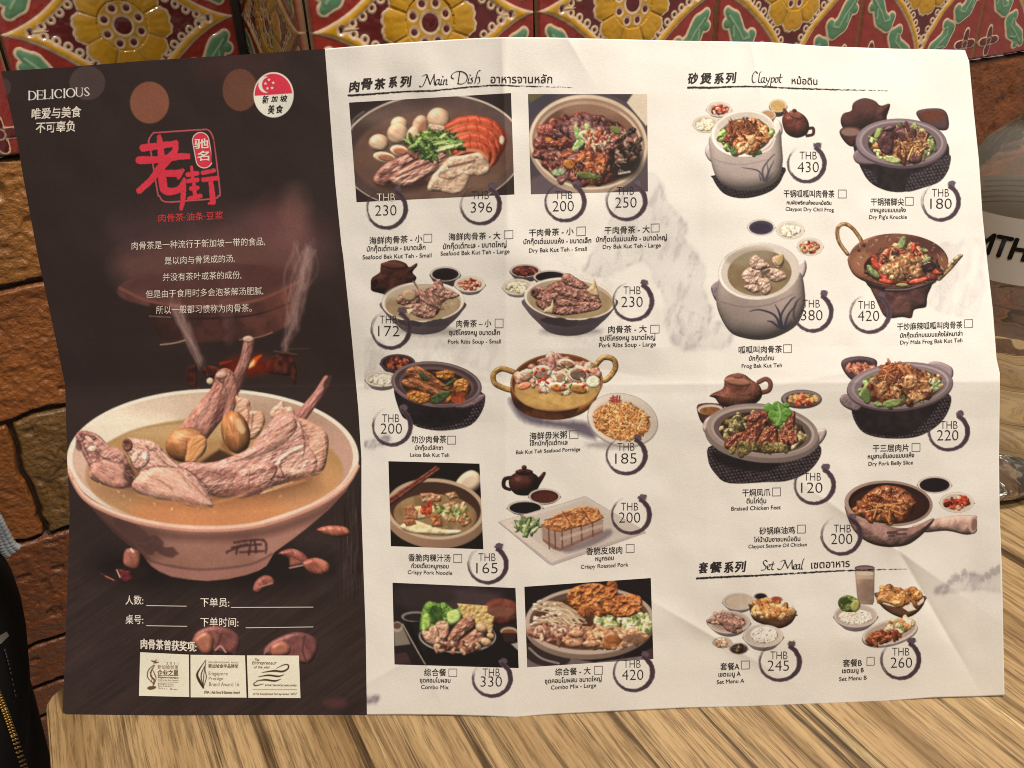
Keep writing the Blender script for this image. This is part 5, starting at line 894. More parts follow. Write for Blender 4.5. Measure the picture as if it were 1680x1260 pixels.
A.F(('e', 950, 180, 20, 22), '6e4a44', w=10); A.F(('e', 945, 178, 9, 11), '3c2624'); A.fib(('e', 1120, 205, 150, 80), 220, 16, ['d8b8a4', '4a2c26', 'eed8c8', '70463c'], 30, 5, r=1.6, al=.45, spread=40); A.F(('p', 1245, 110, 1262, 160, 1272, 200, 1230, 195, 1205, 170, 1232, 145), 'b59c7c', w=12, n=.1); A.F(('p', 1040, 215, 1050, 250, 1040, 285, 995, 280, 1000, 262, 1030, 245), 'bfa684', w=12)
A.build('dish_picture', menu, 0.18)
# --- laksa rib pot
A = Art((100, 470, 730, 870), Z[5])
cup(A, 278, 525, 86, 42, 55, '3c3138', '3c2622', '554850', cols=['6a2c20', '8c4a30', '4a2018'], n=34, sz=12, seed=6); cup(A, 200, 606, 82, 38, 50, '776a6e', 'c9bfb0', 'dcd2c6', cols=['d6ccb4', 'bcb094', 'e4dcc8'], n=40, sz=11, seed=7)
mat_(A, (330, 760, 560, 700, 690, 670, 702, 740, 640, 830, 520, 858, 420, 852, 350, 825)); A.F((260, 650, 340, 700, 480, 720, 600, 700, 660, 660, 625, 790, 520, 840, 420, 840, 330, 810, 290, 770), '2b2226', '201a1d', sc=40)
A.F((560, 740, 640, 700, 700, 680, 705, 702, 660, 735, 600, 752), '7a6268', w=14, n=.1); A.F(('e', 468, 632, 224, 112, 6), '6b555a', '7b646a', sc=40, gx=-.2); A.F(('e', 468, 628, 216, 104, 6), '8a7278', soft=2); A.F(('e', 468, 630, 206, 98, 6), '52403f', soft=2); A.F(('e', 468, 632, 184, 86, 6), '6d545a'); A.F(('e', 468, 640, 172, 80, 6), '3b2620', gy=.3)
A.F(('e', 470, 680, 150, 40), '70351f', 'a04a26', sc=30, soft=6, al=.9)
for q in ((320, 560, 370, 540, 430, 570, 480, 610, 540, 650, 500, 665, 430, 640, 360, 610, 325, 590), (300, 610, 360, 600, 440, 640, 520, 670, 470, 690, 390, 665, 310, 640)): A.F(q, '7a4a2e', '945c3a', n=.3, sc=11, w=18, k=2.8, g=.2, ax=25, st=3)
for q in (('p', 465, 572, 520, 560, 560, 572, 555, 600, 510, 612, 468, 600), ('p', 555, 615, 600, 600, 632, 620, 625, 670, 570, 672, 550, 650), ('p', 320, 680, 360, 662, 440, 680, 440, 715, 390, 732, 325, 705), ('p', 520, 665, 548, 660, 545, 715, 515, 725)): A.F(q, 'b87a34', '8f5424', n=.2, sc=12, w=12, g=.3, k=2)
for q in ((375, 575, 400, 572, 430, 605, 410, 612), (440, 700, 480, 672, 545, 665, 500, 715, 450, 730), (510, 635, 555, 602, 565, 610, 530, 640)): A.F(q, '35482c', '4a5c38', sc=10, w=8, g=.1)
A.fib(('e', 455, 640, 150, 74), 240, 16, ['d8a070', '2a160c', 'a86838', '4a2814'], 25, 5, r=1.8, al=.45, spread=50); A.F(('e', 575, 708, 34, 16), 'a83a1c', 'c45a2c', sc=8); A.build('dish_picture', menu, 0.18)
# --- seafood porridge in a copper pan with a plate of crisp rice
A = Art((730, 460, 1580, 960), Z[5])
shadow(A, (840, 700, 1000, 800, 1200, 820, 1250, 900, 1100, 850, 920, 820, 850, 760), .75, 16, '6a5a74'); shadow(A, ('e', 1330, 930, 120, 18), .35)
for q in ([(845, 570), (790, 555), (750, 580), (755, 625), (800, 650), (835, 660)], [(1250, 540), (1290, 500), (1340, 510), (1348, 555), (1310, 605), (1275, 615)]): A.F(('l', q, 13), 'b08a4e', '8a6838', sc=20, w=11, g=.35, amb=.35)
A.F((835, 640, 850, 730, 920, 785, 1040, 806, 1150, 790, 1230, 740, 1280, 640, 1200, 720, 1050, 760, 900, 730), '3a2015', '5a3018', sc=60, g=.1, gx=-.2, n=.2); A.F(('p', 1160, 770, 1240, 720, 1255, 690, 1265, 640, 1180, 720), 'a06428', al=.8, soft=6); A.F(('p', 940, 760, 960, 790, 1010, 800, 1000, 765), '6a3a1c', al=.7, soft=5)
A.F(('e', 1060, 622, 228, 142, -3), '9a6238', 'b57a48', sc=60); A.F(('e', 1060, 620, 220, 134, -3), '6a3a20', '7d482a', sc=50, gx=.3); A.F(('e', 1062, 650, 210, 106, -3), 'c4a060', 'b08a4c', sc=60, soft=2); A.F(('e', 1060, 700, 170, 50), 'cfa862', 'bd9350', sc=30, soft=12)
A.S(('e', 1060, 595, 185, 66, -3), 60, 30, ['d0a088', 'b88470', 'c8b090', 'e0c0a8', 'a87460'], 1.6, w=18, g=.2, seed=9); A.S(('e', 1060, 525, 75, 22), 14, 26, ['c89a88', 'b48070', 'a87870'], 2, w=16, g=.15, seed=3)
for cx, cy, rx, ry, ro, i in ((985, 575, 52, 38, -10, '8d7264'), (1165, 580, 52, 42, 10, '6f5a50'), (1080, 600, 42, 34, 20, '97705c'), (1110, 530, 44, 24, 10, '8a5e50'), (1065, 645, 48, 24, 5, 'b8703c'), (1165, 652, 56, 28, 10, '9a6a30'), (905, 590, 40, 30, -20, 'a88070')): A.F(('e', cx, cy, rx, ry, ro), 'd8bca0', w=10, g=.2); A.F(('e', cx + 2, cy + 4, rx * .78, ry * .7, ro), i, n=.2, sc=10, w=10, g=.3)
A.S(('e', 1070, 600, 190, 60), 40, 8, ['c8442c', '6d8048', 'e8d8b8', 'b83428'], 1.6, seed=10); A.F(('e', 900, 640, 36, 18, -15), 'cf7c58', w=10, g=.2); A.F(('e', 1240, 620, 34, 30), 'c9ccb0', n=.15, w=10)
A.F(('e', 1385, 808, 176, 130, 14), 'aea39e'); A.F(('e', 1385, 804, 172, 125, 14), 'd5c9bd', gx=-.12); A.F(('e', 1380, 808, 145, 98, 12), 'b9ada4', al=.5, soft=8)
A.F(('e', 1378, 812, 142, 92, 10), 'b27c4c', n=.1, sc=8, wob=8); A.S(('e', 1378, 812, 136, 86, 10), 330, 11, ['c48a55', 'a66c3c', 'd8a473', 'bb7c48', '96602f'], 2.6, seed=11, g=.1)
for q in ([(1325, 700), (1350, 695)], [(1320, 712), (1352, 706)], [(1338, 688), (1336, 716)], [(1358, 688), (1356, 720)], [(1370, 690), (1368, 720)], [(1330, 718), (1375, 712)]): A.F(('l', q, 4), 'a83a34')
A.build('dish_picture', menu, 0.18)
# --- crispy pork noodle (photo)
A = Art((225, 1000, 710, 1450), Z[5], bg='1f1614')
A.F((560, 1130, 590, 1080, 640, 1055, 680, 1075, 690, 1120, 650, 1160, 600, 1160), 'c9b49c', w=30, gx=.1); A.F(('e', 465, 1270, 255, 170, 4), '9b7a62', gx=-.2); A.F(('e', 462, 1245, 245, 150, 4), 'c8ad92', gy=.1); A.F(('e', 462, 1246, 225, 134, 4), '4f3328', gy=.3)
A.F(('e', 462, 1275, 205, 104, 3), 'a88a62', '8d6c48', sc=50, soft=3); A.F(('p', 240, 1330, 300, 1370, 460, 1410, 620, 1370, 700, 1300, 700, 1460, 230, 1460), '8a6a54', al=.001)
A.F((290, 1330, 350, 1300, 420, 1320, 500, 1345, 590, 1350, 560, 1372, 440, 1372, 330, 1360), 'e0cfa8', 'cdb88c', sc=30, w=18); A.F((320, 1260, 380, 1230, 440, 1250, 420, 1290, 350, 1295), 'd9c6a0', 'b89c70', sc=24, w=16)
for q, c in ((('p', 388, 1170, 440, 1165, 495, 1180, 490, 1210, 400, 1215), 'c79a78'), (('p', 305, 1235, 350, 1225, 378, 1260, 372, 1300, 310, 1290), 'b58062'), (('p', 500, 1225, 560, 1205, 600, 1230, 590, 1262, 520, 1270), 'd0b08c'), (('p', 510, 1170, 560, 1160, 580, 1190, 530, 1200), 'c4a078'), (('p', 570, 1300, 625, 1270, 645, 1305, 600, 1340), 'c49068'), (('p', 440, 1290, 490, 1285, 500, 1330, 445, 1335), 'b0703c'), (('p', 300, 1300, 360, 1295, 372, 1320, 320, 1330), 'a8623c')): A.F(q, c, '8c5434', n=.2, sc=14, w=12, g=.25, k=2)
A.S(('e', 430, 1250, 40, 26), 18, 14, ['b83a20', 'd06030', '8a2818'], 2, seed=4, g=.3); A.S(('e', 470, 1258, 50, 30), 24, 11, ['3f5a2c', '64803c', 'a84028', 'd8c090'], 2, seed=5); A.S(('e', 560, 1260, 70, 40), 20, 14, ['d8b088', 'a86a44', '8f9a5c'], 1.8, seed=6)
A.F(('l', [(230, 1205), (340, 1130), (468, 1040)], [9, 8, 6]), '5c2a20', '7a3c2c', sc=20, w=7, g=.2); A.F(('l', [(230, 1225), (350, 1140), (480, 1048)], [9, 8, 6]), '6b3426', '4a2218', sc=20, w=7, g=.2); A.build('dish_picture', menu, 0.15, [(232, 1010), (680, 1022), (699, 1443), (244, 1428)])
# --- roast pork
A = Art((770, 1000, 1560, 1540), Z[5])
teapot(A, 900, 1108, 165, 150, '4c2620', '2c1513', 1)
cup(A, 1000, 1182, 78, 38, 36, '5a4a50', '4a2620', 'd0c4bc', fill='5c2a22'); cup(A, 905, 1238, 88, 34, 34, '5a4c54', '1d161a', 'd0c4bc', fill='1a1418')
A.F(('p', 772, 1310, 1090, 1218, 1200, 1182, 1480, 1345, 1500, 1362, 1040, 1522, 1020, 1515), 'bdb1b0'); A.F(('p', 778, 1308, 1095, 1216, 1200, 1184, 1490, 1350, 1035, 1508), 'd3c8c0', gx=-.12); A.F(('p', 830, 1310, 1110, 1228, 1200, 1200, 1430, 1345, 1050, 1470), 'c9bdb4', al=.7, soft=3)
A.F((1090, 1440, 1200, 1400, 1310, 1345, 1330, 1370, 1250, 1420, 1120, 1460), '75646a', al=.7, soft=9)
A.F(('p', 985, 1320, 1080, 1352, 1260, 1290, 1290, 1300, 1288, 1360, 1190, 1400, 1075, 1452, 1040, 1440, 990, 1400), 'b89c90', 'a38578', n=.12, sc=14, ax=90, st=.5)
for x in (1020, 1050, 1085, 1130, 1180, 1235): A.F(('l', [(x, 1338 + (x > 1080) * -(x - 1080) * .3), (x + 4, 1440 - max(0, x - 1080) * .38)], 4), '6d4438', al=.75, soft=1.5)
A.F(('p', 990, 1390, 1076, 1438, 1288, 1345, 1288, 1362, 1076, 1455, 1040, 1442, 992, 1402), '7a4a40', al=.55, soft=3); A.F(('p', 1076, 1385, 1288, 1318, 1288, 1332, 1076, 1402), 'd8c4b4', al=.5, soft=3)
A.F(('p', 978, 1322, 1040, 1280, 1110, 1252, 1195, 1228, 1262, 1242, 1293, 1288, 1230, 1318, 1076, 1360, 1030, 1350), 'a4663c', 'ba8050', n=.22, sc=13, w=7, k=1.6, g=.1, wob=3)
for q in ([(1090, 1258), (1140, 1340)], [(1180, 1240), (1235, 1318)], [(1000, 1300), (1200, 1258)]): A.F(('l', q, 3), '6e3a20', al=.6, soft=1.5)
A.S(('e', 915, 1328, 52, 38), 34, 17, ['4c5c3a', '6e7e52', '3a4a30', '8c9870'], 3, seed=8); A.F(('l', [(900, 1360), (925, 1300)], 6), '8fa06c', w=4); A.build('dish_picture', menu, 0.18)
# --- combo, small (photo)
A = Art((245, 335, 885, 780), Z[8], bg='2a2022')
A.F(('e', 620, 430, 170, 60), '5a474c', al=.7, soft=30, wob=14); A.F(('e', 400, 420, 160, 60), '3a2d2e', soft=20, wob=8); A.F((700, 470, 760, 425, 860, 445, 880, 520, 800, 560, 720, 530), '5a2a20', '6e3a2c', sc=40, w=40, g=.08); A.F(('e', 780, 490, 70, 28), '8a5a4a', al=.7, soft=8)
A.F(('e', 365, 515, 70, 26), '8a807c'); A.F(('e', 368, 518, 60, 19), '2a2022'); A.F(('p', 300, 548, 400, 535, 880, 600, 880, 770, 410, 745), '1b1516'); A.F(('l', [(302, 552), (350, 640), (412, 748)], 3), 'b0a49c'); A.F(('p', 255, 560, 300, 560, 340, 650, 262, 660), '94887a', al=.9); A.F(('e', 275, 565, 26, 26), 'b0a296'); A.F(('e', 275, 560, 20, 16), '6a4a40'); A.F(('p', 262, 700, 320, 690, 345, 748, 262, 748), '4a3034')
A.F(('e', 825, 588, 42, 22), 'c0ac98'); A.F(('e', 825, 592, 36, 16), '8a5434'); A.F(('p', 785, 595, 865, 595, 850, 640, 805, 640), '3a2420'); A.F(('p', 835, 650, 880, 640, 880, 690), 'bdb4b0', al=.9)
A.F(('e', 572, 622, 190, 86, 1), '0f0b0b'); A.F(('e', 572, 612, 190, 82, 1), 'a89c94'); A.F(('e', 572, 608, 184, 78, 1), '2c2020')
A.F((385, 580, 400, 480, 430, 440, 480, 450, 510, 445, 560, 480, 595, 450, 600, 520, 560, 560, 500, 560, 420, 590), '6f9440', '4c6e2c', n=.25, sc=20, w=28, k=2.6, g=.15); A.F((440, 470, 490, 470, 500, 530, 470, 560, 440, 530), '2e4a1e', '4a6a2c', sc=14, al=.9, soft=4); A.F((520, 500, 570, 480, 590, 520, 560, 550, 530, 550), '9aba5c', 'b8cc80', sc=14, w=14); A.F((400, 520, 430, 500, 440, 560, 400, 590), 'a5c068', '84a448', sc=12, w=12)
A.F(('p', 570, 450, 640, 456, 720, 462, 722, 500, 752, 515, 740, 600, 660, 560, 600, 520), 'cdb078', 'b8965c', n=.14, sc=12, w=6, k=2)
for q in ((470, 545, 520, 540, 530, 590, 500, 640, 450, 610), (430, 575, 470, 560, 480, 620, 440, 630), (395, 590, 440, 590, 500, 640, 470, 655, 420, 640)): A.F(q, 'c09a82', 'a87e6a', n=.15, sc=16, w=16, k=2, g=.12)
for q in ((525, 620, 560, 560, 610, 515, 650, 520, 660, 560, 610, 600, 560, 650, 530, 650), (580, 640, 640, 590, 690, 560, 710, 590, 690, 640, 620, 680, 580, 685), (520, 650, 560, 640, 590, 670, 540, 690)): A.F(q, '8e604e', 'a67a66', n=.28, sc=13, w=22, k=2.8, g=.16, ax=-40, st=2)
for cx, cy, r in ((690, 572, 30), (660, 662, 30), (712, 640, 28), (475, 665, 22), (735, 610, 20)): A.F(('e', cx, cy, r, r * .75, 20), 'c29a7a', w=r * .7, g=.15, n=.1)
A.F(('l', [(545, 640), (550, 685)], 6), 'e0d0c0'); A.S(('e', 570, 670, 120, 22), 24, 15, ['8a5c4a', '5c3a30', 'b08a74'], 1.8, seed=5, g=.2); A.build('dish_picture', menu, 0.15, [(252, 348), (857, 374), (873, 768), (262, 750)])
# --- combo, large (photo)
A = Art((895, 315, 1550, 775), Z[8], bg='201718')
A.F(('p', 895, 640, 1000, 700, 1250, 740, 1550, 700, 1550, 775, 895, 775), '8a7a7c', '75666a', sc=60); A.F(('e', 1010, 700, 120, 60, 12), '3a2c2e', soft=4); A.F(('l', [(925, 670), (985, 720), (1070, 745)], 5), 'b0a4a0', al=.8); A.F(('p', 1480, 690, 1550, 660, 1550, 730, 1500, 730), '4a3638')
A.F(('e', 1222, 560, 320, 166, -2), '8d7769', gx=-.2, gy=-.3); A.F(('e', 1222, 535, 318, 166, -2), 'c2ada0', gx=-.05); A.F(('e', 1222, 532, 296, 148, -2), '6f5348', gy=.4); A.F(('e', 1222, 545, 290, 130, -2), '6e4430', '553224', sc=40, soft=4)
for i in range(46):
    rs = np.random.RandomState(100 + i); x0, y0 = rs.uniform(935, 1090), rs.uniform(440, 560); x1, y1 = rs.uniform(1130, 1215), rs.uniform(500, 600)
    A.F(('l', [(x0, y0), ((x0 + x1) / 2 + rs.uniform(-30, 30), (y0 + y1) / 2 - rs.uniform(-10, 35)), (x1, y1)], [3.2, 3, 2.2]), ['d9c3a4', 'c5a888', 'b08f70', 'e2d0b4'][i % 4], soft=.5); A.F(('e', x0, y0, 9, 7), 'e0cbb0', w=6, g=.1)
A.F(('e', 980, 590, 70, 34), '8a5a4c', 'a07464', sc=20, w=20, al=.9, k=2); A.F(('e', 1080, 580, 80, 28), '7e5248', '9a7060', sc=16, w=16, al=.85, k=2)
A.S(('e', 1090, 600, 150, 40), 36, 17, ['9a6a58', 'b8907c', '7a4e40', 'c8a890'], 2.4, seed=12, g=.25)
A.S((1250, 520, 1330, 500, 1480, 500, 1525, 540, 1500, 600, 1380, 605, 1280, 570), 130, 15, ['a8b078', '8f9a5c', 'c8cc9c', '6f7c48', 'd8d8b0'], 1.4, seed=13, g=.15)
A.S(('e', 1300, 620, 190, 44), 70, 24, ['a87858', '8a5c44', 'c09a78', '6e4636', 'b08060'], 1.6, w=15, g=.3, seed=14)
for q in ((1145, 645, 46, 24), (1230, 650, 44, 20), (1330, 620, 36, 30), (1155, 600, 40, 22)): A.F(('e', *q), '9a6a52', 'b88a6c', sc=12, w=18, g=.35, n=.1)
A.F(('e', 1330, 635, 44, 34), 'a8622c', al=.7, soft=9); A.F(('e', 1440, 625, 60, 24), '85604c', al=.8, soft=6)
A.F((1110, 430, 1125, 385, 1180, 360, 1250, 350, 1300, 365, 1325, 400, 1300, 450, 1250, 475, 1190, 495, 1150, 480), '9a582c', 'b87440', n=.3, sc=16, w=16, k=3.2, g=.12); A.F((1300, 440, 1340, 420, 1400, 405, 1460, 410, 1482, 440, 1470, 490, 1400, 520, 1330, 510, 1280, 490), '9a562c', 'b4703e', n=.3, sc=16, w=16, k=3.2, g=.12); A.F((1310, 345, 1350, 340, 1360, 400, 1330, 430, 1300, 420), '8e4e28', 'a86638', n=.3, sc=14, w=12, k=3)
A.S(('e', 1240, 490, 70, 20), 16, 18, ['8a4e28', 'a8683c'], 2, seed=3, g=.2); A.build('dish_picture', menu, 0.15, [(901, 368), (1523, 325), (1536, 723), (915, 764)])

# --- claypot dry chili frog
A = Art((40, 480, 670, 990), Z[3])
cup(A, 180, 538, 62, 36, 36, '8a7c7e', 'c8baac', 'dcd2c8', cols=CHILI, n=36, sz=10, seed=2); cup(A, 116, 612, 64, 42, 36, '9a8e88', 'cabd9c', 'dcd2c4', cols=['d8ccac', 'c0b48e', 'e4dcc4'], n=36, sz=11, seed=3)
cup(A, 470, 520, 44, 32, 50, '4a3832', 'caa868', 'd8ccbc', fill='c4a060'); cup(A, 420, 566, 38, 26, 40, '7a5a4c', 'b8946c', 'd8c8b8', fill='b88c64')
A.F(('l', [(600, 640), (640, 630), (642, 660), (612, 668)], 7), '4a241e'); A.F(('l', [(500, 540), (520, 580)], [8, 14]), '6a352c'); A.F((490, 600, 500, 565, 550, 548, 600, 570, 622, 615, 610, 660, 560, 678, 510, 655), '6e3a30', '57291f', sc=40, w=50, g=.2, amb=.3); A.F(('e', 556, 566, 36, 20, 20), '7a4438', w=12, g=.2, amb=.4); A.F(('e', 550, 545, 11, 9), '4a221c', w=6)
mat_(A, (150, 880, 170, 860, 480, 820, 492, 870, 450, 930, 370, 965, 280, 975, 200, 950), '2e2428', '1c1518', '5a4a52')
A.F((112, 735, 130, 705, 165, 690, 175, 720, 165, 770, 190, 790, 140, 795, 115, 765), 'a79a9c', w=20); A.F(('e', 150, 738, 18, 14), '6c5e66', soft=2); A.F((450, 590, 480, 600, 492, 640, 480, 670, 450, 660), 'c9bdb8', w=16)
A.F((135, 760, 145, 660, 300, 660, 450, 640, 480, 640, 488, 720, 492, 800, 470, 880, 400, 925, 300, 938, 220, 920, 165, 870), '9c8d88', n=.03, k=0, w=70, gy=-.25, gx=.1, amb=.55); A.F(('l', [(140, 775), (200, 800), (300, 810), (420, 785)], 3), '857880', al=.5, soft=3)
A.F(('e', 300, 655, 158, 113, -8), 'f0e8de', gx=-.15); A.F(('e', 302, 656, 148, 103, -8), 'd5c9bf', soft=2, gy=.12); A.F(('l', [(150, 690), (190, 735), (260, 765), (350, 764), (430, 730), (455, 680)], 3), 'fbf4ea', al=.7, soft=1.5); A.F(('e', 308, 668, 126, 86, -4), '4a3626'); A.F(('e', 250, 590, 110, 30, -14), 'c2b6ae', al=.5, soft=6)
A.S(('e', 310, 672, 122, 80, -4), 60, 24, GREEN, 1.7, w=14, seed=3, g=.1); A.S(('e', 315, 665, 92, 70), 70, 24, ['9a5a34', 'b87848', '7a3f26', 'c89468', '5e3020'], 1.8, w=16, g=.3, seed=4); A.S(('e', 300, 628, 70, 28), 46, 13, ['6a3420', '8a4c2c', '4a2418'], 6, seed=5); A.F(('e', 340, 690, 18, 28, 20), 'b08a5c', w=14, g=.3); A.fib(('e', 310, 665, 115, 78), 260, 14, ['e8c090', '2a160e', '9a6038', '4a2a18'], 80, 5, r=1.8, al=.5, spread=80)
for q in ([(400, 890), (395, 830), (440, 770), (455, 760)], [(410, 890), (430, 830), (450, 790)], [(400, 885), (370, 840), (290, 825)], [(405, 885), (420, 850), (415, 800)], [(385, 885), (375, 855)], [(412, 892), (445, 850)]): A.F(('l', q, [5, 4, 1.2]), '4a4452', al=.85)
A.build('dish_picture', menu, 0.18)
# --- dry pig's knuckle
A = Art((760, 470, 1330, 960), Z[3])
A.F((778, 600, 790, 560, 830, 545, 840, 510, 890, 483, 940, 495, 975, 520, 1015, 510, 1020, 525, 1005, 570, 990, 610, 860, 650, 800, 640), '4e2d2a', '3c2220', sc=50, w=60, amb=.4); A.F(('e', 900, 515, 60, 28), '5c3632', soft=5, al=.7); A.F((772, 650, 800, 625, 870, 630, 880, 660, 840, 720, 800, 700), '4a2c28', '3a2320', sc=30, w=20, amb=.5); A.F(('e', 825, 650, 46, 20), '8a6a5e', soft=4)
A.F((1150, 560, 1180, 538, 1270, 535, 1305, 570, 1300, 640, 1200, 620), '4a3438', w=20, amb=.5); A.F(('e', 1230, 572, 62, 26), '7a4028', '5a2c20', sc=14, soft=4, n=.3); 
A.F((840, 720, 900, 740, 960, 760, 1140, 760, 1290, 700, 1312, 770, 1300, 850, 1200, 915, 1080, 945, 980, 930, 900, 870), '2f2428', '1f181b', sc=30); mat_(A, (1120, 860, 1200, 830, 1310, 760, 1312, 820, 1270, 890, 1180, 925, 1100, 940)); mat_(A, (890, 830, 940, 850, 960, 900, 920, 890))
A.F((840, 765, 870, 735, 930, 790, 960, 808, 900, 812, 855, 800), '75636a', w=14); A.F(('e', 1076, 708, 226, 122, 2), '5c4a50'); A.F(('e', 1076, 700, 224, 116, 2), '85737a', gx=-.15); A.F(('e', 1076, 698, 206, 104, 2), 'a39198', soft=2); A.F(('e', 1078, 700, 196, 98, 2), '75636a', soft=2); A.F(('e', 1080, 708, 168, 92, 2), '382822')
A.S(('e', 1080, 708, 160, 86, 2), 70, 21, ['7d8a55', '5d6c3c', 'a0a878', '4a5230', '8a7a50'], 1.8, w=12, g=.15, seed=6); A.S(('e', 1080, 712, 120, 80), 60, 22, ['5a3028', '7a4a34', 'a8703c', '4a2420', '8a5c3c'], 2, w=14, g=.35, seed=7)
for q in ((960, 700, 985, 650, 1030, 640, 1040, 700, 1020, 760, 980, 750), (1040, 650, 1090, 630, 1150, 640, 1140, 690, 1080, 700), (1090, 770, 1130, 745, 1175, 760, 1170, 800, 1110, 800), (980, 640, 1020, 615, 1050, 625, 1020, 650)): A.F(q, '43262a', '5a383a', n=.1, sc=20, w=20, g=.3)
A.S(('e', 1130, 710, 70, 50), 20, 15, ['a07040', '8a5432', 'b88c5c', '5a3424'], 7, seed=8, g=.2); A.F(('e', 1030, 785, 44, 18, 10), '8f9a5e', 'b0b884', sc=8, w=8); A.F(('e', 960, 660, 14, 26, 30), '8a9858', w=7); A.fib(('e', 1080, 712, 150, 78), 300, 15, ['d8b088', '1c1010', '8a5a3c', '2c1a1a'], 40, 5, r=2, al=.5, spread=90); A.F(('l', [(1100, 605), (1110, 640)], 9), '5a2c28', w=7); A.build('dish_picture', menu, 0.18)
# --- frog rib soup (white pot); views 3 and 6 share the boundary
A = Art((130, -200, 700, 420), Z[6])
cup(A, 387, -142, 68, 40, 24, '8a8090', '4a4250', 'd8d0cc', fill='3a3248'); cup(A, 530, -128, 68, 44, 28, '94888a', 'cfc4b4', 'ded6cc', cols=['d8ccb0', 'c0b090', 'e6dcc8'], n=34, sz=11, seed=2)
A.k = (1120, 420, 1 / 3); cup(A, 628, -46, 64, 44, 26, '8d8280', 'c8baac', 'dcd2c8', cols=CHILI + ['8a9060'], n=40, sz=11, seed=3)
A.F((140, 165, 150, 140, 190, 120, 215, 160, 230, 215, 190, 235, 160, 215), '6d5f66', '857880', sc=20, w=22); A.F(('e', 195, 185, 20, 14, 20), '453a42', soft=2); A.F((560, 40, 600, 20, 610, 60, 590, 110, 550, 110), 'b5a9a6', w=18)
A.F((172, 260, 170, 160, 200, 100, 380, 100, 540, 80, 585, 90, 602, 190, 598, 260, 560, 340, 480, 390, 400, 412, 310, 405, 230, 370), '8c7d78', n=.03, k=0, w=90, gy=-.35, gx=.2, amb=.5); A.F(('l', [(190, 225), (290, 250), (420, 240), (540, 190)], 3), '5f545c', al=.4, soft=3)
A.F(('e', 376, 75, 200, 139, -6), 'e0d6cc', gx=-.2); A.F(('e', 378, 72, 190, 130, -6), 'cfc4bc', soft=2); A.F(('e', 378, 84, 158, 112, -4), '94805e', '846e50', sc=50, gy=.1); A.F(('e', 330, 0, 120, 40, -10), '9d8f7c', al=.6, soft=10)
for q in ((290, 100, 320, 60, 380, 50, 400, 90, 380, 130, 330, 145), (330, 20, 360, -5, 400, 20, 430, 50, 390, 70, 340, 60), (400, 70, 450, 60, 500, 80, 510, 110, 460, 130, 420, 110), (370, 120, 420, 110, 440, 150, 420, 190, 390, 185), (440, 10, 480, -5, 500, 25, 480, 60, 450, 50), (300, 150, 360, 140, 380, 175, 340, 180)): A.F(q, 'b59888', 'a08274', n=.12, sc=14, w=20, k=2.2, g=.2)
A.F(('e', 480, 20, 18, 32, 20), 'a08a5c', w=10); A.F(('e', 410, 80, 26, 10, -30), '6e5648')
for q in ([(490, 355), (485, 290), (530, 220), (555, 200)], [(500, 355), (520, 290), (560, 240)], [(485, 350), (450, 290), (380, 265), (330, 272)], [(488, 350), (475, 280), (455, 240)], [(470, 350), (440, 325), (415, 320)], [(505, 360), (535, 320)], [(480, 355), (465, 320)]): A.F(('l', q, [6, 5, 1.5]), '332f42', al=.9)
A.build('dish_picture', menu, 0.18)
# --- mala frog in a copper wok on a burner
A = Art((740, 1070, 1400, 1590), Z[3])
A.F(('l', [(812, 1250), (770, 1190), (762, 1130), (790, 1102), (830, 1118), (865, 1160), (882, 1190)], 9), '6d4a2c', 'a07c4c', sc=16, w=8, g=.4, amb=.3); A.F(('l', [(812, 1246), (772, 1186), (766, 1134), (790, 1108)], 2), 'e0c898', al=.7)
A.F((905, 1375, 1060, 1390, 1235, 1340, 1228, 1400, 1205, 1455, 1200, 1505, 1185, 1515, 1140, 1525, 1125, 1565, 1080, 1560, 1000, 1562, 955, 1480, 925, 1420), '45292a', '5a3834', sc=40, w=30, gx=-.3, g=.08); A.F((920, 1395, 1060, 1420, 1235, 1370, 1228, 1400, 1060, 1440, 930, 1415), '211516', al=.85, soft=3); A.F(('l', [(1000, 1425), (1110, 1422), (1235, 1382)], 4), 'a08c86', al=.6, soft=1.5)
A.F((816, 1262, 830, 1335, 880, 1378, 960, 1402, 1060, 1412, 1170, 1402, 1250, 1375, 1300, 1310, 1200, 1250, 900, 1230), '7a4a36', '92604a', sc=40, w=30, g=.12)
A.F(('l', [(1262, 1368), (1310, 1318), (1355, 1270), (1374, 1257)], [14, 16, 12, 6]), 'a58a64', '4c3424', sc=12, w=10, g=.5)
rim = ('e', 1064, 1280, 244, 130, 3)
A.F(rim, 'a4694c', '6d4434', sc=60, gx=-.3); A.F(('e', 1064, 1282, 236, 124, 3), '70443a', '84543f', sc=70, gx=.1); A.F(('e', 1170, 1215, 120, 60), '4c2826', al=.7, soft=20, clip=rim); A.F(('e', 880, 1290, 50, 60), 'b57e5e', al=.55, soft=16, clip=rim); A.F(('e', 1080, 1318, 188, 88, 2), '40221a', '2c1612', sc=30, soft=3, clip=rim)
for x, y in ((868, 1232), (893, 1208)): A.F(('e', x, y, 8, 8), '3a221a', w=5)
A.S(('e', 1085, 1322, 172, 74, 2), 90, 24, ['6a2a1c', '7a382a', '43201a', '5a402c', '3a2a20'], 1.9, w=15, g=.35, seed=4); A.S(('e', 1090, 1290, 120, 76), 60, 26, ['8a6240', 'a87e54', '6a442c', '4c2c20', 'b08c64'], 1.6, w=18, g=.45, seed=5, k=2); A.S(('e', 1075, 1265, 130, 66), 9, 17, ['98342a', '82261e', 'a84c3c'], 3, seed=6, g=.25, w=8)
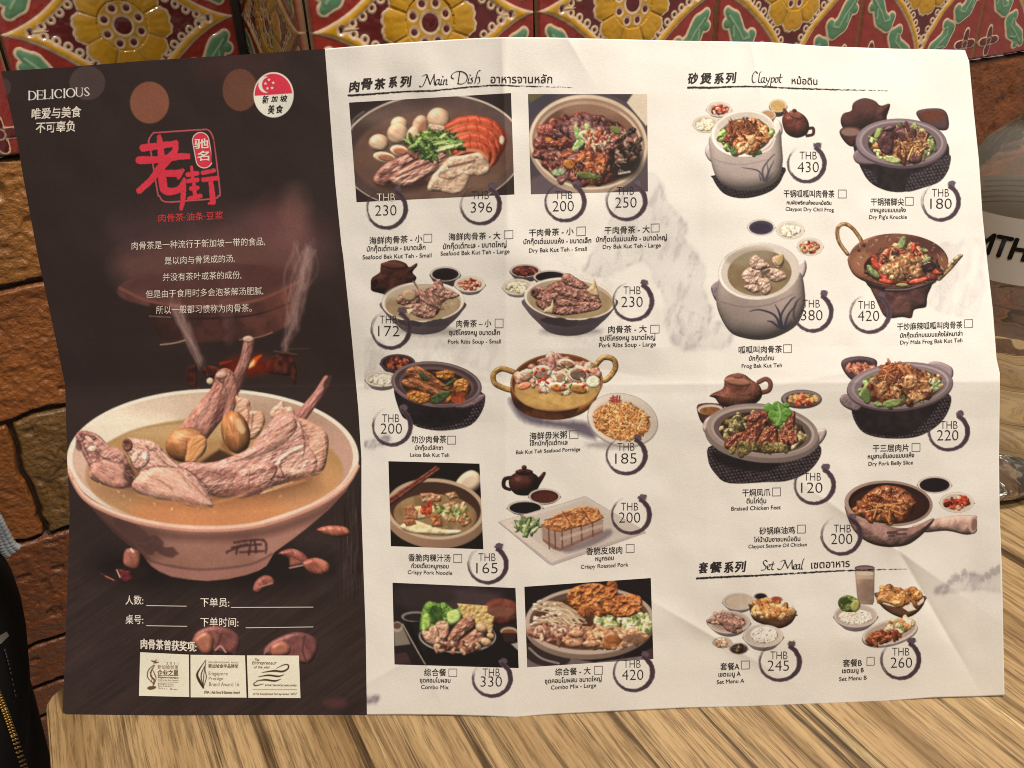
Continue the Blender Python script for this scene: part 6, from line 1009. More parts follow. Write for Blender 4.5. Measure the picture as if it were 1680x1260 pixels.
for q in ((925, 1330, 30, 14, 60), (945, 1345, 34, 16, 40), (1080, 1195, 18, 34, 20), (1200, 1280, 26, 12, -30), (1190, 1232, 20, 10, 20)): A.F(('e', *q), '5f7040', '8a9660', sc=10, w=9, g=.1)
for q in ((985, 1340, 20, 44, -18), (950, 1300, 14, 36, -35), (1160, 1382, 48, 14, -12), (1235, 1335, 36, 14, 20), (1135, 1220, 12, 26, 10), (1000, 1385, 34, 12, 10)): A.F(('e', *q), 'a83828', 'c85a44', sc=14, w=12, g=.3)
A.S(('e', 1085, 1320, 80, 40), 9, 34, ['8a6040', 'a07850', '74502f'], 1.4, w=20, seed=12, g=.5); A.F((1180, 1300, 1220, 1285, 1250, 1310, 1220, 1340, 1185, 1330), '2f1a20', w=10, g=.7); A.fib(rim, 300, 14, ['f0dcc0', '1c0c0a', 'b08050'], 20, 5, r=2, al=.4, spread=90); A.F(('e', 1080, 1402, 30, 8), '8a8a50', w=5); A.build('dish_picture', menu, 0.18)
# --- dry pork belly slice
A = Art((770, 485, 1345, 910), Z[6])
A.F((780, 535, 800, 505, 870, 493, 940, 505, 957, 530, 930, 580, 850, 612, 810, 590), '4a3840', w=24, amb=.45, g=.08); A.F(('e', 872, 548, 74, 38), '3a2a2e', soft=4); A.S(('e', 875, 555, 62, 26), 30, 14, ['9a5a48', 'b87a62', '7a3c30'], 1.8, seed=3)
mat_(A, (832, 750, 900, 700, 1200, 690, 1310, 680, 1316, 740, 1270, 820, 1180, 880, 1080, 898, 950, 890, 870, 850)); A.F((830, 690, 960, 700, 1120, 700, 1290, 660, 1200, 810, 1100, 880, 960, 880, 870, 840), '241b1e', '2f2428', sc=30)
A.F((775, 700, 800, 680, 850, 700, 880, 740, 860, 765, 810, 750, 780, 725), '75636a', '867278', sc=20, w=16); A.F((1210, 530, 1260, 520, 1320, 545, 1332, 575, 1320, 600, 1260, 580), '8a777c', w=14)
A.F(('e', 1070, 645, 262, 118, -5), '5c4a50'); A.F(('e', 1070, 638, 260, 114, -5), '8a777c', gx=-.12); A.F(('e', 1072, 636, 240, 102, -5), 'a8969a', soft=2); A.F(('e', 1072, 638, 228, 96, -5), '85737a', soft=2); A.F(('e', 1074, 644, 198, 88, -5), '3a2a20')
A.S(('e', 1072, 648, 192, 82, -5), 70, 24, ['5d7038', '445428', '7c8a4c', '8a9a60'], 1.7, w=13, seed=5, g=.1); A.S((920, 680, 950, 600, 1040, 550, 1130, 560, 1240, 600, 1250, 660, 1150, 720, 1040, 725, 960, 710), 90, 27, ['7a4a2c', '9a6640', '5c3422', 'b0825c', '6a3c28'], 1.8, w=18, g=.3, seed=6, k=2); A.S(('e', 1050, 570, 70, 36), 44, 17, ['8a4c2c', '6a3420', 'a86a40'], 5, seed=7)
for q in ((1090, 600, 1130, 580, 1160, 610, 1130, 660, 1095, 650), (950, 640, 990, 620, 1010, 660, 970, 690), (1100, 690, 1150, 670, 1200, 690, 1150, 725)): A.F(q, '9a6a44', 'b48a64', n=.15, sc=14, w=16, k=2, g=.25)
A.fib(('e', 1080, 640, 150, 70, -5), 300, 15, ['e8c8a0', '2a1610', 'a87848', '40241a'], 40, 5, r=2, al=.5, spread=90); A.F(('e', 1030, 725, 46, 20, -10), '6a7a44', '8d9a64', sc=10, w=9); A.F(('e', 905, 690, 22, 40, -10), '5f7040', w=10); A.S(('e', 1240, 630, 26, 30), 12, 12, ['7c8a5c', 'a8b088'], 2, seed=9); A.build('dish_picture', menu, 0.18)
# --- braised chicken feet
A = Art((55, 565, 720, 1125), Z[6])
A.F(('l', [(375, 620), (410, 605), (432, 625), (425, 660), (390, 672)], 11), '6a4034', w=8, amb=.4); A.F((133, 690, 150, 675, 200, 650, 210, 600, 250, 580, 300, 582, 340, 610, 380, 640, 390, 690, 350, 730, 260, 752, 190, 735, 160, 700), '7b4e3e', '63392c', sc=60, w=70, g=.1, amb=.35); A.F(('e', 270, 620, 66, 22, 8), '8a5a48', w=16, amb=.5); A.F(('e', 272, 590, 26, 14), '7a4c3c', w=8, amb=.5)
A.F((70, 745, 100, 725, 180, 728, 205, 750, 190, 810, 150, 830, 95, 820), '4a2c26', w=24, amb=.45); A.F(('e', 137, 756, 64, 26), 'cfc0b4', soft=2); A.F(('e', 137, 762, 54, 20), '85502c', 'a06c40', sc=20)
A.F(('e', 585, 705, 100, 46), '4a3a40', soft=3); A.F(('e', 585, 700, 96, 40), 'a89c9c', soft=4, al=.7); A.F(('e', 588, 706, 80, 32), '3c2a2a', soft=4); A.S(('e', 590, 706, 66, 26), 36, 15, ['b85a3c', 'c8a060', '7d8a4c', 'd88a58', '8a3428'], 1.4, seed=3)
mat_(A, (125, 1000, 150, 930, 400, 950, 600, 920, 672, 930, 678, 985, 620, 1060, 520, 1105, 420, 1112, 230, 1118, 160, 1070)); A.F((150, 965, 300, 1000, 480, 1010, 420, 1060, 280, 1050, 180, 1020), '1c1518', al=.8, soft=8)
A.F((100, 830, 130, 790, 200, 770, 240, 800, 160, 880, 110, 870), 'a29290', 'b0a09c', sc=20, w=18); A.F((600, 890, 650, 860, 700, 850, 706, 880, 670, 930, 590, 970, 520, 990), 'b3a4a0', 'a09090', sc=20, w=18)
A.F(('e', 392, 885, 282, 132, 5), '7d6c68', gx=-.2); A.F(('e', 392, 860, 276, 132, 6), '9c8a84', gx=-.1); A.F(('e', 394, 858, 256, 116, 6), 'b3a49c', soft=2); A.F(('e', 394, 862, 242, 108, 6), '6f5c58', soft=2); A.F(('e', 394, 870, 214, 100, 6), '3b2a1e', gy=.2)
A.S(('e', 394, 872, 205, 94, 6), 90, 20, ['6e603a', '8a7c54', '4a3a24', '57502f', 'a09470', '3a2c1c'], 1.8, w=11, g=.25, seed=4)
for q in ((205, 940, 215, 900, 270, 870, 320, 870, 300, 930, 240, 955), (300, 930, 310, 850, 350, 770, 420, 765, 440, 800, 400, 850, 350, 930), (360, 940, 400, 860, 450, 830, 470, 870, 460, 930, 400, 960), (470, 920, 490, 850, 540, 770, 556, 775, 550, 850, 570, 910, 520, 935), (310, 800, 360, 770, 400, 780, 350, 820)): A.F(q, '6a3426', '834a36', n=.25, sc=11, w=22, k=2.6, g=.4, ax=-60, st=2)
A.S(('e', 520, 885, 40, 50), 30, 10, ['8a4a34', '6a3424', 'a0624a'], 1.4, seed=6, g=.4); A.S(('e', 370, 950, 130, 22), 16, 25, ['75663c', '8f8058', '56482a'], 1.5, w=10, seed=7, g=.25)
for cx, cy, r in ((430, 750, 30), (470, 740, 30), (450, 790, 34), (490, 790, 34), (515, 770, 26), (470, 815, 28), (510, 735, 18)): A.F(('e', cx, cy, r, r * .8, r), '6c9a42', '517c32', n=.15, sc=10, w=8, wob=6, g=.06)
A.fib(('e', 394, 870, 190, 84, 6), 300, 12, ['f0dcc0', '1f120c', 'b07850', '3a2014'], 60, 5, r=2, al=.55, spread=90); A.F(('l', [(470, 730), (480, 790), (460, 830)], 4), '9ac070'); A.build('dish_picture', menu, 0.18)
# --- sesame oil chicken in a handled pot
A = Art((790, 1070, 1450, 1450), Z[6])
cup(A, 1240, 1125, 84, 42, 34, '6a5a60', '241a1e', 'd8ccc4', fill='1f171b'); cup(A, 1350, 1212, 84, 50, 32, '8a7c7c', 'cbbdae', 'ded4ca', cols=['8a2c1c', 'a8442c', '6a2018', 'c08a70'], n=46, sz=13, seed=3)
A.F((1130, 1330, 1200, 1310, 1290, 1285, 1410, 1275, 1450, 1300, 1445, 1350, 1400, 1372, 1300, 1352, 1180, 1360), 'b5958a', '9d7d74', sc=30, w=34, gy=-.2); A.F(('e', 1433, 1322, 24, 46, 8), 'a88a80', w=8); A.F(('e', 1435, 1322, 14, 30, 8), '8d6c62', soft=2)
A.F((800, 1220, 830, 1330, 890, 1395, 960, 1425, 1040, 1432, 1120, 1415, 1200, 1350, 1235, 1290, 1100, 1340, 900, 1300), '8f6f68', '7d5e58', sc=40, w=50, gy=-.25, gx=-.1)
A.F(('e', 1014, 1218, 216, 112, 3), 'a88c80', gx=-.1); A.F(('e', 1016, 1218, 200, 100, 3), '2e1c19', gx=.3); A.F(('e', 1010, 1228, 180, 88, 3), '3f221a')
for q in ((880, 1200, 920, 1160, 980, 1130, 1060, 1135, 1120, 1170, 1130, 1230, 1060, 1270, 960, 1270, 890, 1250), (1060, 1190, 1120, 1180, 1150, 1230, 1100, 1290, 1050, 1270)): A.F(q, '69361f', '8c5030', n=.25, sc=20, w=36, k=2, g=.45)
A.S(('e', 1000, 1250, 130, 50), 30, 28, ['7a4024', '5a2a1a', '8f5632'], 1.8, w=18, g=.45, seed=5)
for q in ([(930, 1215), (1010, 1225), (1080, 1215)], [(940, 1235), (1020, 1230), (1100, 1245)], [(900, 1260), (980, 1250), (1010, 1300)], [(1020, 1250), (1015, 1310)], [(960, 1225), (940, 1290)], [(1000, 1240), (1080, 1270)]): A.F(('l', q, 4), 'b57840', w=3, g=.3)
A.fib(('e', 1005, 1215, 130, 72), 240, 14, ['f0d0b0', '24100a', 'b87040', '3a1c10'], 20, 5, r=2, al=.55, spread=90); A.F(('l', [(1010, 1362), (1050, 1360)], 7), '4a3834', al=.8); A.F(('l', [(1015, 1378), (1040, 1376)], 6), '4a3834', al=.7); A.F(('l', [(1055, 1350), (1105, 1345)], 5), '54403c', al=.7); A.F(('l', [(1055, 1370), (1100, 1368)], 5), '4a3834', al=.8); A.build('dish_picture', menu, 0.18)
# --- set meal A
A = Art((115, 385, 580, 720), Z[9])
cup(A, 384, 414, 32, 16, 18, '5c4c50', '2a2024', 'b8aca8', fill='221a1c'); cup(A, 462, 430, 30, 16, 12, 'a08478', 'a8402c', 'd0c0b4', fill='b04a30')
bowl(A, 278, 440, 80, 42, 490, 36, '84767c', 'd8cec6', 'c4b5a8', .07); A.F(('e', 280, 440, 64, 28), 'd2c2b0', 'c0ae9c', sc=16, n=.08)
A.F((328, 470, 345, 455, 550, 500, 555, 515, 530, 550, 480, 572, 420, 560, 350, 530), '6a4630', '4a2e20', n=.3, sc=8, w=24); A.F(('e', 440, 490, 112, 46, 10), '5c3a26', n=.3, sc=6); A.F(('p', 470, 520, 545, 458, 550, 500, 500, 530), 'dccfc0', w=4); A.F(('p', 340, 480, 330, 500, 360, 520), 'd6c8b8')
A.S(('e', 440, 482, 92, 40, 10), 40, 24, ['c08a54', 'a87040', 'd8a872', '8f5a32', 'caa070'], 1.6, w=15, g=.25, seed=4)
bowl(A, 229, 542, 104, 56, 606, 44, '7f7076', 'd6cbc4', 'bfaea2', .07); A.F(('e', 230, 546, 84, 38), 'a88c7c', gy=.2); A.S(('e', 225, 540, 56, 28), 16, 27, ['9a7468', '85605a', 'b08c7e'], 3, w=13, g=.14, seed=5, k=2.2, an=30, spread=60)
bowl(A, 397, 610, 98, 56, 676, 44, '85777d', 'd8cec8', 'cabdb4', .07); A.F(('e', 402, 605, 68, 42), 'ddd2c2', 'cabcaa', n=.08, sc=5, w=26, k=1.8, amb=.6); A.S(('e', 402, 605, 62, 38), 110, 6, ['e4dacc', 'd0c2b0', 'ece4d8'], 2.4, seed=6, g=.05)
cup(A, 196, 642, 48, 26, 24, '8a7c78', 'b8a28e', 'c8bcb4', cols=['b08a70', 'c4a88c', '8f6a54'], n=16, sz=10, seed=3); cup(A, 277, 672, 46, 28, 22, '6a5c5e', '3a2a24', 'b0a4a0', cols=['4a3828', '2a1c18', '6a5a40'], n=18, sz=11, seed=4); A.build('dish_picture', menu, 0.18)
# --- set meal B
A = Art((730, 255, 1205, 680), Z[9])
A.F(('p', 848, 275, 944, 275, 942, 440, 935, 456, 865, 452, 858, 400), '957a6c', 'a68a7a', sc=40, gx=-.25, gy=-.15); A.F(('e', 896, 276, 49, 14), '6d525a'); A.F(('e', 896, 279, 44, 10), '8d7276'); A.F(('p', 855, 298, 940, 298, 938, 330, 857, 330), 'c8b2a0', al=.8, soft=5); A.F(('e', 898, 302, 42, 10), 'd2c0b0')
A.F((948, 415, 970, 395, 1180, 410, 1192, 440, 1160, 490, 1110, 518, 1060, 515, 990, 475), '6e4a34', '4f3222', n=.3, sc=8, w=22); A.F(('e', 1070, 425, 118, 44, 4), 'd6c8b6'); A.F(('p', 1080, 470, 1110, 440, 1150, 480, 1110, 490), 'e0d6c8'); A.S(('e', 1065, 415, 98, 36, 4), 36, 27, ['bc8450', 'a46c3c', 'd09c68', '8a5830'], 1.8, w=15, g=.25, seed=4)
bowl(A, 852, 510, 106, 58, 580, 46, '7f7177', 'd4cac2', 'bcaea4', .06); A.F(('e', 852, 516, 84, 36), 'd0c4ae', 'bcae98', n=.1, sc=5, w=16, k=1.8, amb=.6); A.S(('e', 852, 518, 80, 32), 120, 6, ['ded4c0', 'c8baa4', 'e8e0d0'], 2.4, seed=6, g=.05)
A.F((765, 450, 780, 420, 820, 410, 860, 430, 875, 460, 850, 490, 790, 488), '4a5c2e', '6d7a40', n=.25, sc=13, w=22, k=2.4, g=.1); A.F(('e', 850, 462, 22, 30, 20), 'a09c5c', '8a8c4c', sc=8, w=10); A.F(('e', 795, 438, 26, 18), '39481f', al=.8, soft=4)
A.F(('e', 1020, 600, 140, 60, -14), '8a7c80'); A.F(('e', 1020, 592, 138, 58, -14), 'dacfc6'); A.F(('e', 1020, 590, 128, 50, -14), 'b8a498')
for i in range(9): A.F(('e', 925 + i * 22, 625 - i * 8, 19, 34, 24), ['a0603a', '7a3f26', 'b87848', '8a4c2e'][i % 4], '5c2c1c', n=.25, sc=8, w=12, g=.35)
A.S(('e', 1060, 560, 70, 28, -14), 20, 22, ['c8b890', 'aab080', 'd8c8a8', '8a9058', 'b07a50'], 1.7, w=10, g=.15, seed=7); A.S(('e', 990, 620, 80, 26, -14), 20, 17, ['7a3c24', '96542f', '5c2a1a'], 2, w=10, g=.4, seed=8); A.build('dish_picture', menu, 0.18)

# --- pale ink landscape printed behind the dishes, one painting per motif
def ink_art(name, polys, dots=()):
    P = [q for pts, *_ in polys for q in pts]; m = 26
    A = Art((min(q[0] for q in P) - m, min(q[1] for q in P) - m, max(q[0] for q in P) + m, max(q[1] for q in P) + m), (0, 0, 1), st=1.6); A.c[:] = hx('8d7d88'); A.tone = None; X, Y = A.X, A.Y
    for pts, al, seed, wob, soft in polys:
        bb, f = A.sdf(tuple(v for q in pts for v in q)); d = f(X, Y) + wob * fbm(X / 34, Y / 34, seed, 3)
        t = smooth(-.1, .6, fbm(X / 12 + .4 * Y / 14, Y / 30, seed + 5, 4)); e = np.exp(-(d / 4.5) ** 2) * .8; ln = np.exp(-(fbm(X / 30, Y / 42, seed + 8, 3) / .035) ** 2) * np.clip(.5 - d / 12, 0, 1) * .7
        A.a = np.maximum(A.a, np.clip(al * .46 * (np.clip(.5 - d / (2 * soft), 0, 1) * (.3 + .7 * t) + np.maximum(e, ln) * np.clip(t + .3, 0, 1)), 0, 1))
    for x, y, r in dots: A.a = np.maximum(A.a, .34 * np.clip(.5 - (np.hypot(X - x, Y - y) - r + 3 * fbm(X / 5, Y / 5, x, 2)) / 4, 0, 1))
    xr = np.interp(Y, [q[1] for q in RIGHT], [q[0] for q in RIGHT]); A.a *= (X > 597) * (X < xr - 3); return A.build(name, menu, 0.06, grain=.1)
ink_art('ink_mountain', [([(1000, 360), (1040, 285), (1075, 300), (1110, 360), (1150, 440), (1165, 540), (1120, 550), (1090, 470), (1050, 420), (1000, 450), (960, 440)], .5, 3, 14, 10), ([(900, 420), (960, 430), (1010, 470), (1030, 560), (960, 560), (880, 500)], .14, 5, 14, 10), ([(1100, 500), (1190, 540), (1180, 570), (1110, 560)], .4, 7, 10, 10)])
ink_art('ink_ridge', [([(597, 525), (640, 545), (700, 600), (760, 590), (830, 620), (800, 560), (740, 560), (680, 540)], .16, 11, 14, 10), ([(600, 560), (640, 580), (625, 620), (598, 625)], .3, 8, 12, 8)])
ink_art('ink_cliff', [([(1490, 440), (1580, 390), (1610, 430), (1600, 520), (1540, 500)], .2, 12, 14, 10)])
ink_art('ink_branch', [([(597, 728), (625, 715), (640, 722), (612, 735)], .8, 13, 4, 3)])
ink_art('ink_leaf', [([(602, 1144), (620, 1143), (618, 1150), (602, 1152)], .9, 14, 2, 2)])
ink_art('ink_island', [([(1538, 970), (1570, 955), (1590, 942), (1620, 948), (1643, 940), (1645, 965), (1600, 968)], .6, 15, 5, 3)], ((1560, 955, 6), (1568, 948, 7), (1582, 940, 5), (1620, 945, 6), (1630, 938, 7), (1640, 934, 8), (1612, 950, 5)))
for o, l in zip([o for o in menu.children if o.name.startswith('dish_picture')], DISH_LABELS): o['label'] = l
# ------------------------------------------------------------------ water bottle behind the menu
def text_verts(s, bold=0):
    c = bpy.data.curves.new('t', 'FONT'); c.body = s; c.size = 1; c.resolution_u = 4; o = bpy.data.objects.new('t', c); COL.objects.link(o)
    me = bpy.data.meshes.new_from_object(o.evaluated_get(bpy.context.evaluated_depsgraph_get())); bpy.data.objects.remove(o)
    v = np.array([q.co[:2] for q in me.vertices]); me.calc_loop_triangles(); f = np.array([t.vertices[:] for t in me.loop_triangles]); bpy.data.meshes.remove(me); return v, f
bottle = tag(empty('water_bottle', (0.2995, -0.2675, 0.0012)), 'clear plastic water bottle with a green cap and a white label, standing behind the menu', 'bottle')
BR_ = 0.043
prof = [(0.0005, 0.007), (0.016, 0.005), (0.028, 0.001), (0.034, 0.0), (0.039, 0.004), (0.042, 0.012), (BR_, 0.022)]
for z in (0.036, 0.056, 0.076, 0.096, 0.114): prof += [(BR_, z - 0.005), (BR_ - 0.0013, z - 0.0015), (BR_ - 0.0013, z + 0.0015), (BR_, z + 0.005)]
prof += [(BR_, 0.130), (BR_ - 0.0006, 0.134), (BR_ - 0.0006, 0.170), (BR_, 0.173), (0.0415, 0.181), (0.037, 0.191), (0.0300, 0.200), (0.022, 0.2075), (0.0165, 0.212), (0.0145, 0.215), (0.0145, 0.228)]
pet = bpy.data.materials.new('clear_plastic'); pet.use_nodes = True; pet.node_tree.nodes.remove(bsdf(pet))
def _pet(m):
    tr = nd(m, 'ShaderNodeBsdfTransparent'); df = nd(m, 'ShaderNodeBsdfDiffuse'); gl = nd(m, 'ShaderNodeBsdfGlossy'); lw = nd(m, 'ShaderNodeLayerWeight'); m1 = nd(m, 'ShaderNodeMixShader'); m2 = nd(m, 'ShaderNodeMixShader')
    tr.inputs[0].default_value = (0.95, 0.95, 0.93, 1); df.inputs[0].default_value = (0.80, 0.78, 0.72, 1); gl.inputs['Roughness'].default_value = 0.06; gl.inputs['Color'].default_value = (0.9, 0.9, 0.9, 1)
    tc = nd(m, 'ShaderNodeTexCoord'); n = nd(m, 'ShaderNodeTexNoise'); n.inputs['Scale'].default_value = 26; n.inputs['Detail'].default_value = 3; b = nd(m, 'ShaderNodeBump'); b.inputs['Strength'].default_value = 0.3; b.inputs['Distance'].default_value = 0.004
    lk(m, tc.outputs['Object'], n.inputs[0]); lk(m, n.outputs[0], b.inputs['Height']); lk(m, b.outputs[0], gl.inputs['Normal']); lk(m, b.outputs[0], lw.inputs['Normal']); lw.inputs['Blend'].default_value = 0.22
    m1.inputs[0].default_value = 0.12; lk(m, tr.outputs[0], m1.inputs[1]); lk(m, df.outputs[0], m1.inputs[2]); lk(m, lw.outputs['Fresnel'], m2.inputs[0]); lk(m, m1.outputs[0], m2.inputs[1]); lk(m, gl.outputs[0], m2.inputs[2])
    lk(m, m2.outputs[0], m.node_tree.nodes['Material Output'].inputs['Surface'])
_pet(pet)
lathe('bottle_shell', prof, 72, pet, bottle)
water = mat('water', (0.98, 0.98, 0.96), 0.02, Transmission_Weight=1.0, IOR=1.12, Specular_IOR_Level=0.2); noise_bump(water, 30, 0.5, 0.006, 2)
wp = [(max(r - 0.0009, 0.0002), max(z, 0.0012)) for r, z in prof if z <= 0.130]; wp = [(0.0002, wp[0][1] + 0.0009)] + [(r, z + 0.0009) for r, z in wp] + [(0.0418, 0.1320), (0.0002, 0.1321)]
lathe('water', wp, 64, water, bottle)
capm = mat('green_cap_plastic', (0.035, 0.26, 0.03), 0.35)
cp = [(0.0002, 0.2335), (0.0130, 0.2332), (0.0155, 0.2315), (0.0162, 0.229), (0.0165, 0.2165), (0.0168, 0.2163), (0.0168, 0.2135), (0.0150, 0.2134)]
lathe('cap', cp, 60, capm, bottle)
lab = mat('label_film', (0.86, 0.85, 0.80), 0.45); 
def _lab(m):
    tl = nd(m, 'ShaderNodeBsdfTranslucent'); tl.inputs[0].default_value = (0.75, 0.73, 0.66, 1); mx = nd(m, 'ShaderNodeMixShader'); mx.inputs[0].default_value = 0.2
    lk(m, bsdf(m).outputs[0], mx.inputs[1]); lk(m, tl.outputs[0], mx.inputs[2]); lk(m, mx.outputs[0], m.node_tree.nodes['Material Output'].inputs['Surface'])
_lab(lab)
def band(name, z0, z1, r, m, a0=0, a1=2 * math.pi, n=90, parent=None):
    a = np.linspace(a0, a1, n); P = np.stack([np.stack([r * np.cos(a), r * np.sin(a), np.full(n, z)], -1) for z in np.linspace(z1, z0, 5)]); return link(name, grid_mesh(name, P), m, parent or bottle)
A0 = math.radians(209.5)
label = band('label', 0.137, 0.1705, BR_ + 0.0003, lab)
def wrap(name, s, a, z, h, r, m, sx=1.0, inner=False):
    v, f = text_verts(s); v = np.stack([v[:, 0] + 0.14 * v[:, 1], v[:, 1]], -1); lo, hi = v.min(0), v.max(0); k = h / (hi[1] - lo[1]); x = (v[:, 0] - lo[0]) * k * sx; y = (v[:, 1] - lo[1]) * k
    an = a + (x / r) * (-1 if inner else 1); return link(name, mesh_np(name, np.stack([r * np.cos(an), r * np.sin(an), z + y], -1), f, smooth=False), m, label)
lk_ = ink('label_black', (0.012, 0.012, 0.012), 0.4); lg_ = ink('label_grey', (0.36, 0.35, 0.31), 0.5); lgr = ink('label_green', (0.015, 0.07, 0.025), 0.4)
for dx_, dz_, k_ in ((0, 0, 0), (0.012, 0.0003, 1), (0.022, 0, 2), (0.01, -0.0004, 3)): wrap('label_text', 'MTHI', A0 - 0.56 + dx_, 0.1500 + dz_, 0.0108, BR_ + 0.0006 + 0.00003 * k_, lk_, 0.78)
for k in range(5): band('label_stripe', 0.1670 - k * 0.0030, 0.1678 - k * 0.0030, BR_ - 0.0002, lg_, A0 + math.pi - 0.1, A0 + math.pi + 0.75, 30, label)
band('label_mark', 0.1225, 0.1345, BR_ + 0.0006, lgr, A0 + 0.22, A0 + 0.7, 20, label)
# crumpled clear wrapper beside it
def wrapper():
    rs = np.random.RandomState(4); n = 26; u, v = np.meshgrid(np.linspace(-1, 1, n), np.linspace(-1, 1, n))
    h = np.abs(fbm(u * 2.2 + 9, v * 2.2, 50, 3)) * 0.030 + 0.001 + 0.010 * (1 - np.maximum(np.abs(u), np.abs(v)))
    P = np.stack([u * 0.021 + 0.006 * fbm(u * 3, v * 3, 51), v * 0.017 + 0.006 * fbm(u * 3, v * 3, 52), h], -1)
    o = link('plastic_wrapper', grid_mesh('plastic_wrapper', P), mat('wrapper_film', (0.95, 0.95, 0.93), 0.08, Transmission_Weight=0.85, IOR=1.2)); o.location = (0.345, -0.326, 0.0015)
    s = o.modifiers.new('film', 'SOLIDIFY'); s.thickness = 0.0003
    for p in o.data.polygons: p.use_smooth = False
    tag(o, 'crumpled clear plastic wrapper on the wooden table beside the bottle', 'wrapper')
wrapper()

# ------------------------------------------------------------------ black bag beside the table
def on_plane(px, py, Y):
    v = CF + CR * (px - 840) / FPX - CU * (py - 630) / FPX; return CAM + v * ((Y - CAM[1]) / v[1])
bag = tag(empty('black_bag', tuple(on_plane(-40, 1240, -0.05))), 'black fabric bag with a gold zipper hanging beside the table by the brick wall', 'bag')
BO = np.array(bag.location)
edge = [(-30, 985), (0, 1001), (23, 1024), (44, 1062), (49, 1110), (47, 1160), (50, 1205), (72, 1262), (110, 1400), (150, 1600), (-60, 1700), (-420, 1650), (-450, 1300), (-400, 1050), (-200, 960)]
ol = spline([on_plane(x, y, -0.06)[[0, 2]] for x, y in edge], 6); cen = ol.mean(0)
def bag_mesh():
    L = []
    for s, y in ((0.02, -0.132), (0.3, -0.130), (0.55, -0.124), (0.75, -0.114), (0.88, -0.102), (0.96, -0.086), (1.0, -0.064), (0.985, -0.03), (0.94, 0.0), (0.85, 0.03), (0.6, 0.05), (0.02, 0.055)):
        q = cen + (ol - cen) * s; w = 0.006 * fbm(q[:, 0] * 22, q[:, 1] * 22 + y * 20, 60, 3); L.append(np.stack([q[:, 0], np.full(len(q), y) + w, q[:, 1]], -1))
    P = np.stack(L); P = np.concatenate([P, P[:, :1]], 1); return grid_mesh('bag_body', P - BO)
bm_ = mat('black_fabric', (0.0045, 0.004, 0.004), 0.85, Specular_IOR_Level=0.12); noise_bump(bm_, 60, 0.4, 0.004, 4)
bb_ = link('bag_body', bag_mesh(), bm_, bag)
def tube_me(name, pts, r, seg=8, twist=0):
    p = np.array(pts, float); d = np.gradient(p, axis=0); d /= np.linalg.norm(d, axis=1)[:, None]; up = np.array([0.2, 1, 0.1]); a = np.cross(d, up); a /= np.linalg.norm(a, axis=1)[:, None]; b = np.cross(d, a)
    th = np.linspace(0, 2 * np.pi, seg + 1); s = np.arange(len(p))[:, None]
    rr = r * (1 + 0.22 * np.sin(th[None] * 2 + s * twist) * np.sin(th[None] * 2 - s * twist)) if twist else r
    rr = np.broadcast_to(rr, (len(p), seg + 1))[..., None]
    return grid_mesh(name, p[:, None] + rr * (np.cos(th)[None, :, None] * a[:, None] + np.sin(th)[None, :, None] * b[:, None]))
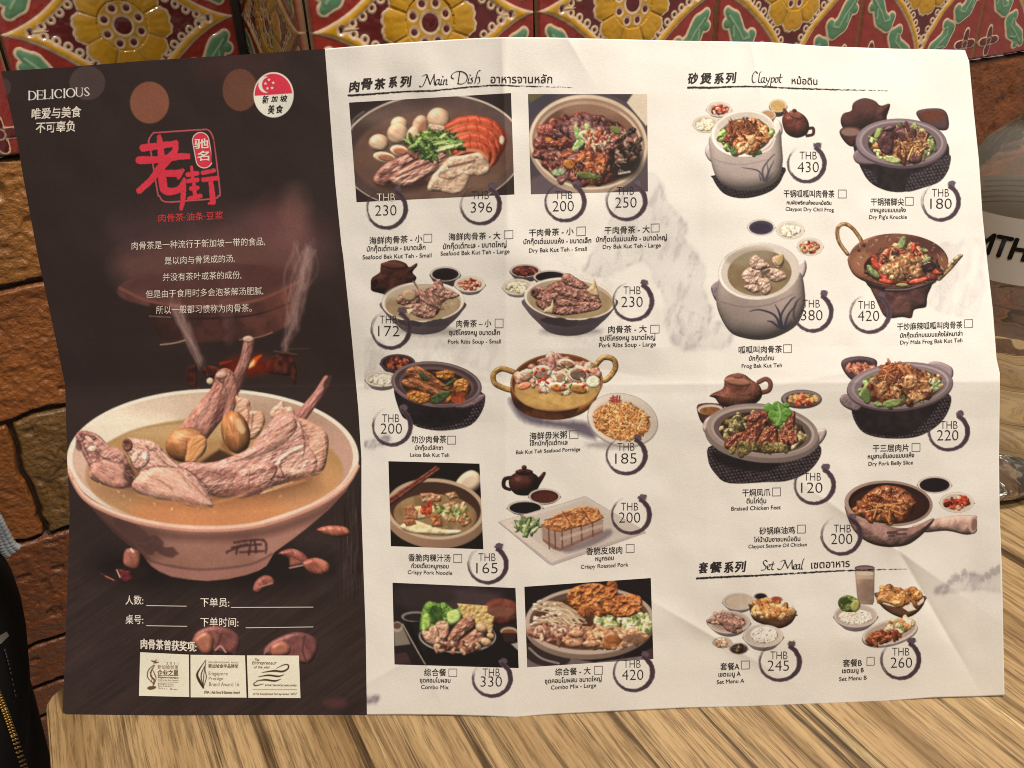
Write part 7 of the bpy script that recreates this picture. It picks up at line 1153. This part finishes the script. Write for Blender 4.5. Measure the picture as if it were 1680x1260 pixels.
# zipper: teeth follow the bag's front face
bvh = None
from mathutils.bvhtree import BVHTree
bvh = BVHTree.FromPolygons([v.co for v in bb_.data.vertices], [p.vertices[:] for p in bb_.data.polygons])
def on_bag(px, py, lift=0.0008):
    v = CF + CR * (px - 840) / FPX - CU * (py - 630) / FPX; h = bvh.ray_cast(Vector(CAM - BO), Vector(v).normalized())
    return None if h[0] is None else np.array(h[0]) - v / np.linalg.norm(v) * lift
def teeth(name, path, n, sx, sy, m, off):
    q = spline(path, 20, False); V, F = [], []
    for k, i in enumerate(np.linspace(0, len(q) - 2, n).astype(int)):
        c = q[i]; d = q[i + 1] - q[i]; d = d / np.hypot(*d); nn = np.array([-d[1], d[0]])
        for side in (-1, 1):
            cc = c + nn * side * off + d * (0.9 if side > 0 else 0)
            cs = [on_bag(*(cc + nn * sx * a + d * sy * b), 0.0016) for a, b in ((-1, -1), (1, -1), (1, 1), (-1, 1))]; lo = [on_bag(*(cc + nn * sx * a * 1.25 + d * sy * b * 1.25), -0.0006) for a, b in ((-1, -1), (1, -1), (1, 1), (-1, 1))]
            if any(t is None for t in cs + lo): continue
            b0 = len(V); V += cs + lo; F += [(b0, b0 + 1, b0 + 2, b0 + 3)] + [(b0 + a, b0 + 4 + a, b0 + 4 + (a + 1) % 4, b0 + (a + 1) % 4) for a in range(4)]
    if V: link(name, mesh_np(name, V, F, smooth=False), m, bag)
teeth('zipper', [(-8, 1128), (8, 1165), (24, 1210), (44, 1272)], 32, 2.9, 1.35, mat('brass', (0.34, 0.20, 0.045), 0.35, Metallic=0.8), 2.6)
teeth('side_seam', [(8, 1066), (16, 1095), (26, 1142)], 12, 1.0, 1.6, mat('dark_thread', (0.03, 0.028, 0.03), 0.6), 0.0)
def patch(name, pts, m):
    P = [on_bag(*p, 0.0012) for p in pts]
    if all(p is not None for p in P): link(name, mesh_np(name, P, [tuple(range(4))] if len(P) == 4 else [(0, i, i + 1) for i in range(1, len(P) - 1)], smooth=False), m, bag)
patch('grey_tag', [(-6, 1046), (11, 1036), (15, 1043), (2, 1056), (-6, 1060)], mat('grey_tag_plastic', (0.16, 0.15, 0.13), 0.4))
cordm = mat('grey_braid', (0.30, 0.32, 0.34), 0.85); noise_bump(cordm, 1500, 0.6, 0.0008, 2)
for pts in ([(-12, 836), (-2, 852), (8, 872), (20, 893), (30, 899)], [(-16, 850), (-6, 872), (0, 890), (8, 905), (14, 911)], [(-14, 842), (-4, 862), (5, 882), (16, 900), (22, 905)]):
    q = spline(pts, 12, False); link('drawstring', tube_me('drawstring', [on_plane(x, y, 0.02) - BO for x, y in q], 0.0024, 14, 0.9), cordm, bag)
# the strap the drawstring hangs from reaches down to the bag outside the view
q = spline([(-12, 838), (-60, 820), (-120, 880), (-140, 1010)], 10, False); link('drawstring', tube_me('drawstring', [on_plane(x, y, 0.0 if i < 10 else -0.02) - BO for i, (x, y) in enumerate(q)], 0.0032, 12, 0.9), cordm, bag)
flush_text()
